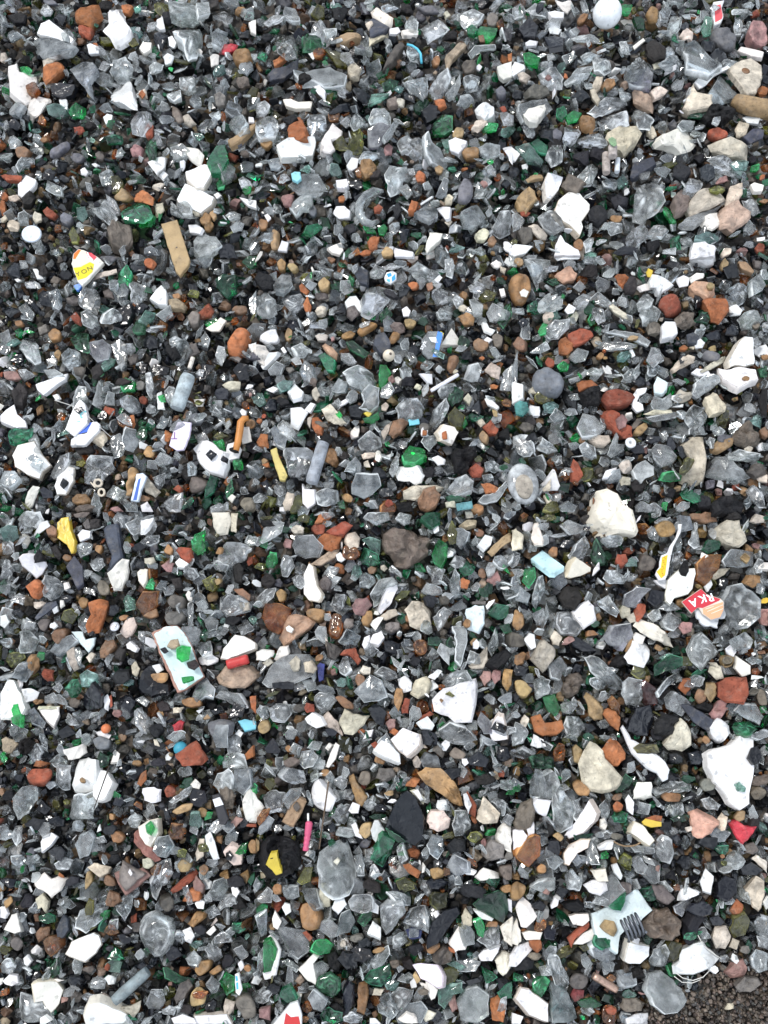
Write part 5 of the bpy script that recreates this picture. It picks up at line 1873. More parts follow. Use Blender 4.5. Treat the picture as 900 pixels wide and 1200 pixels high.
c @30,780,70,90,0
k @510,780,50,50,0
k @580,870,70,50,0
p @680,800,40,30,60
k @650,860,60,80,0
k @880,440,0,0,0
c @850,520,60,40,0
p @880,495,30,16,0
w @850,498,16,16,0
q @760,520,40,30,0
w @860,580,50,20,0
c @880,780,30,70,80
G @884,694,30,30,0
q @850,630,30,40,60
k @860,860,50,70,0
k @770,490,0,0,0
w @405,655,0,0,0
k @880,20,0,0,0
t @870,20,50,40,0
g @895,20,30,20,0
r @860,120,30,20,0
q @700,610,0,0,0
#J
b 90,30 110,0 176,0 186,20 160,50 110,54 | brown-red rounded stone at the lower left
c 196,60 200,0 250,0 246,90 220,90
w 326,80 340,0 376,10 400,50 370,110 340,120 326,100 | white leaning ceramic wedge crossed by a dark twig
w 0,0 0,0 0,0
p @290,42,22,20,0
c 50,100 80,66 130,60 136,110 100,160 70,180 56,140 | pale crumpled clear glass at the lower left
C 230,180 250,100 300,96 322,140 310,190 260,192 | cloudy clear faceted glass under a white ceramic block
k 180,60 0,0 0,0
f @175,60,40,30,0
t 270,240 0,0 0,0
C 134,220 150,186 176,200 174,240 150,250 | milky curved glass on a white flap at the lower left
w 142,260 150,240 180,226 202,240 180,270 146,298 | white rounded flap shard at the lower left
c 262,270 280,236 310,224 330,250 310,310 280,320 | clear curved shard with a purple tint at the lower left
c 36,240 50,200 74,200 70,250 50,270
p 384,162 0,0 0,0
b 480,56 496,20 514,6 516,40 494,66 | bright orange brick stick at the lower left
w 498,74 530,68 566,76 560,120 530,124 500,118 | squarish white ceramic chip at the lower left
c 508,130 530,120 550,160 520,172
b 576,80 590,64 620,76 610,100 586,106 | rusty brown speckled pebble at the lower left
w 672,60 690,40 706,56 700,80 684,76
c 590,120 640,80 680,60 660,100 610,126 | narrow folded glass strip at the lower left
k 664,100 680,70 720,80 730,120 700,140 670,130 | dark brown glossy pebble at the lower left
p 600,156 640,130 680,124 670,150 620,166
p 692,150 710,136 730,150 722,174 698,172
C 740,60 760,20 800,0 820,30 816,80 770,90 | smooth clear grey glass wedge at the lower left
f 816,70 820,0 876,0 880,60 850,96 | tall grey-blue glass plate at the lower left
q 776,90 800,74 830,100 820,150 790,150 | tan-grey ridged wedge stone at the lower left
c 830,160 840,130 852,170 846,200
r 800,200 830,170 856,180 820,216
G 876,70 890,50 900,60 900,90 884,84
b 862,196 900,196 900,208 866,206
x 0,0
w 484,206 520,184 556,176 560,230 530,280 510,270 490,240 | white glazed triangle with a green chip on a brown body
G 510,200 530,184 544,210 530,236 514,226 | small bright green chip on the white glazed triangle
r 466,230 484,214 510,270 540,280 560,320 540,330 500,300 470,260 | red-brown body shard under the white glazed triangle
a 586,230 600,196 640,200 654,230 640,254 600,254 | amber-brown cube with a dark dimple at the lower left
f 536,290 550,240 590,234 606,270 580,316 550,310 | bluish grey clear plate left of the amber-brown cube
w 344,210 350,196 356,220 340,226
e 664,200 670,160 700,160 712,200 690,220
w 720,240 740,222 756,260 772,320 750,324 724,270 | tall smooth white ceramic tooth at the lower left
k 700,250 0,0 0,0
t 686,300 700,250 718,250 716,310 690,330
c 720,340 730,320 766,324 750,350
w 784,296 810,270 856,290 850,340 820,344 800,324 | pinkish cream shard with a black chip
k 788,300 804,290 820,310 810,328 792,322
G 824,300 850,266 870,260 862,300 840,306
p 870,270 884,250 900,256 900,300 880,300 | orange stained pebble at the lower centre left
p 620,340 640,318 672,340 660,366 630,366
a 526,360 550,334 568,340 560,376 534,380 | bright amber yellow nugget at the lower left
t 500,320 530,312 540,340 520,356 500,350
r 400,370 420,420 440,450 530,380 500,350 470,360 440,390 420,360 | flat taupe L-shaped plate around a light crumb
q 430,330 480,360 520,370 440,440 416,400
w 450,366 456,354 466,370 460,380
k @475,345,30,40,0
t 304,344 330,332 390,346 380,366 350,384 320,360 | cream faceted stone at the lower left
p 296,420 304,364 320,366 324,400 300,430
p 362,406 370,372 400,390 408,416 376,416
w 112,400 150,368 180,390 206,380 240,390 216,430 180,456 150,430 120,416 | white ceramic shard with a black curved line at the lower left
b @214,378,28,16,30
c 188,340 220,320 254,330 240,360 200,360
t 124,460 150,440 170,470 160,516 146,490 130,500 | curved cream shell fragment at the lower left
p 10,470 40,450 46,470 20,496
w 0,490 16,484 26,510 14,530 0,526
w 12,570 40,516 60,510 74,576 50,584 | white ceramic wedge at the left border low down
p 370,470 384,430 420,444 430,470 400,488 374,484 | yellowish tan lump cluster at the lower left
o 296,500 310,460 326,470 324,516 300,520
G 346,530 360,506 386,504 380,530 360,546
C 260,560 280,500 340,470 380,480 360,530 300,580 | layered clear glass sheets at the lower left
c 400,480 440,440 470,440 460,500 440,536 410,500 | layered milky clear glass at the lower left
b 600,440 640,400 690,360 700,376 650,420 616,446 | long red-orange brick sliver among clear slivers
b 640,470 660,430 700,440 700,470
c 640,420 660,410 680,480 660,486 | clear rectangular glass sliver on red brick
r 676,400 690,376 716,410 710,440 684,430
w 684,476 700,462 720,470 716,496 694,494
c 528,410 560,350 600,340 610,380 570,430 550,480 530,460 | ribbed clear glass stack at the lower left
p 698,350 720,336 736,354 720,380 704,372
c 720,460 750,400 790,390 800,430 780,470 730,470 | clear glass sheets beside green glass at the lower left
c 750,500 780,450 820,450 830,480 790,490 760,510
w 812,420 830,414 842,434 830,456 816,444
c 716,446 740,440 746,470 720,470
p 656,550 690,504 720,506 716,526 680,560 | flat tan stone stick at the lower left
w 640,570 670,556 684,590 670,616 650,606 | white heart-shaped ceramic chip at the lower left
w 724,580 750,554 760,570 740,590
t 740,556 760,526 766,536 746,556
k 196,570 220,514 238,530 240,570 220,600 200,600 | smooth slate blue oblong pebble at the lower left
p 116,590 140,560 168,560 166,590 130,616 | orange-brown craggy chip at the lower left
a 150,610 170,590 210,594 210,630 176,664 156,640 | orange pebble with yellow glaze at the lower left
p 80,560 0,0 0,0
w 228,654 250,610 330,576 350,586 360,620 340,650 300,684 260,670 | large white ceramic oval-cornered shard at the lower left
w 80,670 94,656 110,680 96,700 84,690
w 8,750 30,726 60,730 64,756 40,768 16,760 | white rounded ceramic nub with rusty side at the lower left
g 166,720 190,676 210,690 206,726 180,744 | dark green glass chip at the lower left
b 364,700 370,690 380,700 378,716 366,716
C 482,560 500,530 550,510 600,540 610,600 590,650 540,676 500,650 484,610 | large round pale lilac glass nugget at the lower left
w 110,760 130,750 200,748 226,780 210,830 180,864 150,820 120,826 | rounded triangular white ceramic at the lower left edge
w 292,870 310,830 350,822 450,862 456,900 300,900 | broad white ceramic shard at the bottom edge
t 422,840 460,836 496,818 490,850 470,880 | cream curved chip beside the grey rod in the lower left
t 346,806 360,796 380,810 370,830 350,824
C 50,860 60,800 130,820 180,860 180,900 60,900 | large pale clear glass lump at the bottom left
w 140,880 156,870 180,890 160,900 140,900
r @225,812,36,20,-40
w 366,740 380,726 410,736 404,760 380,762
g 500,640 516,632 526,650 516,664
p 680,710 700,680 740,676 734,710 700,736 | tan-brown rounded pebble at the lower centre left
c 722,640 740,620 780,640 786,666 760,690 740,680 | clear prism with bright rims at the lower centre left
c 650,670 680,640 700,660 690,696 660,690
g 574,700 590,700 640,730 690,740 680,760 620,756 580,736 | dark green glass curve at the lower centre left
p 730,720 770,690 780,710 750,730
c 722,760 744,730 774,760 760,790 740,796 | small clear five-sided glass chip at the lower centre left
G 760,740 790,710 820,730 820,780 790,796
x 824,730 840,720 850,780 840,800 828,790
p 666,800 700,760 730,790 720,830 670,840
q 610,810 630,760 660,744 674,770 650,810 620,830 | brown bark-like stone at the lower centre left
q 820,830 850,800 880,810 900,840 900,880 860,890 | dark brown oval stone at the lower centre left
w 600,880 640,866 680,880 690,900 610,900
w 680,870 800,864 820,900 690,900 | broad white ceramic shard at the bottom edge near the centre left
t 784,840 790,810 826,820 820,850 790,876
w 836,690 850,676 860,700 846,716
p @870,705,28,26,0
c 820,640 850,624 874,660 850,680
b @490,876,0,0,0
c 450,720 470,700 490,720 476,736
c 250,690 260,670 290,690 280,730 260,730
c 510,830 530,780 570,780 580,820 560,850 520,850
C 530,790 560,780 580,800 560,810
t 400,300 0,0 0,0
p @410,245,50,40,50
p 384,180 384,160 400,164 398,184
C 440,190 460,166 490,190 480,216 450,214
a 480,120 500,130 500,150 470,130
G 388,100 400,80 420,94 416,110
o @316,100,30,20,-30
k @120,200,70,60,0
k @150,140,60,60,0
c @20,240,40,80,80
c @60,330,60,40,0
c @110,320,60,40,-40
k @200,300,60,60,0
g @80,410,60,30,0
k @250,400,60,40,0
g @160,530,60,40,0
k @30,400,60,40,0
k @90,480,60,60,0
q @60,620,50,50,0
o @15,640,30,50,80
k @30,100,50,40,0
k @70,30,50,40,0
p @5,85,20,30,0
k @260,750,70,50,0
k @130,740,50,60,0
c @330,610,0,0,0
g @410,660,60,50,0
e @400,700,50,60,70
q @310,710,50,30,0
c @340,760,60,50,0
e @70,740,0,0,0
c @20,700,50,60,0
e @80,820,0,0,0
c @310,810,50,40,0
k @420,120,60,40,0
k @380,220,60,40,0
c @350,250,60,40,0
k @400,320,60,40,0
k @560,120,0,0,0
k @590,170,70,30,70
k @640,100,0,0,0
c @760,200,70,40,-40
k @800,240,0,0,0
k @850,200,50,50,0
k @870,150,0,0,0
k @830,400,60,60,0
c @750,500,60,40,0
k @840,480,60,50,0
g @840,560,60,50,0
k @700,570,50,40,0
e @690,620,30,50,70
k @610,650,60,60,0
c @630,600,50,40,0
k @500,700,60,30,0
q @590,480,60,50,50
q @550,560,0,0,0
c @400,560,70,50,-30
a @390,570,60,40,30
c @120,500,50,40,0
q @480,560,40,40,0
k @440,600,60,40,0
o @710,280,50,50,50
c @610,290,60,40,0
o @640,300,50,40,0
k @650,850,60,40,0
c @700,800,0,0,0
a @700,800,70,40,0
c @590,860,60,40,0
c @780,600,70,50,0
k @800,680,50,50,0
k @740,840,50,50,0
c @860,640,0,0,0
k @200,190,70,50,0
#K
c 92,30 120,0 170,10 180,50 140,60 110,50 | clear glass chips pile top centre left of the lower area
p @244,16,30,30,0
w 186,90 200,50 218,40 282,110 260,156 230,150 200,130 | chunky white ceramic shard beside a thin twig
p 322,30 340,20 360,60 392,100 372,136 350,120 336,70 | bent tan golden stone in the lower centre
q 356,50 370,10 400,14 404,50 380,66
q 420,36 430,0 480,0 494,30 460,50
t 88,190 120,130 150,108 174,120 160,160 130,210 100,200 | tan smooth wooden block beside the pink capsule
q 130,140 146,120 156,140 144,156
c 20,100 50,76 100,84 90,150 40,160 | flat clear glass sheet left of the tan wooden block
c 90,110 120,70 160,66 150,100 110,140
a 0,180 20,150 50,140 40,170 10,210
f 6,230 16,180 44,166 64,180 40,220 16,236 | pale blue-white smooth shard in the lower centre left
c 270,170 300,130 340,130 320,200 290,196
w 324,150 340,120 366,130 360,160 336,160
w 334,200 350,190 376,250 350,240 | white ceramic shard left of a brown pebble in the lower centre
p 358,230 370,196 404,194 400,240 380,250 | brown pebble between two white shards in the lower centre
w 402,220 416,186 430,186 452,220 440,250 424,270 410,250 | white glossy ceramic shard right of a brown pebble in the lower centre
k 10,270 40,240 100,236 150,260 160,330 130,370 60,390 20,350 | large rough black cinder under a yellow chip
y 34,340 50,300 74,296 78,320 92,370 70,378 56,360 | yellow chip lying on the large black cinder
p 0,250 12,256 12,290 0,300
o 144,400 170,350 200,350 190,400 160,412
G 0,500 20,484 40,490 30,520 0,530
p 56,420 70,404 90,410 90,440 64,444 | brown transparent pebble below the black cinder
c 0,460 40,416 56,430 50,470 20,474
c 160,420 210,420 226,490 200,500 170,460
w 90,490 100,474 120,480 124,506 104,520
p 148,510 160,474 190,474 220,510 214,560 190,580 160,560 | mottled tan-brown oval stone in the lower centre left
w 56,530 66,500 90,540 76,570 60,560
f 0,530 40,500 40,590 20,600
w 266,490 280,456 310,456 320,480 290,514 | small white ceramic chip below the largest lilac glass plate
t 222,450 230,410 260,430 262,490 230,492
C 216,350 230,300 300,256 330,260 350,320 360,400 330,450 270,466 220,420 | largest clear lilac-grey glass plate in the lower centre
t 272,330 286,316 296,326 284,344
c 340,310 370,300 380,340 376,380 354,380
c 322,470 340,446 390,444 412,466 410,500 370,514 330,500 | round clear glass lens in the lower centre
g 356,540 370,514 410,500 406,530 380,560 | pale green clear glass chip below the round lens
f 280,590 300,510 330,496 350,540 330,580 | smooth teal-grey glass blade in the lower centre
c 220,570 226,540 260,530 290,560 290,590 260,600
c 80,560 120,560 180,570 190,640 150,670 120,650 | large flat lilac clear glass shard in the lower centre left
b 162,580 176,572 198,596 190,612
G 194,640 210,606 250,600 276,620 260,650 220,656 | bright green curved glass in the lower centre left
w 390,580 410,536 440,560 438,600
C 432,500 460,476 510,480 520,520 490,560 450,606 430,570 | faceted bright clear glass nugget in the lower centre
c 510,540 530,490 590,480 604,530 600,580 550,560 | ridged clear glass shard in the lower centre
c 466,430 500,430 550,450 550,480 500,480
o 616,450 630,436 676,440 670,490 640,500 618,480 | square olive glass chip in the lower centre
w 620,510 640,500 650,520 640,540
k 600,600 620,540 660,500 710,486 720,510 680,560 640,620 600,640 | long black glossy glass lump in the lower centre
p 596,626 640,610 650,630 620,656 600,650
k 452,210 480,140 510,90 530,80 560,100 590,170 590,250 560,276 500,250 470,236 | biggest black obsidian-like curved glass shard
g 454,210 500,236 530,260 500,262 470,240
g 404,330 430,270 450,240 490,260 480,320 450,370 420,350 | dark bottle-green lump under the black curved shard
c 490,280 510,260 526,320 500,340
b 516,340 536,334 580,366 570,388 536,370 | brick-red lump in the lower centre under the black curved shard
t 540,80 560,74 600,110 590,130
w 550,80 570,74 590,110 580,116
c @600,110,30,30,60
t 572,20 600,0 650,0 700,50 720,80 738,148 700,130 650,90 600,60 | large tan-brown triangular stone wedge in the lower centre
k 650,10 680,0 720,0 716,30 690,44 660,36
b 730,100 744,80 776,130 770,172 744,160 | red brick slice with white side in the lower centre right
w 730,90 742,84 760,130 750,160 736,130
w 600,190 616,154 660,152 684,180 680,216 640,226 610,214 | pinkish white chalky stone in the lower centre
w 634,140 640,122 670,120 676,146 650,154 | small white ceramic chip over a pinkish chalky stone
t 780,150 800,100 860,160 850,196 800,200 776,180 | cream and grey striped ceramic slab in the lower centre right
c 690,200 700,150 740,150 760,200 730,240 700,240 | clear glass cube in the lower centre right
f 600,270 620,230 660,240 660,290 640,320 610,300 | blue-tinted folded clear glass in the lower centre
k 674,270 700,246 740,250 740,290 690,300
p @630,370,60,40,0
p 0,0 0,0 0,0
f 664,350 690,300 740,330 740,370 700,380
q 796,290 830,250 870,270 870,320 820,330 800,316 | dark grey rounded stone in the lower centre right
w 846,240 860,196 880,184 900,200 900,290 860,260 | white ceramic shard at the lower right of centre
q @890,310,40,40,0
w 770,380 800,350 856,366 856,386 790,396 | thin bright white rounded glass flake in the lower centre right
w 724,360 750,356 776,366 766,378 740,376
k @760,430,120,50,20
g 762,480 790,450 850,430 880,440 890,500 870,546 840,530 780,500 | brightest green glass lump in the lower right of centre
w 764,500 790,504 836,530 830,540 790,530
G 762,540 790,530 804,560 800,600 780,590
p @885,425,30,50,80
q 850,350 900,340 900,400 870,390
w 882,460 900,464 900,510 886,500
w 858,560 880,540 900,530 900,630 870,610 | cream white stone at the right of the lower centre
c 780,610 830,560 860,570 860,630 820,640
w 780,660 800,640 860,620 850,650 830,680 790,680 | white ceramic piece under a clear shard in the lower centre right
p 806,560 820,540 850,540 850,560
t 722,520 736,490 760,520 760,550 730,550 | white lumpy stone chip beside green glass
c 720,580 740,540 770,580 770,620 730,630
w 672,620 690,590 710,560 736,640 700,648 | white shard with a red stained base in the lower centre
b 676,630 704,640 700,652 680,646
q 620,680 630,650 660,630 692,650 690,680 650,698 | wrinkled brown round nut-like stone in the lower centre
f @555,580,70,40,0
w 546,690 580,684 640,690 660,730 656,770 640,776 600,750 576,740 560,710 | pale lilac-white smooth ceramic shard
w 596,750 616,756 640,780 630,810 616,818 600,780
o 660,710 690,700 716,720 700,750 670,764
G 670,710 0,0 0,0
p 550,730 560,714 580,746 566,760
w 840,680 870,650 900,660 900,700 870,736 850,716 | cream stone lump at the right of the lower centre
C 394,690 400,670 456,630 466,660 440,700 410,716 | bright twisted clear glass with a red streak
C 400,680 0,0 0,0
g 376,750 400,720 470,690 476,740 440,776 400,770 | dark green glass mass in the lower centre
k 250,660 280,640 300,680 290,720 256,700
k 288,680 310,646 350,650 360,700 354,760 330,730 | violet black glass triangle in the lower centre left
w 146,710 200,656 216,670 200,690 220,770 180,750 | white ceramic triangle left of dark shards in the lower centre left
c 196,690 230,680 260,700 240,730 210,750
g 206,770 220,740 260,724 296,750 300,790 270,816 220,800 | transparent round green glass nugget in the lower centre left
f 180,810 200,780 250,820 230,860 200,850
g 220,880 250,850 300,870 300,900 230,900 | dark emerald glass at the bottom edge of the lower centre left
k 310,800 330,750 350,760 350,830 320,870
p 352,860 360,760 390,756 394,800 380,870 | tall tan-brown stone prism in the lower centre
t 408,800 416,776 450,780 440,800
e 450,760 480,742 504,760 490,790 460,784
c 410,820 450,796 470,800 496,860 470,890 430,860 | ribbed clear glass slab at the bottom of the lower centre
c 470,800 500,770 556,780 540,830 500,860 | flat violet-grey glass plate at the bottom of the lower centre
f 490,870 530,830 580,820 604,850 580,900 500,900 | large smoky glass plate at the bottom edge of the centre
w 500,890 530,864 566,880 570,900 510,900
w 400,880 420,880 440,900 400,900
c 308,890 340,864 380,880 376,900 310,900
e 636,790 660,756 720,756 726,790 690,800 660,850 640,830 | aqua rimmed clear glass chunk in the lower centre right
C 706,830 740,780 780,770 820,800 820,870 780,900 720,890 | big frosted grey glass lump at the bottom of the centre right
r 674,820 700,790 710,850 690,860
k @625,870,60,60,0
b 824,820 850,806 880,840 870,900 830,900 | reddish terracotta bar at the bottom edge right of centre
c 848,860 860,820 884,816 880,880
g 850,790 880,760 900,750 900,810 860,810
g 790,700 830,720 850,740 810,760
w 22,610 50,586 70,600 88,640 70,730 46,740 60,680 60,620 | curved white ceramic rim around a green strip
G 26,610 50,600 74,640 66,700 50,716 26,720 | upright lime green glass strip in the lower centre left
c 4,660 20,636 26,700 10,750 0,740
w 22,720 50,716 66,700 60,740 30,746
c 92,680 110,670 150,700 140,720
c 100,770 110,700 126,710 130,770
q 26,0 0,0 0,0
k 40,780 0,0 0,0
g @110,800,80,60,0
k @60,780,60,40,0
c @20,800,50,70,60
r 10,880 10,850 50,840 50,890
a @170,885,30,24,0
k @370,650,60,90,80
g @245,620,0,0,0
k @300,620,0,0,0
k @410,420,80,60,0
k @380,620,60,50,0
c @500,610,70,60,0
q @490,690,40,36,0
c @470,570,0,0,0
k @560,640,80,50,0
o @520,410,80,50,0
o @530,420,60,30,0
c @600,420,60,50,60
k @640,400,80,50,0
k @700,400,0,0,0
k @850,440,0,0,0
g @840,400,50,40,0
a @760,330,50,40,60
a @670,365,40,30,-60
c @120,440,60,60,0
k @100,450,0,0,0
c @300,50,50,50,0
e @300,70,0,0,0
w @480,115,40,20,0
b @550,50,36,50,70
k @600,60,50,50,0
c @470,60,0,0,0
c 450,90 490,44 496,60 464,110
p @470,90,40,20,0
c @400,130,60,40,0
g @430,170,70,20,-10
k @380,170,0,0,0
k @440,140,50,40,0
k @270,210,50,40,0
c @180,180,0,0,0
c @320,230,70,40,0
g 196,234 216,222 256,230 254,246 200,246 | green plastic-like glass strip behind the twig
g 250,170 264,126 280,140 276,170
w 170,306 186,286 200,300 184,312
c @570,190,0,0,0
o @770,240,60,50,0
o @680,240,30,60,80
k @760,80,0,0,0
k @810,40,80,50,0
b @865,20,20,26,0
c @880,60,50,60,60
c 830,110 850,96 890,120 876,140 850,136
G @895,90,20,40,80
c @600,330,0,0,0
c @440,340,0,0,0
w 402,380 414,356 430,380 420,394
p @335,130,0,0,0
b @400,630,0,0,0
p @430,640,50,20,-20
q @350,600,30,50,80
t @310,620,20,30,0
c @570,800,40,60,0
k @600,810,0,0,0
t @605,870,50,50,0
q @590,790,40,26,0
w 570,750 600,760 610,790 590,780
c @740,690,90,50,0
e 670,690 700,680 740,700 720,712
k @760,750,60,40,-20
k @640,590,0,0,0
c @780,790,0,0,0
a @250,590,0,0,0
#L
c 60,80 80,10 110,20 110,110 70,116 | striped clear glass slab in the lower right
c 98,30 150,10 170,60 140,110 104,104 | aqua-tinted clear glass plate beside the striped slab
c 146,130 150,60 190,70 230,160 220,190 180,236 150,210 | long ribbed clear glass scoop in the lower right
g 360,80 400,20 424,40 410,70 370,90 | bright green glass streak beside the large cream-white stone
b 354,130 370,114 394,130 384,150 360,148 | small orange-red brick pebble in the lower right
p 350,110 360,94 390,90 384,110 366,118
w 428,80 440,50 490,50 500,106 470,116 430,110 | white thin ceramic wedge under the top white ones in the lower right
w 398,110 410,92 430,120 426,166 404,150
c 494,80 560,40 640,56 636,80 560,90 510,100 | crumpled clear glass ridge in the lower right
p 530,100 550,86 596,90 590,120 540,118 | golden brown oblong pebble in the lower right
C 440,160 450,120 490,130 480,166
c 556,130 600,120 606,160 580,176
y 456,190 470,178 526,190 526,206 490,210 462,200 | yellow chip beside a brown one in the lower right
b 470,176 500,166 530,170 528,188 480,184
g 350,170 370,140 410,160 400,190 360,190
q 0,190 30,120 70,100 80,150 60,220 10,220 | purplish grey large stone in the lower right
w 66,130 90,110 140,116 120,176 90,160 | white flat ceramic shard behind clear glass in the lower right
w 50,210 80,180 80,230 60,240
w 180,240 230,180 270,110 300,160 290,190 250,230 200,250 | white broad ceramic shard under a ringed chip in the lower right
C 220,120 250,106 260,180 250,190 230,190
p 210,60 240,44 280,80 270,100 230,96 | tan mottled pebble beside the large cream-white stone
k 120,190 140,176 150,230 130,240
a 14,310 50,250 80,236 100,240 100,310 60,350 30,330 | brilliant orange-amber glass shard in the lower right
w 0,220 40,222 54,240 30,290 10,306 0,300 | white crackled ceramic shard left of the brilliant amber one
p 138,236 160,224 180,246 170,260
c 310,130 340,100 356,130 340,170 310,166
w 310,180 324,176 336,200 328,220 312,210
t 620,160 640,150 700,180 730,200 700,230 670,250 636,240 | pinkish tan faceted stone in the lower right
t 610,210 630,204 640,220 620,226
c 668,110 700,100 740,130 730,150 690,146 | crumpled clear glass beside the biggest white shard
t 720,180 740,150 760,170 750,216 724,222
e 782,60 800,48 826,72 820,86 796,84
p 780,176 800,150 824,150 820,184 796,190
c 830,150 846,130 866,170 860,200 834,176
r 760,190 790,180 820,206 862,206 850,230 810,272 790,246 | flat crimson-red chip in the lower right
w 410,226 430,186 460,200 504,256 484,276 440,244 | split white ceramic shard in the lower right
c 500,270 530,234 566,250 576,300 560,340 530,330 510,300 | faceted clear glass boulder in the lower right
f 690,220 720,210 770,230 750,260 710,262
w 180,300 200,270 240,250 278,250 270,280 230,300 200,346 182,340 | forked pale cream ceramic shard in the lower right
w 298,280 330,260 364,256 350,286 310,292
C 280,250 300,290 310,340 280,340 260,290
f 210,320 230,300 250,330 230,346
G 318,300 336,290 346,304 336,320 320,316
c 190,370 210,350 250,400 240,430 200,420 | narrow clear glass chip group in the lower right
w 274,360 330,354 340,400 300,400 | cream ceramic flake over a white lump in the lower right
w 248,410 280,394 330,394 336,430 310,450 270,436 | white lumpy rounded ceramic in the lower right
w 354,340 370,334 390,380 384,394 364,370
o 370,330 390,304 420,320 416,370 390,360
c 420,330 450,310 480,350 470,380 440,370
c 470,380 500,320 524,340 520,400 500,410 | upright clear glass shard with a pink spot in the lower right
r @512,352,16,24,0
p 0,410 20,394 54,420 40,456 10,464 0,450 | smooth brown oval pebble at the lower right of centre
w 10,490 24,466 50,490 76,540 50,564 30,560 | white angular ceramic splinter at the lower right of centre
c 60,420 100,400 150,396 150,430 110,440
r 108,440 120,424 136,436 128,450
w 136,486 150,454 166,464 160,486 140,496
a 74,570 90,524 120,540 120,566 90,580
w 36,580 60,572 108,578 100,604 50,606 | white flat ceramic pad at the lower right of centre
w 0,560 20,530 36,600 20,624 0,620 | cream ceramic shard beside a white flat pad
w 0,660 20,626 70,608 100,620 60,650 20,700 0,700 | white craggy ceramic shelf at the lower right of centre
b 72,610 100,600 110,640 94,660 76,640
w 200,520 224,512 270,512 274,536 250,556 216,550 | small white rounded ceramic pad in the lower right
b 196,600 240,560 270,540 272,560 220,606 210,634 | orange-brown stone rim beside a white shard
w 216,620 250,580 290,560 290,600 250,620 | white ceramic wedge with an orange-brown rim
w 280,510 310,500 340,484 440,420 480,480 496,500 460,530 440,560 400,570 380,590 370,654 350,640 330,600 300,600 | big grey-white ceramic plate beneath a coiled spring
g 340,490 390,450 402,440 400,470 384,504 356,500 | aqua green glass corner lying on the grey-white plate
c 288,450 310,440 350,360 400,430 380,450 340,490 300,480 | fanned clear glass shard above the grey-white plate
p 310,560 330,534 360,540 372,570 360,596 330,580 | rough brown stone on the grey-white plate
g 290,610 300,576 320,568 350,600 346,630 320,640 296,624 | dark green glass chunk with a bright rim on the grey-white plate
k 346,610 364,590 374,620 356,626
w 420,600 430,586 450,600 446,620 424,616
w 392,680 410,610 450,620 486,626 484,660 450,690 410,690 | white square ceramic shard under the coiled spring
f 284,640 300,620 370,650 370,680 330,690 290,670 | grey flat glass plate under the green glass chunk
c 316,680 340,668 364,690 356,716 330,716
c 242,660 260,650 286,690 266,712 246,690
w 580,470 590,430 620,420 656,434 658,446 600,470 | white wedge with a curled lip in the lower right
f 570,490 600,470 640,460 610,500 600,524 576,510 | lilac-grey glass piece under the curled white wedge
q 490,410 530,410 560,440 580,460 550,484 510,460 | dark grey wedge stone in the lower right
C 514,400 540,396 570,430 560,440 526,420
t 630,360 0,0 0,0
w 660,400 680,350 710,380 700,440 670,430 | clear white-rimmed glass trapezoid in the lower right
k 722,400 750,376 790,390 794,440 760,470 720,450 | blue-black large smooth stone in the lower right
b 766,500 790,460 816,480 810,510 780,516 | salmon-orange brick cube in the lower right
t 820,430 860,380 890,400 890,450 870,510 846,490 | mottled cream-brown tall stone near the right lower border
c 790,440 800,420 836,430 840,480 810,470
w 842,320 860,304 900,330 900,370 880,350 850,324 | striped bent cream ceramic near the right lower border
k 800,350 840,330 886,360 860,380 810,376
c 750,340 780,300 810,300 830,330 800,360 770,356 | greyish clear glass chunk near the right lower border
q 820,270 850,260 870,290 850,306 824,300
q 470,540 500,500 560,490 606,540 600,590 560,610 500,600 480,570 | crumbly brown lump of soil stone in the lower right
k 620,560 650,500 690,470 700,500 656,560 640,640 620,620 | black green long curved glass in the lower right
g @630,590,30,80,80
w 566,700 590,680 600,640 640,620 680,616 742,680 700,704 640,730 576,734 | white frayed-looking pointed ceramic shard by loose fibres
o 540,640 560,606 600,620 600,660 570,682 546,664
c 650,570 680,560 704,600 670,604 | clear sliver beside black green long glass
t 706,600 720,560 760,556 776,590 760,640 720,636 | pale tan rounded stone resting on bare soil
t 764,630 776,598 804,610 790,640
o 766,570 780,530 820,510 838,540 820,590 780,600 | dark olive glass lump on the bare soil border
r 762,720 790,680 816,670 830,700 820,740 790,744 | mottled mauve stone resting on bare soil
q 786,770 820,736 870,740 880,760 840,790 800,790 | greenish flat grey stone on bare soil
c 842,660 860,636 900,650 900,710 870,720 850,700 | frosted aqua clear glass nugget near the corner soil
c 850,540 870,510 900,520 900,600 870,580 | stacked clear shards at the right lower border
c 860,590 900,600 900,640 866,630
w @715,710,36,24,20
t @765,840,36,30,0
b @776,742,20,10,0
w 406,880 440,864 480,860 490,900 410,900 | white ceramic shard touching the bottom edge
f 380,880 390,864 420,870 414,900 386,900
q 376,840 390,810 440,810 470,830 460,860 400,860 | brown-grey rounded glassy stone at the bottom right
f 364,710 390,706 400,720 434,716 440,760 400,770 384,756 | pale bluish square glass with bright rim at the bottom right
k @450,720,60,50,0
c 496,640 540,620 556,650 540,700 500,700 480,680
a 314,850 330,830 370,840 366,900 320,900
b 330,850 350,836 370,850 360,870 340,868
a 330,740 350,724 370,740 350,756
q 196,750 220,722 266,730 270,760 240,786 206,770 | olive-brown stone at the bottom of the right lower area
r 212,790 220,772 256,780 256,806 230,820 | dark red stone at the bottom of the right lower area
w 10,810 30,770 60,776 130,830 130,896 60,870 | big white ceramic shard with a pit at the bottom edge
G 70,760 110,740 134,760 90,840 70,820 | vivid green glass wedge across a big white shard
f 144,900 144,760 190,780 250,900 | tall blue-green flat glass triangle at the bottom edge
w 0,860 40,874 30,900 0,900
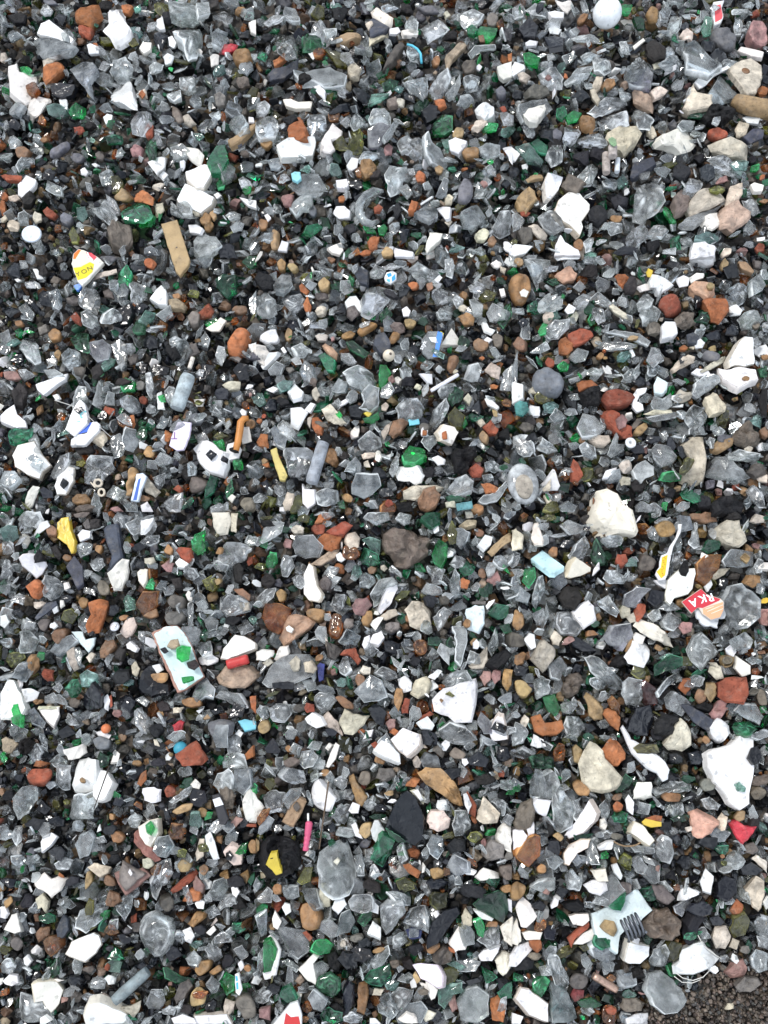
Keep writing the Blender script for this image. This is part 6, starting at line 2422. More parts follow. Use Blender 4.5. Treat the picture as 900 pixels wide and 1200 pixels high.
c 130,680 160,660 200,740 210,790 190,806 150,760 | crumpled milky clear glass in the bottom right of centre
c 90,700 130,690 136,730 100,730
k @50,690,90,60,0
o @190,640,40,100,60
k @130,580,50,60,0
k @100,480,60,50,0
k @210,490,90,40,0
k @180,440,60,50,0
c @150,330,60,50,0
p @105,355,40,40,0
f @40,370,60,40,50
k @150,280,50,60,0
g @250,240,80,30,-10
c @330,240,50,30,0
q @370,240,50,30,0
k @430,140,40,30,0
k @560,30,60,40,0
g @620,40,50,30,0
k @630,100,50,40,0
g @600,180,30,80,80
k @590,250,60,60,0
k @640,250,0,0,0
k @610,330,80,60,0
k @540,200,50,40,0
k @560,380,60,40,0
a @582,420,30,26,0
k @480,450,0,0,0
g @475,450,50,80,70
k @660,500,90,60,0
k @700,260,90,50,0
g @740,290,60,40,0
p @740,310,20,16,0
k @790,400,0,0,0
k @860,200,60,80,0
q @880,40,40,80,80
q @870,90,60,60,0
q @690,60,60,50,0
q @830,290,0,0,0
k @720,540,60,50,0
c @270,480,50,26,0
c @310,470,60,30,0
c @160,220,0,0,0
f @20,50,60,40,0
G @12,70,30,40,80
c @20,20,0,0,0
k @50,10,50,30,0
k @270,120,0,0,0
k @380,240,60,40,0
c @470,290,60,30,0
k @470,400,60,40,0
c @440,420,0,0,0
q @400,420,60,40,0
g @475,600,40,50,0
k @430,560,40,30,60
e @410,800,50,30,0
k @460,770,50,50,0
g @270,830,90,40,0
e @500,760,0,0,0
q @80,660,60,30,0
c @140,650,50,50,0
c @260,850,50,60,0
k @290,770,60,60,0
k @310,620,0,0,0
o @260,630,50,30,0
c @20,640,0,0,0
q @560,580,0,0,0
r @464,790,16,40,80
k @830,400,0,0,0
q @820,640,40,30,0
g @20,740,40,60,0
C 486,720 526,710 570,744 600,776 618,816 586,860 540,866 504,836 474,780 | large ringed clear glass bottle base above the bare soil
"""
import re
# ------------------------------------------------------------------ the pieces of the heap
def vary(c, rnd, a=.12, h=.05):
    k = 1 + rnd.uniform(-a, a) * 1.6
    return tuple(max(.004, min(.92, v * k * (1 + rnd.uniform(-h, h)))) for v in c)
KIND = {   # code: name, category, colour words, noun
 'w': ('ceramic_shard', 'ceramic shard', 'white', 'ceramic shard'), 't': ('stone_chip', 'stone chip', 'cream tan', 'stone chip'),
 'c': ('clear_glass_shard', 'glass shard', 'clear', 'glass shard'), 'C': ('cloudy_glass_shard', 'glass shard', 'cloudy white', 'glass shard'),
 'f': ('frosted_glass_shard', 'glass shard', 'bluish grey', 'glass shard'), 'e': ('teal_glass_shard', 'glass shard', 'pale teal', 'glass shard'),
 'g': ('green_glass_shard', 'glass shard', 'dark green', 'glass shard'), 'G': ('bright_green_glass_shard', 'glass shard', 'bright green', 'glass shard'),
 'o': ('olive_glass_shard', 'glass shard', 'olive', 'glass shard'), 'a': ('amber_glass_shard', 'glass shard', 'amber', 'glass shard'),
 'k': ('black_chip', 'black chip', 'black', 'slag chip'), 'b': ('brick_fragment', 'brick fragment', 'orange-red', 'brick fragment'),
 'p': ('brown_pebble', 'pebble', 'golden brown', 'pebble'), 'q': ('grey_brown_pebble', 'pebble', 'grey brown', 'pebble'),
 's': ('grey_pebble', 'pebble', 'grey', 'pebble'), 'r': ('pink_pebble', 'pebble', 'dull pink', 'pebble'), 'y': ('yellow_glazed_chip', 'glazed chip', 'yellow', 'glazed chip')}
def look(code, label, rnd):
    """material, colour(+film), style, thickness factor (of the short side)"""
    L_ = re.split(r' (?:beside|near|by|right|left|under|below|above|on|in|at|lying|over|touching|between|beneath|cut|against|crossed|leaning|holding|resting|from|parts|of the)\b', label or '')[0]
    if label and 'unnamed' in label: L_ = ''
    has = lambda *w: any(x in L_ for x in w)
    if code == 'w':
        c = (.76, .755, .74) if rnd.random() < .72 else (.76, .72, .65)
        if has('cream', 'bone', 'beige'): c = (.72, .66, .56)
        if has('pinkish'): c = (.68, .54, .47)
        if has('turquoise', 'pale turquoise'): c = (.50, .78, .78) if 'pale turquoise' in L_ else c
        if has('mint', 'pale blue', 'grey-white'): c = (.66, .76, .76)
        if has('lilac'): c = (.74, .68, .78)
        if has('translucent', 'milky', 'glassy', 'glass slab', 'frosted flake', 'icy'): return 'clear', (.85, .87, .87, .6), 'plate', .35
        return ('bisque' if has('stone', 'chalky', 'pitted', 'craggy', 'lump') or c[0] < .7 else 'ceramic'), vary(c, rnd, .05, .02), ('chunk' if has('chunk', 'lump', 'block', 'stone') or rnd.random() < .3 else 'plate'), .42
    if code == 't':
        c = rnd.choice([(.50, .40, .29), (.42, .32, .22), (.56, .48, .38), (.46, .34, .25)])
        if has('cream', 'white', 'pale', 'beige'): c = (.60, .53, .42)
        if has('pinkish', 'peach', 'orange-tan'): c = (.55, .33, .22)
        if has('tan-brown'): return 'stone', (.42, .25, .11), 'chunk', .3
        if has('wood', 'stick', 'splinter'): return 'wood', vary((.36, .25, .15), rnd), 'chunk', .6
        return 'stone', vary(c, rnd, .12), 'chunk', .5
    if code == 'c': return 'clear', (*vary(rnd.choice([(.93, .95, .94), (.88, .92, .94), (.90, .94, .91)]), rnd, .02, .008), rnd.uniform(.05, .34)), rnd.choice(['plate', 'facet', 'facet']), .45
    if code == 'C': return 'clear', (*vary((.86, .89, .88), rnd, .04, .01), rnd.uniform(.28, .5)), rnd.choice(['facet', 'facet', 'plate']), .5
    if code == 'f':
        c = (.52, .57, .62)
        if has('violet', 'lilac', 'lavender'): c = (.50, .48, .56)
        if has('teal', 'blue-green'): c = (.32, .45, .45)
        if has('slate'): c = (.10, .13, .18)
        return 'clear', (*vary(c, rnd, .1, .02), rnd.uniform(.22, .45)), 'plate', .4
    if code == 'e': 
        if has('turquoise', 'blue'): return 'plastic', vary((.50, .74, .74) if has('pale') else (.18, .50, .60), rnd, .06), 'plate', .3
        return 'tinted', (*vary((.42, .66, .58), rnd, .12), .3), rnd.choice(['plate', 'facet']), .4
    if code == 'g': return 'tinted', (*vary((.06, .46, .24) if rnd.random() < .6 else (.05, .30, .13), rnd, .25), rnd.uniform(.05, .2)), rnd.choice(['plate', 'facet']), .4
    if code == 'G': return 'tinted', (*vary((.06, .72, .24), rnd, .12), rnd.uniform(.12, .35)), rnd.choice(['plate', 'facet']), .4
    if code == 'o': return 'tinted', (*vary((.34, .33, .06), rnd, .2), .25), rnd.choice(['plate', 'facet']), .4
    if code == 'a': return 'tinted', (*vary((.62, .26, .05) if 'maroon' not in L_ else (.25, .05, .04), rnd, .2), .3), rnd.choice(['plate', 'pebble']), .5
    if code == 'k':
        if has('obsidian', 'glossy', 'green-black', 'shard') and not has('slate'): return 'black', vary((.008, .009, .012), rnd, .2), 'plate', .35
        if has('slate'): return 'stone', vary((.045, .052, .07), rnd, .2), 'plate', .4
        if has('cinder', 'rough', 'crusty'): return 'dark', vary((.012, .012, .013), rnd, .2), 'rock', .6
        return rnd.choice([('black', vary((.006, .007, .010), rnd, .4), 'facet', .5), ('black', vary((.007, .008, .010), rnd, .4), 'facet', .5), ('black', vary((.012, .013, .016), rnd, .4), 'plate', .4), ('dark', vary((.016, .016, .019), rnd, .5), 'chunk', .55), ('dark', vary((.022, .019, .018), rnd, .5), 'chunk', .6)])
    if code == 'b': return 'brick', vary((.42, .155, .065) if rnd.random() < .6 else (.30, .085, .05), rnd, .15), ('pebble' if has('pebble', 'bead', 'round') else 'chunk'), .55
    if code == 'p': return 'stone', vary(rnd.choice([(.32, .17, .07), (.38, .22, .09), (.24, .13, .07), (.40, .27, .13)]), rnd, .15), ('chunk' if has('flat', 'wedge', 'slab', 'angular', 'prism', 'craggy') else 'pebble' if has('round', 'smooth', 'oval', 'pebble', 'almond', 'nugget') else rnd.choice(['pebble', 'chunk', 'chunk', 'chunk'])), .6
    if code == 'q' and has('rock', 'rough', 'crumbly', 'conglomerate', 'ridge'): return 'stone', vary((.15, .12, .095), rnd, .15), 'rock', .6
    if code == 'q': return 'stone', vary(rnd.choice([(.13, .105, .085), (.10, .088, .077), (.16, .13, .10), (.17, .155, .135)]), rnd, .2), rnd.choice(['pebble', 'chunk', 'chunk']), .6
    if code == 's': return 'stone', vary((.15, .15, .17), rnd, .2), 'pebble', .6
    if code == 'r':
        c = (.50, .035, .05) if has('crimson') else (.26, .11, .085) if has('red-brown') else (.22, .05, .05) if has('dark red') else (.33, .18, .16)
        return 'stone', vary(c, rnd, .15), 'chunk', .5
    return 'ceramic', vary((.62, .44, .05), rnd, .05), 'plate', .35
def blob(cx, cy, ln, wd, ang, rnd, sharp=True):
    n = rnd.choice((4, 5, 5, 6, 6, 7)) if sharp else rnd.randint(7, 9); a0 = rnd.uniform(0, 6.28); P = []
    ca, sa = math.cos(math.radians(ang)), math.sin(math.radians(ang)); lo = .72 if sharp else .88
    for i in range(n):
        a = a0 + 6.2832 * (i + rnd.uniform(-.33, .33)) / n; r = rnd.uniform(lo, 1.22 if sharp else 1.06)
        u, v = ln / 2 * r * math.cos(a), wd / 2 * r * math.sin(a); P.append((cx + u * ca - v * sa, cy + u * sa + v * ca))
    return P
def parse(txt):
    off = (0, 0); out = []
    for ln in txt.strip().splitlines():
        ln = ln.strip()
        if not ln: continue
        if ln[0] == '#': i = 'ABCDEFGHIJKL'.index(ln[1]); off = (300 * (i % 3), 300 * (i // 3)); continue
        body, _, lab = ln.partition('|'); lab = lab.strip() or None; tok = body.split(); code = tok[0]
        if code == 'x' or len(tok) < 2: continue
        rnd = random.Random(ln + str(off))
        if tok[1][0] == '@':
            v = [float(s) for s in tok[1][1:].split(',')]
            if len(v) < 5: v += [0] * (5 - len(v))
            if v[2] < 5 or v[3] < 5: continue
            P = blob(*v, rnd, code not in 'pqs' or rnd.random() < .5)
        else:
            P = [tuple(float(s) for s in t.split(',')) for t in tok[1:]]
            if len(P) < 3 or P[0] == P[1] or P[1] == P[2] or P[-1] == (0, 0): continue
        P = [(off[0] + x / 3, off[1] + y / 3) for x, y in P]; A, cx, cy = area_c(P)
        if abs(A) < 12: continue
        if A < 0: P = P[::-1]
        out.append(dict(code=code, poly=P, A=abs(A), c=(cx, cy), label=lab, rnd=rnd))
    return out
items = parse(DATA)
def local_outline(poly, c, lift, tilt, rnd, dirn=None):
    """unproject a photo outline onto a real tilted plane resting on the heap"""
    p0 = spot(c[0], c[1], lift); a = rnd.uniform(0, 6.28) if dirn is None else dirn
    n = Vector((math.sin(tilt) * math.cos(a), math.sin(tilt) * math.sin(a), math.cos(tilt)))
    ex = (R - n * R.dot(n)).normalized(); ey = n.cross(ex)
    pts = [on_plane(x, y, p0, n) - p0 for x, y in poly]
    M4 = Matrix((ex, ey, n)).transposed().to_4x4(); M4.translation = p0
    return [(q.dot(ex), q.dot(ey)) for q in pts], M4
def star_centre(P):
    """centre of a 2-D polygon shifted to a point that sees most of it"""
    A, cx, cy = area_c(P); return cx, cy
def make_piece(it):
    rnd = it['rnd']; code = it['code']; mat, col, style, tf = look(code, it['label'], rnd)
    per = sum(math.dist(a, b) for a, b in zip(it['poly'], it['poly'][1:] + it['poly'][:1]))
    short = 2.2 * it['A'] / per * 2                                   # short side, photo px
    m = mpp(spot(*it['c']))
    th = min(short * m * tf, .0035 if style == 'plate' else .009); th = max(th, .0007)
    if 'box' in (it['label'] or '') or 'cub' in (it['label'] or ''): th = short * m * .7; style = 'chunk'
    lay = rest(it['poly'], th * (.55 if style == 'plate' else .5))
    big = it['A'] > 900
    tilt = math.radians(min(31, abs(rnd.gauss(0, (9 if big else 14) + (4 if code == 'w' else 8 if code in 'cCfgGe' else 0)))))
    P, M4 = local_outline(it['poly'], it['c'], lay + .0008, tilt, rnd)
    A2, ux, uy = area_c(P)
    if abs(A2) < 1e-12: return None
    P = [(x - ux, y - uy) for x, y in P]; M4 = M4 @ Matrix.Translation((ux, uy, 0))
    if A2 < 0: P = P[::-1]
    sz = short * m
    step = max(.0009, sz * .28) if style != 'pebble' else sz * .22
    if style == 'rock': step = sz * .13
    amp = {'plate': .012, 'chunk': .02, 'facet': .02, 'pebble': .004, 'rock': .02, 'dish': .004}[style] * sz
    if code in 'cCfegGoa': amp *= 1.3
    P = jag(P, step, amp, rnd)
    if style == 'pebble':                                              # round the corners
        for _ in range(1):
            Q = []
            for i in range(len(P)):
                a, b, c = P[i - 1], P[i], P[(i + 1) % len(P)]; Q.append(((a[0] + 2 * b[0] + c[0]) / 4, (a[1] + 2 * b[1] + c[1]) / 4))
            P = Q
    lab = it['label'] or ''; curv = ripple = 0
    if style == 'plate' and code in 'cCfgGeoawk' and (rnd.random() < .5 or 'curv' in lab): curv = rnd.uniform(6, 40 if code in 'cCfgGeoa' else 12) * (1 if rnd.random() < .75 else -1)
    if any(w in lab for w in ('ribbed', 'ripple', 'folded', 'crumpled', 'striped', 'layered', 'wrinkled')): ripple = .3
    if 'largest clear lilac' in lab or 'big clear folded' in lab: style = 'facet'; curv = 0
    if 'dome' in lab or 'lens' in lab or 'nugget' in lab or 'bottle-bottom' in lab or 'round thick' in lab: style = 'pebble' if code in 'fCgG' or 'nugget' in lab or 'dome' in lab else 'dish'
    if not fan_ok(P) and style in ('chunk', 'facet', 'dish'): style = 'plate'
    V, Fs, W = piece_geo(P, style, th, rnd, curv, ripple)
    return V, Fs, W, mat, col, style, M4, P, th, curv
# ------------------------------------------------------------------ landmarks by which the unnamed chips are found
LM = [l.split(';') for l in """709,24;white ball
841,14;red and white chip
97,308;yellow printed scrap
825,700;red lettered scrap
775,660;yellow lettered sliver
215,770;mint tile
741,1086;coiled spring
134,733;screw head
148,1152;grey rod
215,457;pale blue rod
372,543;speckled grey rod
361,978;pink plastic capsule
206,289;flat wooden stick
612,567;oyster-like disc
708,1148;coppery rod
343,1190;red and white cap
739,519;white washer
125,854;orange bead
212,878;turquoise bead
455,418;cream bead
76,627;yellow angular chip
457,325;blue patterned chip
505,400;blue bordered glass label
210,512;violet chip
90,495;turquoise-arc chip
283,515;orange bent tube
328,545;yellow stick
518,447;white rod
278,778;red plastic tube
473,960;biggest black glass shard
872,972;crimson-red chip
258,945;black clip
225,880;rust-orange tile shard
480,640;big brown rock
722,600;big chunky cream block
858,905;biggest white shard
536,822;large lumpy white shard
399,1010;largest lilac glass plate
183,1098;pale lilac glass nugget
15,815;green-striped white shard
97,910;tall white ceramic block
277,758;white gable-shaped shard
340,740;pinkish tan wedge
322,722;golden-brown stone
517,925;tan-brown triangular wedge
703,900;black-specked cream stone
869,718;round thick bottle bottom
620,998;brilliant amber shard
586,1060;brightest green lump
780,1125;frayed white pointed shard
815,1180;bare soil
712,250;large notched white shard
795,163;bulky white chunk
884,120;bone-like tan piece
347,173;curved white rim shard
229,234;square white shard
138,30;tall pointed white shard
100,16;largest orange brick lump
835,355;angular orange-red brick chunk
277,397;orange-brown brick pebble
725,465;orange-red brick prism
870,435;thick white glossy shard
815,540;tall cream slab
33,540;chipped stained ceramic
140,670;white pitted ceramic
40,662;broad white shard
665,270;tall pitted white wedge
436,240;broken bottle ring
520,85;blue strip
450,140;pitted grey lump
330,1000;large rough black cinder
640,655;pale turquoise chip
500,1140;lilac-white shard
50,1160;rounded triangular white shard
120,1180;broad white bottom shard
555,1180;frosted grey lump
640,1180;tall blue-green triangle
605,330;white-spotted clay shard
730,160;green-stained tan stone
850,245;holed square brick
365,685;tall white spire shard
540,560;mottled orange stone
560,640;narrow cream stub
100,1110;white oval-cornered shard
660,930;striped glass slab""".splitlines()]
LM = [(tuple(float(v) for v in a.split(',')), b) for a, b in LM]
DIRS = ['right of', 'to the lower right of', 'below', 'to the lower left of', 'left of', 'to the upper left of', 'above', 'to the upper right of']
ORD = ['', 'second ', 'third ', 'fourth ', 'fifth ', 'sixth ', 'seventh ', 'eighth ', 'ninth ', 'tenth ', 'eleventh ', 'twelfth ']
def shape_word(it):
    xs = [p[0] for p in it['poly']]; ys = [p[1] for p in it['poly']]; n = len(xs)
    P = np.array(it['poly']) - np.array(it['c']); w = np.linalg.eigvalsh(np.cov(P.T)); asp = math.sqrt(max(w[1], 1e-6) / max(w[0], 1e-6))
    s = 'tiny' if it['A'] < 90 else 'small' if it['A'] < 220 else 'mid-sized' if it['A'] < 500 else 'large'
    return s, ('long ' if asp > 2.1 else '')
def label_unnamed(its):
    """each unnamed chip: size, colour, kind and where it lies from the nearest thing one can find"""
    slots = {}
    for it in its:
        s, a = shape_word(it); _, _, colw, noun = KIND[it['code']]; it['desc'] = f'{s} {a}{colw} {noun}'.replace('orange-red brick', 'orange-red brick')
    for it in its:
        if it['label']: continue
        cx, cy = it['c']; near = sorted(LM, key=lambda l: math.dist(l[0], (cx, cy)))
        for l in near[:1]:
            d = DIRS[int(((math.degrees(math.atan2(cy - l[0][1], cx - l[0][0])) + 22.5) % 360) // 45)]
            slots.setdefault((it['desc'], d, l[1]), []).append((math.dist(l[0], (cx, cy)), it))
    for (desc, d, l), v in slots.items():
        v.sort(key=lambda t: t[0])
        for k, (_, it) in enumerate(v):
            if len(v) == 1: it['label'] = f'{desc} {d} the {l}' if desc.count(' ') > 3 or 'lower' in d or 'upper' in d else f'{desc} lying {d} the {l}'
            else: it['label'] = f'{desc}, {ORD[min(k, 11)]}nearest {d.replace("to the ", "")} the {l}'
# ------------------------------------------------------------------ helpers for the odd finds: a frame lying on the heap, drawn in photo pixels
class Frame:
    def __init__(s, px, py, lift=.003, tilt=4, d=0.0):
        t = math.radians(tilt); s.n = Vector((math.sin(t) * math.cos(d), math.sin(t) * math.sin(d), math.cos(t)))
        s.p = spot(px, py, lift); s.ex = (R - s.n * R.dot(s.n)).normalized(); s.ey = s.n.cross(s.ex); s.m = mpp(s.p)
        s.M = Matrix((s.ex, s.ey, s.n)).transposed().to_4x4(); s.M.translation = s.p
    def q(s, px, py, z=0.0):
        v = on_plane(px, py, s.p + s.n * (z * s.m), s.n) - s.p; return Vector((v.dot(s.ex), v.dot(s.ey), z * s.m))
    def root(s, name): o = bpy.data.objects.new(name, None); o.empty_display_size = .002; C.objects.link(o); o.matrix_world = s.M; return o
    def put(s, name, V, Fs, mat, col, parent=None, smooth=False):
        o = mesh_obj(name, V, Fs, mat, col, smooth=smooth)
        if parent is None: o.matrix_world = s.M
        else: o.parent = parent
        return o
    def prism(s, name, poly, z1, z0, mat, col, parent=None, bev=.8, jg=0.0, seed=1):
        """photo-pixel outline, top z1 and bottom z0 in pixels"""
        P = [s.q(x, y, z1) for x, y in poly]; P = [(v.x, v.y) for v in P]; A, cx, cy = area_c(P)
        if A < 0: P = P[::-1]
        if jg: P = jag(P, 4 * s.m, jg * s.m, random.Random(seed))
        m = s.m; n = len(P); inn = []
        for i in range(n):
            a, b, c = P[i - 1], P[i], P[(i + 1) % n]; e = (Vector(c) - Vector(a)); e = Vector((-e.y, e.x)).normalized() * min(bev, (z1 - z0) * .4) * m; inn.append((b[0] + e.x, b[1] + e.y))
        bz = min(bev, (z1 - z0) * .4) * m
        V = [(x, y, z1 * m) for x, y in inn] + [(x, y, z1 * m - bz) for x, y in P] + [(x, y, z0 * m) for x, y in P]
        Fs = [tuple(range(n)), tuple(range(3 * n - 1, 2 * n - 1, -1))]
        for r_ in (0, 1):
            for j in range(n): k = (j + 1) % n; Fs.append((r_ * n + k, r_ * n + j, (r_ + 1) * n + j, (r_ + 1) * n + k))
        return s.put(name, V, Fs, mat, col, parent)
    def tube(s, name, path, rad, mat, col, parent=None, sides=12, px=True, caps=True):
        """path of (x, y, z) photo pixels; rad one number or a list, in pixels"""
        pts = [s.q(*p) if px else Vector(p) for p in path]; n = len(pts); rs = rad if isinstance(rad, (list, tuple)) else [rad] * n; V = []; Fs = []
        for i, p in enumerate(pts):
            t = (pts[min(i + 1, n - 1)] - pts[max(i - 1, 0)]).normalized(); a = t.cross(Vector((0, 0, 1)));
            if a.length < .1: a = t.cross(Vector((1, 0, 0)))
            a.normalize(); b = t.cross(a)
            for j in range(sides): g = 2 * PI * j / sides; V.append(tuple(p + (a * math.cos(g) + b * math.sin(g)) * rs[i] * s.m))
        for i in range(n - 1):
            for j in range(sides): k = (j + 1) % sides; Fs.append((i * sides + j, i * sides + k, (i + 1) * sides + k, (i + 1) * sides + j))
        if caps: Fs.append(tuple(range(sides))[::-1]); Fs.append(tuple((n - 1) * sides + j for j in range(sides)))
        o = s.put(name, V, Fs, mat, col, parent, smooth=True)
        if caps: o.data.polygons[len(Fs) - 1].use_smooth = False; o.data.polygons[len(Fs) - 2].use_smooth = False
        return o
    def lathe(s, name, px, py, prof, mat, col, parent=None, sides=28, sx=1, sy=1, rot=0):
        """profile of (radius, z) in pixels turned about the frame's upright"""
        c = s.q(px, py, 0); V = []; Fs = []; m = s.m; cr, sr = math.cos(rot), math.sin(rot)
        for r, z in prof:
            for j in range(sides):
                g = 2 * PI * j / sides; x, y = r * math.cos(g) * sx, r * math.sin(g) * sy; V.append((c.x + (x * cr - y * sr) * m, c.y + (x * sr + y * cr) * m, z * m))
        for i in range(len(prof) - 1):
            for j in range(sides): k = (j + 1) % sides; Fs.append((i * sides + j, i * sides + k, (i + 1) * sides + k, (i + 1) * sides + j)[::-1])
        if prof[0][0] > 1e-6: Fs.append(tuple(range(sides)))
        if prof[-1][0] > 1e-6: Fs.append(tuple((len(prof) - 1) * sides + j for j in range(sides))[::-1])
        return s.put(name, V, Fs, mat, col, parent, smooth=True)
    def text(s, body, px, py, z, size, ang, col, parent, name='lettering', bold=0.0, sx=1.0):
        cu = bpy.data.curves.new(name, 'FONT'); cu.body = body; cu.size = size * s.m * 1.35; cu.align_x = 'CENTER'; cu.align_y = 'CENTER'; cu.extrude = .05 * s.m; cu.offset = bold * s.m
        key = 'ink_%d_%d_%d' % tuple(int(c * 99) for c in col)
        if key not in M:
            m_, nt, out = new_mat('lettering_ink'); b = N(nt, 'ShaderNodeBsdfPrincipled'); b.inputs['Base Color'].default_value = (*col, 1); b.inputs['Roughness'].default_value = .5; L(nt, b.outputs[0], out.inputs[0]); M[key] = m_
        cu.materials.append(M[key]); t_ = bpy.data.objects.new(name, cu); me = bpy.data.meshes.new_from_object(t_); bpy.data.objects.remove(t_); o = bpy.data.objects.new(name, me); C.objects.link(o); o.parent = parent; o.location = s.q(px, py, z); o.rotation_euler = (0, 0, math.radians(ang)); o.scale = (sx, 1, 1); return o
def sphere_prof(r, z, n=14): return [(max(1e-7, r * math.sin(PI * i / n)), z + r * math.cos(PI * i / n)) for i in range(n + 1)]
def claim(poly, h): rest(poly, h)
def circ(x, y, r, n=14, ry=None): return [(x + r * math.cos(6.2832 * i / n), y + (ry or r) * math.sin(6.2832 * i / n)) for i in range(n)]
def Z(v, k, ox, oy): return [(ox + a / k, oy + b / k) for a, b in v]
def SPECIALS():
    WHITE = (.80, .80, .79)
    f = Frame(709, 24, .001, 0); o = f.lathe('ball', 709, 24, sphere_prof(16.5, 10, 20), 'plastic', (.83, .85, .85)); tag(o, 'smooth round white ball near the top edge', 'ball'); claim(circ(709, 24, 15), .003)
    # red and white chip
    f = Frame(841, 14, .0035, 8, 2); o = f.prism('glazed_chip', [(836, 2), (849, 0), (846, 8), (847.8, 20), (845, 26), (837, 29.5), (835, 13)], 0, -6, 'ceramic', WHITE, jg=.2)
    f.prism('red_print', [(837.7, 6.7), (844.5, 5), (847, 18.7), (845.8, 22), (838.2, 26)], .35, .05, 'ink', (.62, .09, .10), o, .1); tag(o, 'upright white chip with a pinkish red printed panel near the top right corner', 'glazed chip'); claim([(835, 1), (848, 1), (847, 26), (836, 29)], .003)
    # yellow printed scrap
    z = lambda v: Z(v, 15, 70, 280); f = Frame(100, 310, .004, 7, 1)
    o = f.prism('printed_scrap', z([(240, 250), (330, 170), (460, 210), (650, 300), (775, 410), (400, 820), (310, 740), (230, 500), (200, 430)]), 0, -5, 'ceramic', (.72, .70, .62), jg=.25)
    f.prism('cream_print', z([(225, 400), (350, 190), (450, 220), (470, 320), (560, 400), (370, 480), (240, 500)]), .25, .05, 'ink', (.74, .73, .48), o, .1)
    f.prism('yellow_print', z([(238, 508), (370, 490), (530, 405), (605, 440), (575, 580), (460, 680), (315, 725)]), .3, .05, 'ink', (.66, .55, .02), o, .1)
    f.prism('orange_print', z([(235, 350), (250, 260), (330, 185), (375, 195), (275, 355)]), .3, .05, 'ink', (.75, .16, .02), o, .1)
    f.prism('red_print', z([(460, 232), (555, 245), (650, 320), (595, 375), (500, 320)]), .3, .05, 'ink', (.72, .07, .09), o, .1)
    f.tube('white_line', [(*p, .35) for p in z([(488, 240), (510, 300), (585, 370)])], .9, 'ink', (.85, .85, .85), o, 6)
    for ch, x, y, a in (('Y', 322, 622, 28), ('O', 428, 575, 20), ('N', 530, 520, 30)): px, py = z([(x, y)])[0]; f.text(ch, px, py, .5, 6.2, a, (.06, .05, .02), o)
    tag(o, 'yellow, cream and red printed scrap lettered YON in the upper left', 'printed scrap'); claim(z([(240, 250), (330, 170), (650, 300), (775, 410), (400, 820), (230, 500)]), .003)
    f = Frame(91, 336, .003, 5); o = f.prism('blue_chip', z([(240, 810), (350, 770), (390, 830), (330, 905), (290, 900)]), 0, -4, 'ceramic', (.10, .25, .66)); tag(o, 'small blue chip poking out below the yellow printed scrap', 'blue chip')
    # red lettered scrap
    z = lambda v: Z(v, 12.857, 790, 670); f = Frame(824, 706, .006, 8, 4)
    o = f.prism('printed_scrap', z([(115, 455), (410, 255), (495, 340), (700, 405), (750, 450), (750, 580), (700, 690), (560, 728), (430, 640), (375, 545), (350, 548), (262, 630)]), 0, -4, 'ceramic', (.72, .62, .52), jg=.1)
    f.prism('red_print', z([(120, 455), (408, 260), (490, 345), (695, 410), (680, 435), (430, 548), (375, 540), (350, 542), (262, 622)]), .3, .05, 'ink', (.50, .035, .05), o, .1)
    f.prism('tan_print', z([(432, 556), (735, 455), (742, 575), (695, 680), (560, 718), (440, 630)]), .3, .05, 'ink', (.70, .36, .20), o, .1)
    for a, b in (((500, 600), (735, 500)), ((560, 630), (740, 555)), ((470, 565), (600, 520))): (x0, y0), (x1, y1) = z([a, b]); f.tube('stripe', [(x0, y0, .4), (x1, y1, .4)], .5, 'ink', (.85, .70, .55), o, 6)
    for ch, x, y in (('A', 290, 465), ('K', 428, 402), ('R', 545, 385)): px, py = z([(x, y)])[0]; f.text(ch, px, py, .5, 9.5, 198, (.86, .85, .85), o, bold=.25)
    tag(o, 'red scrap with white letters RKA and a striped orange-tan foot', 'printed scrap'); claim(z([(115, 455), (410, 255), (700, 405), (750, 580), (560, 728), (262, 630)]), .005)
    f = Frame(828, 722, .0032, 6); o = f.prism('foil_flake', z([(320, 570), (420, 560), (760, 560), (785, 660), (670, 740), (660, 850), (480, 820), (355, 700)]), 0, -4, 'ceramic', (.72, .73, .74), jg=.8); tag(o, 'crumpled white flake under the red lettered scrap', 'flake')
    # yellow lettered sliver
    f = Frame(780, 655, .005, 6, 3); o = f.prism('printed_sliver', [(795, 614), (799.5, 614), (798, 624), (792, 635), (789, 641), (786, 655), (783, 672), (780, 679), (772, 680), (768, 673), (770, 668), (773, 664), (773, 658), (775, 651), (782, 648), (785, 640), (792, 630), (795, 620)], 0, -4, 'ceramic', WHITE)
    f.prism('yellow_print', [(782.6, 650), (775.8, 653), (774.4, 665), (769.5, 670), (774.8, 678), (779.6, 674)], .3, .05, 'ink', (.72, .46, .03), o, .1)
    rr = random.Random(3)
    for i in range(11):
        x, y = 779 - i * .35 + rr.uniform(-2, 1.5), 653 + i * 2.1; f.tube('print_mark', [(x, y, .4), (x + rr.uniform(.8, 2), y + rr.uniform(-.6, .6), .4)], .3, 'ink', (.20, .07, .02), o, 5)
    tag(o, 'thin white-edged sliver printed yellow with tiny brown marks', 'printed sliver'); claim([(775, 650), (784, 648), (782, 678), (769, 675)], .004)
    # mint tile
    z = lambda v: Z(v, 11.25, 175, 725); f = Frame(208, 772, .0052, 7, 0.2)
    o = bpy_root = f.root('glazed_tile_piece'); body = f.prism('tile_body', z([(28, 190), (220, 98), (370, 93), (462, 180), (560, 350), (622, 540), (728, 762), (600, 856), (450, 944), (368, 978), (325, 900), (180, 560)]), -.4, -11, 'bisque', (.46, .26, .20), o, jg=.35)
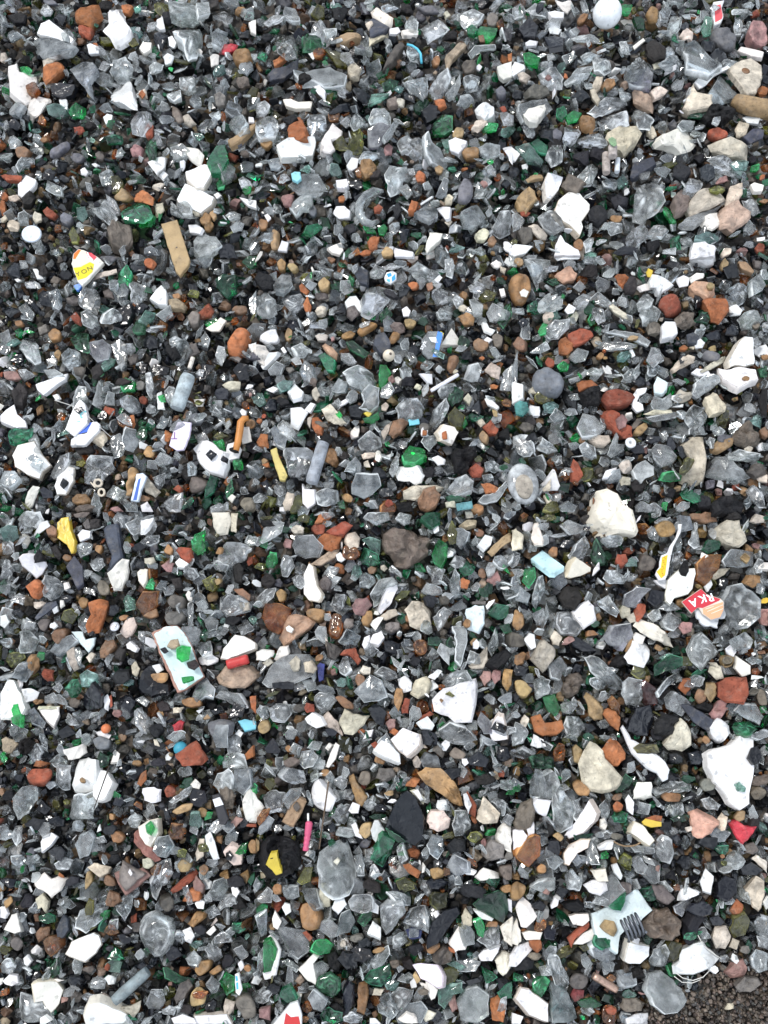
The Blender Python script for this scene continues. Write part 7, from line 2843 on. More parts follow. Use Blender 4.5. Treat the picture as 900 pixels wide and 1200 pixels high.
    f.prism('glaze', z([(62, 205), (222, 104), (368, 99), (452, 184), (552, 355), (612, 545), (714, 758), (598, 838), (444, 940), (392, 944), (300, 740), (190, 520), (110, 330)]), .5, -.45, 'ceramic', (.60, .74, .73), o, .4, jg=.3)
    tag(o, 'thick wall tile piece with pale mint glaze on a pinkish red body', 'wall tile'); claim(z([(28, 190), (220, 98), (462, 180), (728, 762), (450, 944), (368, 978)]), .006)
    # coiled spring on the grey-white plate
    f = Frame(741, 1086, .0125, 3); a = f.q(731, 1091.5, 2); b = f.q(752, 1081, 2); ax = (b - a); up = Vector((0, 0, 1)); sd = ax.normalized().cross(up); pts = []
    for i in range(5 * 18 + 1):
        g = 2 * PI * i / 18; pts.append(a + ax * (i / 90) + (sd * math.cos(g) * 11.5 + up * math.sin(g) * 7.5) * f.m)
    o = f.tube('coiled_spring', pts, 1.55, 'metal', (.20, .21, .23), px=False, sides=8); tag(o, 'short dark coiled spring lying on the big grey-white plate', 'spring'); claim(circ(741, 1086, 12), .003)
    # screw head
    f = Frame(134.4, 734.4, .0035, 10, 2); o = f.root('screw'); f.lathe('flange', 134.4, 734.4, [(3.4, 1.2), (5.6, .9), (5.8, 0), (5.2, -1), (1.8, -1.2), (1.6, -9)], 'metal', (.75, .76, .78), o)
    h = f.lathe('head', 134.4, 734.4, [(1.6, 3), (3.0, 2.5), (3.6, 1.1), (3.6, .8)], 'metal', (.80, .80, .82), o)
    for d in ((2.1, .5), (.5, 2.1)): f.prism('cross_recess', [(133.6 - d[0], 734 - d[1]), (133.6 + d[0], 734 - d[1]), (133.6 + d[0], 734 + d[1]), (133.6 - d[0], 734 + d[1])], 3.25, 2.2, 'black', (.03, .03, .03), h, .1)
    tag(o, 'shiny round cross-head screw end beside the terracotta plank', 'screw'); claim(circ(134, 734, 5), .003)
    # rods
    def rod(name, a, b, r, mat, col, lab, cat, lift=.002, taper=1.0, sides=20):
        f = Frame((a[0] + b[0]) / 2, (a[1] + b[1]) / 2, lift, 2); n = 9; path = [(a[0] + (b[0] - a[0]) * t / n, a[1] + (b[1] - a[1]) * t / n, r * .6) for t in range(n + 1)]
        rr = random.Random(int(a[0])); rs = [r * (1 + (taper - 1) * t / n) * rr.uniform(.96, 1.03) for t in range(n + 1)]; rs[0] *= .9; rs[-1] *= .9
        o = f.tube(name, path, rs, mat, col, None, sides); tag(o, lab, cat); dx, dy = b[0] - a[0], b[1] - a[1]; l = math.hypot(dx, dy) or 1; u, v = -dy / l * r, dx / l * r
        claim([(a[0] + u, a[1] + v), (b[0] + u, b[1] + v), (b[0] - u, b[1] - v), (a[0] - u, a[1] - v)], r * f.m * 1.2); return o, f
    rod('stone_rod', (134, 1173), (173, 1138), 6.7, 'stone', (.24, .29, .30), 'speckled grey cylinder-shaped rod near the bottom left', 'rod')
    rod('clay_pipe_stem', (207, 479), (221, 440), 8.5, 'stone', (.50, .58, .60), 'pale blue grey crusty rod with a thin white stick above it', 'rod')
    rod('white_stick', (222, 432), (226, 419), 2.6, 'bisque', (.72, .66, .58), 'stubby off-white stick pointing up from the pale blue rod', 'stick', .004)
    rod('glass_rod', (365, 566), (379, 519), 7.5, 'stone', (.36, .39, .43), 'speckled light grey rod right of the clear glass cube', 'rod')
    rod('copper_rod', (695, 1143), (723, 1160), 4.4, 'metal', (.62, .42, .32), 'worn coppery metal rod in the lower right', 'metal rod', .006)
    rod('plastic_rod', (505, 458), (537, 439), 2.3, 'plastic', (.80, .79, .83), 'straight thin white rod in the centre', 'rod', .005)
    rod('red_plastic_tube', (266, 779), (291, 772), 5.8, 'plastic', (.52, .045, .04), 'bright red plastic tube piece under the white gable-shaped shard', 'tube', .0045)
    rod('clay_tube', (710, 180), (710.5, 203), 4.6, 'stone', (.50, .43, .38), 'short pale clay tube hanging below the green-stained tan stone', 'tube', .004)
    rod('clay_stub', (718, 171), (718, 184), 5.2, 'stone', (.52, .46, .42), 'stubby pinkish clay stub between the two tubes under the tan stone', 'stub', .006)
    rod('white_tube', (724, 186), (723, 202), 3.1, 'plastic', (.66, .70, .72), 'slim white tube beside the short pale clay tube', 'tube', .004)
    rod('twig', (385, 916), (374, 995), 1.1, 'wood', (.13, .09, .06), 'thin brown twig crossing the clear glass near the pink capsule', 'twig', .009, .7, 6)
    rod('dark_twig', (128, 898), (110, 948), .9, 'wood', (.05, .04, .035), 'thin dark twig leaning over the white wedge', 'twig', .011, .7, 6)
    # pink capsule with stem
    f = Frame(360, 978, .0055, 3); o = f.root('lolly_stick_capsule'); f.tube('stem', [(361, 953, 3), (361.3, 964, 3)], 1.2, 'plastic', (.85, .85, .83), o, 8)
    P = []; rs = []
    for i in range(19):
        t = i / 18; P.append((362.6 - 4.6 * t, 962.5 + 34.5 * t, 3)); rs.append((2.6 if i == 0 else 4.4 - 1.0 * t) * (.80 if i in (9, 12, 15) else 1))
    f.tube('capsule', P, rs, 'plastic', (.62, .10, .20), o, 14); tag(o, 'hot pink ridged plastic capsule with a thin white stem', 'plastic capsule'); claim([(357, 955), (366, 962), (363, 997), (355, 997)], .003)
    # flat wooden stick with a nail hole
    f = Frame(206, 290, .0045, 5, 1); o = f.prism('wooden_stick', [(188.7, 262), (207.3, 257), (222.5, 304), (220, 312), (211, 323), (206, 318), (199, 296)], 0, -5, 'wood', (.42, .30, .16), jg=.2)
    f.lathe('nail_hole', 207, 290, [(.01, .25), (1.0, .2), (1.1, .02)], 'black', (.03, .02, .02), o, 10); tag(o, 'flat tan wooden stick with a small nail hole', 'wooden stick'); claim([(188, 262), (207, 257), (222, 304), (211, 323)], .003)
    # bone-like pieces
    f = Frame(880, 124, .002, 4); o = f.tube('bone_fragment', [(861, 117, 3), (868, 121, 5), (878, 124, 6), (890, 127, 6), (906, 129, 5)], [7, 9.5, 10.5, 11, 12], 'stone', (.36, .24, .12)); tag(o, 'curved brown bone-like fragment at the top right border', 'bone fragment'); claim([(858, 120), (866, 109), (900, 118), (900, 137), (862, 130)], .004)
    f = Frame(874, 88, .005, 7, 1); o = f.prism('notched_stone', [(854, 79), (864, 72), (880, 67), (893, 76), (894, 90), (887, 108), (877, 111), (869, 99)], 0, -8, 'stone', (.60, .53, .42), None, 1.5, .5); f.lathe('rusty_pit', 874, 83, [(.01, .2), (4, .3), (5, .05)], 'stone', (.20, .09, .03), o, 12); tag(o, 'cream triangular stone with a rusty round pit', 'stone'); claim([(854, 79), (880, 67), (893, 76), (887, 108), (877, 111)], .004)
    f = Frame(115, 572, .005, 3); o = f.root('fish_bone'); t = [(115 + 4.5 * math.cos(i * .5236), 566 + 4 * math.sin(i * .5236), 1.5) for i in range(13)]; f.tube('bone_ring', t, 1.5, 'bisque', (.66, .58, .46), o, 8)
    t = [(119 + 3.5 * math.cos(i * .5236), 577 + 4 * math.sin(i * .5236), 1.2) for i in range(13)]; f.tube('bone_ring', t, 1.4, 'bisque', (.66, .58, .46), o, 8); f.tube('bone_spike', [(112, 571, 1), (106, 565, 0)], [1.6, .6], 'bisque', (.66, .58, .46), o, 8); tag(o, 'tiny cream bone with two ringed holes near the left border', 'bone')
    # oyster-like disc
    f = Frame(613, 567, .002, 3); o = f.lathe('layered_pebble', 613, 567, [(.01, 7.6), (8, 7.4), (13, 6.2), (16.5, 3.5), (18.5, 0), (17, -3)], 'clear', (.42, .43, .48, .55), None, 30, 1, 1.38, .12)
    f.lathe('tan_core', 613, 571, [(.01, 8.3), (7, 8.1), (10, 7.3), (11.5, 5)], 'stone', (.42, .37, .30), o, 24, 1, 1.42, .1); tag(o, 'oval grey glassy pebble with a tan oval core', 'pebble'); claim(circ(613, 567, 17, ry=24), .003)
    # red and white cap
    f = Frame(341, 1190, .004, 4); o = f.prism('plastic_scrap', [(318, 1204), (340, 1177), (349, 1174), (354, 1190), (354, 1206)], 0, -8, 'plastic', WHITE, None, 1.4); f.prism('red_print', [(332, 1204), (335, 1187), (341, 1192), (350, 1191), (353, 1205)], .3, .05, 'ink', (.48, .04, .04), o, .1); tag(o, 'white cap piece with a red panel at the bottom edge', 'plastic scrap'); claim([(318, 1204), (340, 1177), (354, 1190), (354, 1206)], .004)
    f = Frame(739, 519, .0055, 6); o = f.lathe('washer', 739, 519, [(2, -1), (2, 1.2), (4, 2), (6, 1.5), (6.6, 0), (6, -1.5), (2, -1)], 'plastic', (.74, .75, .76)); tag(o, 'small round white washer with a dark hole', 'washer'); claim(circ(739, 519, 6), .003)
    pts = [(719, 986), (725, 989.5), (732, 991.5), (740, 991.5), (746, 990), (751, 987)]; f = Frame(735, 990, .006, 2); P = []; rs = []
    for i in range(41):
        t = i / 40 * 5; k = min(4, int(t)); w_ = t - k; P.append((pts[k][0] * (1 - w_) + pts[k + 1][0] * w_, pts[k][1] * (1 - w_) + pts[k + 1][1] * w_, 1 + .4 * math.sin(i * 1.6))); rs.append(1.25 if i % 2 else .8)
    o = f.tube('chain_scrap', P, rs, 'metal', (.35, .24, .14), None, 7); tag(o, 'tiny brown twisted chain scrap in the lower right', 'chain')
    for nm, x, y, r, c, lab, zz in (('bead', 125, 854, 5.6, (.60, .18, .07), 'round bright orange bead in the lower left', 3), ('bead', 211, 877, 8, (.05, .30, .40), 'turquoise bead half hidden by the rust-orange tile shard', -2), ('bead', 455.5, 418, 7.2, (.68, .60, .47), 'round cream bead with a small hole', 3)):
        f = Frame(x, y, .002, 3); o = f.lathe(nm, x, y, sphere_prof(r, zz, 12), 'plastic', c, None, 20); tag(o, lab, 'bead'); claim(circ(x, y, r * .9), .002)
        if r == 7.2: f.lathe('bead_hole', x + 1.5, y + 1.0, [(.01, zz + r + .05), (1.5, zz + r), (1.6, zz + r - .8)], 'black', (.06, .04, .03), o, 10)
    def chip(name, poly, mat, col, lab, cat, lift=.004, th=4, prints=(), jg=.25, tilt=6):
        A, cx, cy = area_c(poly); f = Frame(cx, cy, lift, tilt, cx); o = f.prism(name, poly, 0, -th, mat, col, None, .8, jg, int(cx))
        for pn, pp, pc_ in prints: f.prism(pn, pp, .3, .05, 'ink', pc_, o, .1)
        tag(o, lab, cat); claim(poly, lift * .7); return o, f
    chip('glazed_chip', [(450.5, 325), (453, 319), (460, 317), (465, 320), (464.5, 328), (458, 332.5), (452, 330)], 'ceramic', WHITE, 'small white chip covered in a bright blue pattern', 'glazed chip', prints=[('blue_print', [(453, 321), (458, 319.5), (459, 323), (455, 325)], (.04, .30, .68)), ('blue_print', [(459, 325), (463, 321), (463.5, 327), (459.5, 330)], (.04, .30, .68)), ('blue_print', [(453, 327), (457, 327), (457, 331), (453.5, 329)], (.10, .42, .75))])
    z = lambda v: Z(v, 11.25, 480, 380)
    o, f = chip('labelled_glass', z([(150, 210), (240, 90), (370, 88), (452, 118), (412, 270), (378, 425), (240, 445), (160, 370)]), 'clear', (.80, .84, .86, .15), 'clear glass scrap with a blue printed border and white script', 'labelled glass', .0055, 4, [('blue_print', z([(372, 92), (442, 112), (402, 270), (370, 428), (302, 428), (342, 300), (352, 180)]), (.06, .22, .68)), ('white_print', z([(250, 170), (345, 170), (380, 250), (290, 230)]), (.75, .78, .80)), ('yellow_print', z([(405, 90), (450, 118), (432, 150)]), (.80, .68, .02))], 0)
    (x, y), = z([(178, 275)]); f.text('styk', x, y, .4, 5.5, 62, (.85, .86, .86), o)
    o, f = chip('glazed_chip', [(198, 522), (200, 513), (208, 494), (224, 495), (222, 510), (215, 527), (207, 528)], 'ceramic', (.66, .60, .74), 'pale violet chip marked with an upside-down T', 'glazed chip', .0055); f.text('T', 204.5, 510, .35, 9.5, 180, (.14, .05, .22), o)
    z = lambda v: Z(v, 15, 70, 460)
    o, f = chip('glazed_shard', z([(350, 115), (430, 180), (470, 330), (492, 450), (490, 530), (250, 772), (90, 640), (220, 300), (280, 200)]), 'ceramic', WHITE, 'white ceramic shard with a turquoise arc and a dark chip on it', 'ceramic shard', .0055, 7)
    f.tube('turquoise_arc', [(*p, .15) for p in z([(465, 335), (420, 335), (380, 365), (365, 400), (380, 445), (400, 440)])], 1.0, 'ink', (.25, .68, .70), o, 6); f.tube('turquoise_dash', [(*p, .15) for p in z([(305, 515), (355, 505)])], .8, 'ink', (.35, .66, .68), o, 6)
    chip('slag_chip', z([(240, 300), (290, 250), (375, 240), (400, 290), (310, 360)]), 'black', (.04, .04, .045), 'black chip lying on the shard with a turquoise arc', 'black chip', .0075, 4)
    o, f = chip('glazed_shard', z([(560, 515), (650, 508), (712, 560), (692, 660), (560, 800), (450, 920), (190, 925), (200, 820), (315, 735), (480, 700), (470, 620)]), 'ceramic', WHITE, 'white ceramic shard with deep blue glaze below the turquoise-arc shard', 'ceramic shard', .0045, 7, [('blue_glaze', z([(325, 728), (520, 532), (565, 522), (475, 695)]), (.05, .14, .60))])
    f = Frame(98, 492, .0088, 2); o = f.tube('nylon_thread', [(64, 469, 0), (80, 474, 1), (95, 480, 2), (110, 494, 1), (130, 512, 0)], .42, 'plastic', (.62, .60, .56), None, 5); tag(o, 'fine pale thread running over the blue-glazed shard', 'thread')
    f = Frame(283, 510, .004, 2); o = f.tube('plastic_tube', [(291, 490, 2), (286, 490.5, 3), (282, 495, 3), (281, 505, 3), (279, 517, 3), (276, 528, 2)], [3, 4, 4.3, 4.3, 4.1, 4], 'plastic', (.58, .24, .06)); tag(o, 'bent orange plastic tube left of a white square', 'tube'); claim([(278, 490), (290, 488), (284, 528), (272, 528)], .003)
    chip('yellow_stick', [(317, 527), (324, 524), (327, 535), (337, 557), (334, 563), (328, 562), (322, 545)], 'plastic', (.58, .47, .16), 'dusty yellow plastic stick left of the clear glass cube', 'stick', .005, 6)
    f = Frame(257, 950, .006, 3); o = f.root('black_clip'); f.prism('clip_bar', [(248, 932), (257, 930), (268, 960), (264, 967), (257, 966)], 0, -7, 'plastic', (.03, .03, .035), o, 1.2); f.prism('white_block', [(249, 937), (257.5, 934), (262, 943), (252, 946)], 2, -1, 'plastic', (.82, .82, .83), o, .6); tag(o, 'black plastic clip holding a white block in the lower left', 'clip'); claim([(248, 932), (257, 930), (268, 960), (257, 966)], .004)
    f = Frame(487, 62, .005, 2); o = f.tube('blue_strip', [(477, 52, 1), (483, 53.5, 1), (489, 57.5, 1), (493, 63, 1), (494, 74, 0)], 1.4, 'plastic', (.10, .50, .66), None, 7); tag(o, 'thin curved turquoise plastic strip near the top', 'strip')
    chip('glazed_chip', [(153, 587), (160, 555), (167, 554), (172, 558), (165, 576), (162, 588)], 'ceramic', (.62, .70, .78), 'upright white chip with a dark blue stripe near the orange-brown pebble', 'glazed chip', .005, 5, [('blue_print', [(156, 586), (162, 562), (165, 560), (160, 586)], (.05, .12, .42))])
    chip('glass_frame_chip', [(534, 590), (553, 586.5), (554.5, 595), (536, 598.5)], 'tinted', (.30, .70, .74, .35), 'small aqua blue rectangular glass chip near a mottled orange stone', 'glass shard', .006, 4)
    chip('glazed_chip', [(275, 1142), (280, 1140), (283.5, 1160), (280, 1167), (276, 1163)], 'ceramic', WHITE, 'slim white chip with two blue bars above a dark brown oval stone', 'glazed chip', .005, 4, [('blue_print', [(276, 1144), (278, 1143.5), (279, 1149), (276.5, 1150)], (.08, .38, .72)), ('blue_print', [(276.6, 1152), (279, 1151), (279.5, 1159), (277, 1160)], (.08, .38, .72))])
    chip('cobalt_glass_shard', [(371.5, 780), (375, 776.5), (380.5, 778), (379, 797), (374, 799)], 'tinted', (.03, .05, .45, .35), 'cobalt blue glass sliver right of the large clear oval slab', 'glass shard')
    chip('navy_glass_shard', [(475, 1090), (484, 1086), (495, 1090), (493, 1100), (480, 1101)], 'tinted', (.02, .05, .28, .3), 'navy blue glass piece under a ridged clear shard', 'glass shard', .003)
    chip('turquoise_chip', [(341, 203), (345, 200.5), (352, 201), (353, 209), (348, 213), (342, 209)], 'plastic', (.30, .66, .72), 'light turquoise chip on a frosted glass shard', 'chip', .005)
    chip('iridescent_glass_chip', [(603, 473), (609, 469), (618, 471), (620, 480), (613, 487), (605, 485)], 'tinted', (.12, .55, .50, .4), 'small iridescent teal and green glass chip beside a white square', 'glass shard', .005)
    chip('green_flake', [(713, 163), (717, 160), (722, 163), (723, 169), (719, 171), (715, 168)], 'stone', (.22, .36, .19), 'thin pale green flake on the tan rounded stone', 'flake', .0095, 1.2)
    f = Frame(37, 274, .005, 5); o = f.lathe('round_disc', 37, 274, [(.01, .6), (8.5, .6), (9.5, 1.2), (11, .6), (11.4, -1), (10, -2.5)], 'plastic', (.66, .72, .78), None, 26); tag(o, 'round pale bluish white disc near the left border', 'disc'); claim(circ(37, 274, 10), .003)
    # broken bottle ring round a red crumb
    f = Frame(436, 242, .0045, 6, 1); P = [(449, 224, 0), (438, 224, 1), (428, 230, 1), (421, 240, 1), (421, 251, 1), (427, 260, 1), (436, 263, 0), (443, 259, 0)]; o = f.tube('bottle_ring', P, [2, 5, 5.5, 5.5, 5, 5, 4, 2.5], 'clear', (.86, .90, .90, .22), None, 8); o.scale = (1, 1, 1); tag(o, 'broken clear bottle ring around a red crumb', 'glass ring')
    # loose fibres
    for k, (P, lab) in enumerate((([(792, 1140, 1), (800, 1146, 1), (812, 1149, 0), (824, 1145, 0), (832, 1137, 0)], 'pale fibre curling below the frayed white shard'), ([(790, 1144, 1), (799, 1151, 0), (811, 1152, 0), (821, 1148, 0)], 'second pale fibre just under the first by the frayed white shard'), ([(818, 1096, 3), (824, 1108, 2), (837, 1118, 1), (846, 1124, 0)], 'stiff fibre standing off the upper edge of the frayed white shard'))):
        f = Frame(P[1][0], P[1][1], .004, 2); o = f.tube('loose_fibre', P, .5, 'plastic', (.70, .68, .62), None, 5); tag(o, lab, 'fibre', 'loose fibres by the frayed shard')
# ------------------------------------------------------------------ special finds first (they lie on top, so they claim their ground)
label_unnamed(items)
SPECIALS()
kept = {}; rests = []
items.sort(key=lambda it: -it['A'])
CAP = {'c': 300, 'k': 300, 'w': 300}
used_labels = {}
count = {}
glaze_n = 0
for it in items:
    g = make_piece(it)
    if g is None: continue
    V, Fs, W, mat, col, style, M4, P, th, curv = g; code = it['code']; count[code] = count.get(code, 0) + 1
    if count[code] > CAP.get(code, 295) :
        WV = np.array(V) @ np.array(M4.to_3x3()).T + np.array(M4.translation); rests.append((mat, WV, Fs, colours(col, len(V), W))); continue
    nm, cat, colw, noun = KIND[code]
    o = mesh_obj(nm, V, Fs, mat, col, smooth=(style == 'pebble'), W=W); o.matrix_world = M4
    lab = it['label']
    tag(o, lab, cat, {'w': 'white ceramic shards in the heap', 'c': 'clear glass shards in the heap', 'b': 'brick fragments in the heap'}.get(code, noun + 's in the heap'))
    if code == 'w' and mat == 'ceramic' and style == 'plate' and len(V) > 4 * len(P) and it['A'] > 420 and glaze_n < 70:
        # the glaze is a thin skin on the ceramic body, chipped back a little from the break
        glaze_n += 1; rnd = random.Random(glaze_n)
        Q = [(x * (.955 + rnd.gauss(0, .008)), y * (.955 + rnd.gauss(0, .008))) for x, y in P]
        rnd2 = random.Random(glaze_n + 99); ang = 0
        # follow the body's bow by lifting each vertex of its own top ring
        n = len(P); top = [V[n + j] for j in range(n)]; top2 = [V[2 * n + j] for j in range(n)]; top3 = [V[3 * n + j] for j in range(n)]; cen = V[-2]
        up = .00022; GV = [(x, y, z + up) for x, y, z in top + top2 + top3] + [(cen[0], cen[1], cen[2] + up)]
        GF = []
        for a, b in ((0, 1), (1, 2)):
            for j in range(n): k = (j + 1) % n; GF.append((a * n + j, a * n + k, b * n + k, b * n + j))
        for j in range(n): GF.append((2 * n + j, 2 * n + (j + 1) % n, 3 * n))
        m = len(GV); GV += [(x * 1.004, y * 1.004, z - up * 1.5) for x, y, z in GV[:n]]
        for j in range(n): k = (j + 1) % n; GF.append((m + j, m + k, k, j))
        mesh_obj('glaze', GV, GF, 'ceramic', tuple(min(.86, v * 1.04) for v in col[:3]), parent=o); at = o.data.attributes['pc']; at.data.foreach_set('color', colours(tuple(v * k for v, k in zip(col[:3], rnd.choice([(.92, .86, .76), (.80, .72, .62), (.95, .93, .9)]))), len(V)).ravel())
        o.data.materials[0] = M['bisque']
# ------------------------------------------------------------------ what nobody could count: grit between and under the pieces
def hull_template(kind, seed):
    r = random.Random(seed)
    if kind == 'splinter': P = blob(0, 0, 2.4, r.uniform(.45, .9), 0, r); return piece_geo(P, r.choice(['plate', 'facet']), r.uniform(.2, .4), r, fine=False)
    if kind == 'flat': P = blob(0, 0, 2, r.uniform(1.1, 1.9), 0, r); return piece_geo([(x, y) for x, y in P], 'plate', r.uniform(.25, .5), r, fine=False)
    if kind == 'facet': P = blob(0, 0, 2, r.uniform(1.0, 1.9), 0, r); return piece_geo(P, 'facet', r.uniform(.6, 1.1), r, fine=False)
    if kind == 'chunk': P = blob(0, 0, 2, r.uniform(1.2, 1.9), 0, r); return piece_geo(P, 'chunk', r.uniform(.8, 1.2), r, fine=False)
    P = jag(blob(0, 0, 2, r.uniform(1.3, 1.9), 0, r, False), .8, .01, r); return piece_geo(P, 'pebble', r.uniform(.9, 1.3), r)
TPL = {k: [tuple(map(lambda q: q, hull_template(k, s))) for s in range(24)] for k in ('flat', 'facet', 'chunk', 'round', 'splinter')}
for k in TPL: TPL[k] = [(np.array(v, dtype=np.float32), f, w) for v, f, w in TPL[k]]
class Heap:
    def __init__(s): s.V = []; s.L = []; s.S = []; s.Cc = []; s.n = 0; s.sm = []
    def add(s, V, Fs, col, smooth):
        s.V.append(V); s.Cc.append(col)
        s.L.append(np.concatenate([np.array(f) for f in Fs]) + s.n); s.S.append(np.array([len(f) for f in Fs])); s.sm.append(np.full(len(Fs), smooth)); s.n += len(V)
    def build(s, name, mat, label, kind='stuff'):
        V = np.concatenate(s.V).astype(np.float32); Lp = np.concatenate(s.L).astype(np.int32); S = np.concatenate(s.S).astype(np.int32)
        me = bpy.data.meshes.new(name); me.vertices.add(len(V)); me.vertices.foreach_set('co', V.ravel())
        me.loops.add(len(Lp)); me.loops.foreach_set('vertex_index', Lp); me.polygons.add(len(S))
        st = np.zeros(len(S), np.int32); st[1:] = np.cumsum(S)[:-1]; me.polygons.foreach_set('loop_start', st)
        me.polygons.foreach_set('use_smooth', np.concatenate(s.sm)); me.update(calc_edges=True)
        at = me.color_attributes.new('pc', 'FLOAT_COLOR', 'POINT'); at.data.foreach_set('color', np.concatenate(s.Cc).ravel())
        me.materials.append(M[mat]); me.validate(); o = bpy.data.objects.new(name, me); C.objects.link(o); tag(o, label, None, None, kind); return o
heaps = {k: Heap() for k in ('dark', 'clear', 'tinted', 'ceramic', 'stone', 'brick', 'black', 'soil')}
def drop(hk, tpl, p, r, col, tilt, rnd, smooth=False, rim=1.0):
    v, f, w = rnd.choice(TPL[tpl]); q = Matrix.Rotation(rnd.uniform(0, 6.28), 3, 'Z') @ Matrix.Rotation(rnd.gauss(0, tilt), 3, 'X') @ Matrix.Rotation(rnd.gauss(0, tilt), 3, 'Y') @ Matrix.Rotation(rnd.uniform(0, 6.28), 3, 'Z')
    heaps[hk].add((v * r) @ np.array(q).T.astype(np.float32) + np.array(p, dtype=np.float32), f, colours(col, len(v), [q_ * rim for q_ in w]), smooth)
for mat, W, Fs, col in rests: heaps[{'bisque': 'ceramic', 'wood': 'stone', 'plastic': 'ceramic'}.get(mat, mat)].add(W, Fs, col, False)
MIX = [('c', 60), ('C', 18), ('f', 10), ('k', 17), ('q', 3.5), ('s', 2.5), ('p', 5), ('t', 3), ('w', 4.5), ('g', 7), ('G', 1.5), ('o', 4.5), ('a', 4.5), ('b', 2.2), ('e', 2.4), ('r', 1.2)]
codes = [a for a, b in MIX]; wts = [b for a, b in MIX]
DARK = [('k', 50), ('q', 9), ('c', 30), ('s', 3), ('p', 5), ('g', 10), ('o', 9), ('a', 8)]
def soil_at(px, py):
    d = min((px - 755) * .5 + (py - 1165), px - 700) / 40 + .5 * mn.noise(Vector((px * .03, py * .03, 0)))
    return d > 0 and (d > 1 or random.random() < d * 1.2)
def fines(px, py):
    """where the heap is mostly dark fine gravel (1) rather than glass (0)"""
    g = lambda x, y, r, a: a * math.exp(-((px - x) ** 2 + (py - y) ** 2) / (r * r))
    return max(0.0, min(1.0, .34 + 1.4 * mn.noise(Vector((px * .009, py * .009, 4.4))) + g(330, 320, 150, .45) + g(170, 830, 110, .5) + g(60, 350, 110, .3) - g(650, 1000, 220, .25) - g(450, 60, 250, .2)))
def grain(px, py, rp, lift, rnd, dark=False, soil=False):
    p = spot(px, py, lift); r = rp * mpp(p)
    if soil:
        c = vary(rnd.choice([(.085, .065, .05), (.13, .10, .078), (.05, .04, .034), (.19, .15, .12), (.09, .085, .08)]), rnd, .2)
        drop('soil', rnd.choice(['round', 'chunk', 'chunk']), p, min(r, rnd.uniform(1.4, 4.6) * mpp(p)), c, .6, rnd, True); return
    code = rnd.choices([a for a, _ in DARK], [b for _, b in DARK])[0] if dark else rnd.choices(codes, wts)[0]
    if code in 'cCf' and not dark: r *= 1.22
    mat, col, style, tf = look(code, None, rnd); mat = {'bisque': 'ceramic', 'wood': 'stone', 'plastic': 'ceramic'}.get(mat, mat)
    if code in 'cCf': col = (*[v * .93 for v in col[:3]], col[3] * (.3 if dark else .6))
    tpl = {'plate': 'flat', 'facet': 'facet', 'chunk': 'chunk', 'pebble': 'round' if rnd.random() < .2 else 'chunk', 'rock': 'chunk'}[style]
    if mat in ('stone', 'brick', 'dark'): col = tuple(v * (.5 if dark else .75) for v in col)  # dark grains get a deeper colour, painting in the blackness of the crevices
    drop(mat, tpl, p, r * (1.2 if tpl == 'flat' else 1.0), col, .6 if tpl == 'flat' else .5, rnd, False if rnd.random() < .5 else tpl == 'round', .35 if dark else .75)
rnd = random.Random(5)
# deep layer, its colours darkened to stand for shade in the gaps
y = OY
while y < OY + GH * ST:
    x = OX
    while x < OX + GW * ST:
        px, py = x + rnd.uniform(-5, 5), y + rnd.uniform(-5, 5); grain(px, py, rnd.uniform(6.5, 10.5), -.0066 + rnd.uniform(-.0008, .0008), rnd, dark=True, soil=soil_at(px, py)); x += 11
    y += 11
# middle and top layers: darts thrown at ground that is still free
yy, xx = np.mgrid[0:GH, 0:GW]
free = OCC.copy(); nfill = 0
for rp, share, lift, tries in ((9, .32, -.0022, 8000), (6.8, .44, -.0012, 26000), (5.2, .52, -.0008, 50000), (3.7, .56, -.0004, 70000)):
    for _ in range(tries):
        px = rnd.uniform(OX + 6, OX + GW * ST - 8); py = rnd.uniform(OY + 6, OY + GH * ST - 8)
        s = soil_at(px, py)
        r0 = rp * rnd.uniform(.85, 1.2)
        fz = fines(px, py); r0 *= 1.08 - .3 * fz
        if s: r0 = min(r0, rnd.uniform(1.6, 4.2))
        k = int(r0 / ST); i, j = int((px - OX) / ST), int((py - OY) / ST)
        i0, i1, j0, j1 = max(0, i - k), i + k + 1, max(0, j - k), j + k + 1
        w = free[j0:j1, i0:i1]
        if w.size == 0 or w.mean() > share: continue
        inside = 0 < px < 900 and 0 < py < 1200
        grain(px, py, r0, lift + rnd.uniform(-.0010, .0012), rnd, soil=s, dark=(rnd.random() < .30 + .55 * fz)); w[:] = True; nfill += 1
for _ in range(16000):                                     # the bare soil: fine grit packed tight
    px = rnd.uniform(640, 1050); py = rnd.uniform(1020, 1395); i, j = int((px - OX) / ST), int((py - OY) / ST)
    if not (soil_at(px, py) and not OCC[j, i]): continue
    grain(px, py, rnd.choice((1.2, 1.8, 2.6, 3.4)), rnd.uniform(-.0052, -.0006), rnd, soil=True)
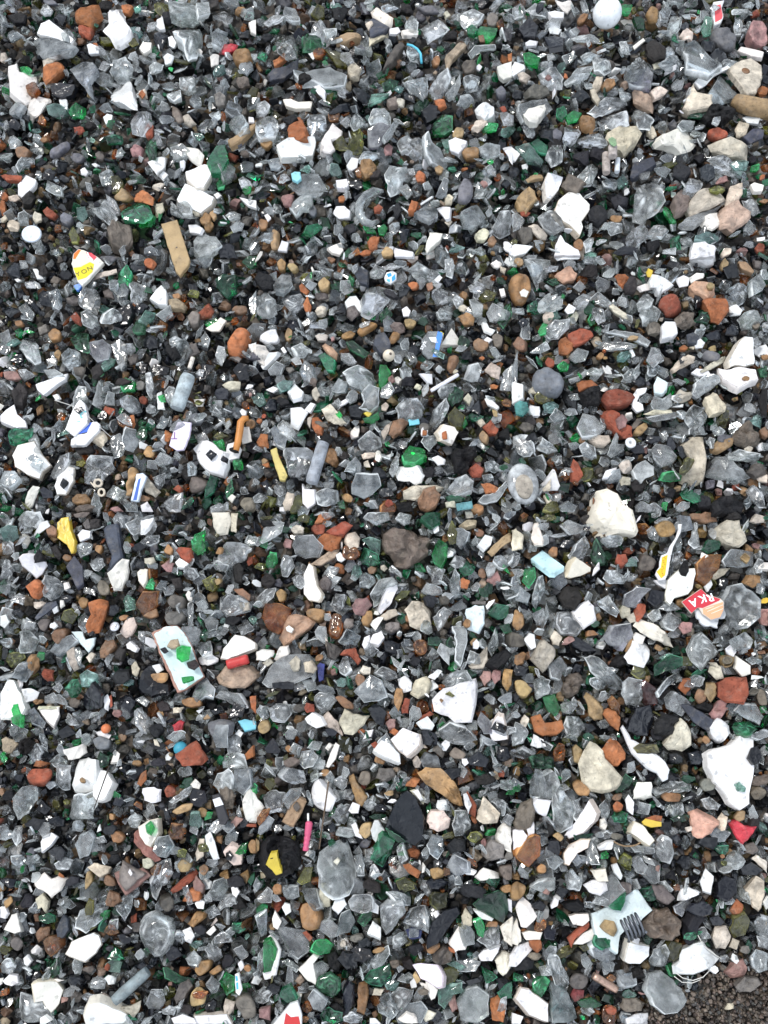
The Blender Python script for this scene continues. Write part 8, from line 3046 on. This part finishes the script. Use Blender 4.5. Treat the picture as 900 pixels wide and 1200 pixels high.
# slivers and thin splinters of glass lying at all angles over the rest
for _ in range(8500):
    px = rnd.uniform(OX + 10, OX + GW * ST - 12); py = rnd.uniform(OY + 10, OY + GH * ST - 12); k = 3; i, j = int((px - OX) / ST), int((py - OY) / ST)
    if OCC[j - k:j + k + 1, i - k:i + k + 1].mean() > .45 or soil_at(px, py) or rnd.random() < fines(px, py) * .85: continue
    p = spot(px, py, rnd.uniform(.0002, .0022)); code = rnd.choices('cCfgGow', (60, 16, 8, 6, 2, 2, 3))[0]; mat, col, style, tf = look(code, None, rnd); mat = {'bisque': 'ceramic'}.get(mat, mat)
    drop(mat, 'splinter' if rnd.random() < .5 else 'flat', p, rnd.uniform(3.8, 9) * mpp(p), col, .55, rnd); nfill += 1
print('fillers', nfill, 'free left', 1 - free.mean())
NAMES = {'dark': ('dark_stone_gravel', '', 'uncounted dark matt stone crumbs between and under the shards'),
 'clear': ('clear_glass_grit', 'clear glass', 'uncounted small clear glass crumbs filling the gaps of the heap'), 'tinted': ('green_glass_grit', '', 'uncounted green and amber glass crumbs between the bigger shards'),
 'ceramic': ('ceramic_grit', '', 'uncounted white ceramic crumbs scattered through the heap'), 'stone': ('stone_gravel', '', 'uncounted brown and grey stone gravel under the shards'),
 'brick': ('brick_grit', '', 'uncounted orange brick crumbs scattered through the heap'), 'black': ('black_slag_gravel', '', 'uncounted glossy black slag crumbs between the shards'),
 'soil': ('soil_gravel', '', 'fine brown soil gravel showing bare at the lower corner')}
M['soil'] = M['stone']
for k, h in heaps.items():
    if h.n: h.build(NAMES[k][0], k, NAMES[k][2])
# ------------------------------------------------------------------ ground sheet under everything, out to the horizon
def ground():
    xs = np.concatenate([[-60, -20, -6, -2, -.8], np.linspace(-.42, .42, 60), [.8, 2, 6, 20, 60]]); ys = np.concatenate([[-60, -20, -6, -2, -.8], np.linspace(-.36, .62, 70), [1, 2, 6, 20, 60]])
    V = []; Fs = []
    for y_ in ys:
        for x_ in xs: V.append((x_, y_, (H(x_, y_) if abs(x_) < .5 and abs(y_) < .7 else -.002) - .0075))
    w = len(xs)
    for j in range(len(ys) - 1):
        for i in range(w - 1): Fs.append((j * w + i, j * w + i + 1, (j + 1) * w + i + 1, (j + 1) * w + i))
    m, nt, out = new_mat('dark_gravelly_soil'); tc = N(nt, 'ShaderNodeTexCoord'); b = N(nt, 'ShaderNodeBsdfPrincipled'); b.inputs['Roughness'].default_value = .9
    vo = N(nt, 'ShaderNodeTexVoronoi'); vo.inputs['Scale'].default_value = 260; L(nt, tc.outputs['Object'], vo.inputs['Vector'])
    sp = N(nt, 'ShaderNodeSeparateColor'); L(nt, vo.outputs['Color'], sp.inputs[0])
    c = ramp(nt, sp.outputs[0], [(0, (.015, .013, .012)), (.5, (.06, .05, .042)), (.8, (.12, .10, .08)), (.95, (.3, .3, .29))]); L(nt, c, b.inputs['Base Color'])
    bp = N(nt, 'ShaderNodeBump'); bp.inputs['Distance'].default_value = .002; bp.inputs['Strength'].default_value = .8; bp.invert = True
    L(nt, vo.outputs['Distance'], bp.inputs['Height']); L(nt, bp.outputs[0], b.inputs['Normal']); L(nt, b.outputs[0], out.inputs[0]); M['ground'] = m
    o = mesh_obj('ground', V, Fs, 'ground', (.05, .05, .05), smooth=True); tag(o, 'dark gravelly ground under the heap of crushed glass', None, None, 'structure')
ground()
# ------------------------------------------------------------------ overcast daylight
SUN_EL, SUN_AZ = math.radians(58), math.radians(-50)                    # azimuth from +y toward +x
w = bpy.data.worlds.new('World'); scene.world = w; w.use_nodes = True; nt = w.node_tree; bg = nt.nodes['Background']
sky = nt.nodes.new('ShaderNodeTexSky'); sky.sky_type = 'NISHITA'; sky.sun_disc = False; sky.sun_elevation = SUN_EL; sky.sun_rotation = SUN_AZ; sky.dust_density = 4; sky.air_density = 1.2
tcw = nt.nodes.new('ShaderNodeTexCoord'); cl = nt.nodes.new('ShaderNodeTexNoise'); cl.inputs['Scale'].default_value = 2.6; cl.inputs['Detail'].default_value = 4
nt.links.new(tcw.outputs['Generated'], cl.inputs['Vector'])
cr = nt.nodes.new('ShaderNodeValToRGB'); cr.color_ramp.elements[0].position = .4; cr.color_ramp.elements[0].color = (2.3, 2.8, 3.7, 1); cr.color_ramp.elements[1].position = .64; cr.color_ramp.elements[1].color = (18.3, 19.6, 21.6, 1)
nt.links.new(cl.outputs['Fac'], cr.inputs[0])
mxw = nt.nodes.new('ShaderNodeMix'); mxw.data_type = 'RGBA'; mxw.inputs[0].default_value = .8
nt.links.new(sky.outputs[0], mxw.inputs[6]); nt.links.new(cr.outputs[0], mxw.inputs[7]); nt.links.new(mxw.outputs[2], bg.inputs[0]); bg.inputs[1].default_value = .09
sd = bpy.data.lights.new('sun', 'SUN'); sd.energy = 1.5; sd.angle = math.radians(10); sd.color = (1, .97, .93)
so = bpy.data.objects.new('sun', sd); C.objects.link(so)
sv = Vector((math.sin(SUN_AZ) * math.cos(SUN_EL), math.cos(SUN_AZ) * math.cos(SUN_EL), math.sin(SUN_EL))); so.rotation_euler = sv.to_track_quat('Z', 'Y').to_euler()
scene.view_settings.view_transform = 'Standard'; scene.view_settings.look = 'None'; scene.view_settings.gamma = 1; scene.view_settings.exposure = EXPO
cy = scene.cycles; cy.max_bounces = 10; cy.diffuse_bounces = 2; cy.glossy_bounces = 4; cy.transmission_bounces = 8; cy.transparent_max_bounces = 24; cy.caustics_reflective = False; cy.caustics_refractive = True; cy.sample_clamp_indirect = 6; cy.use_denoising = True
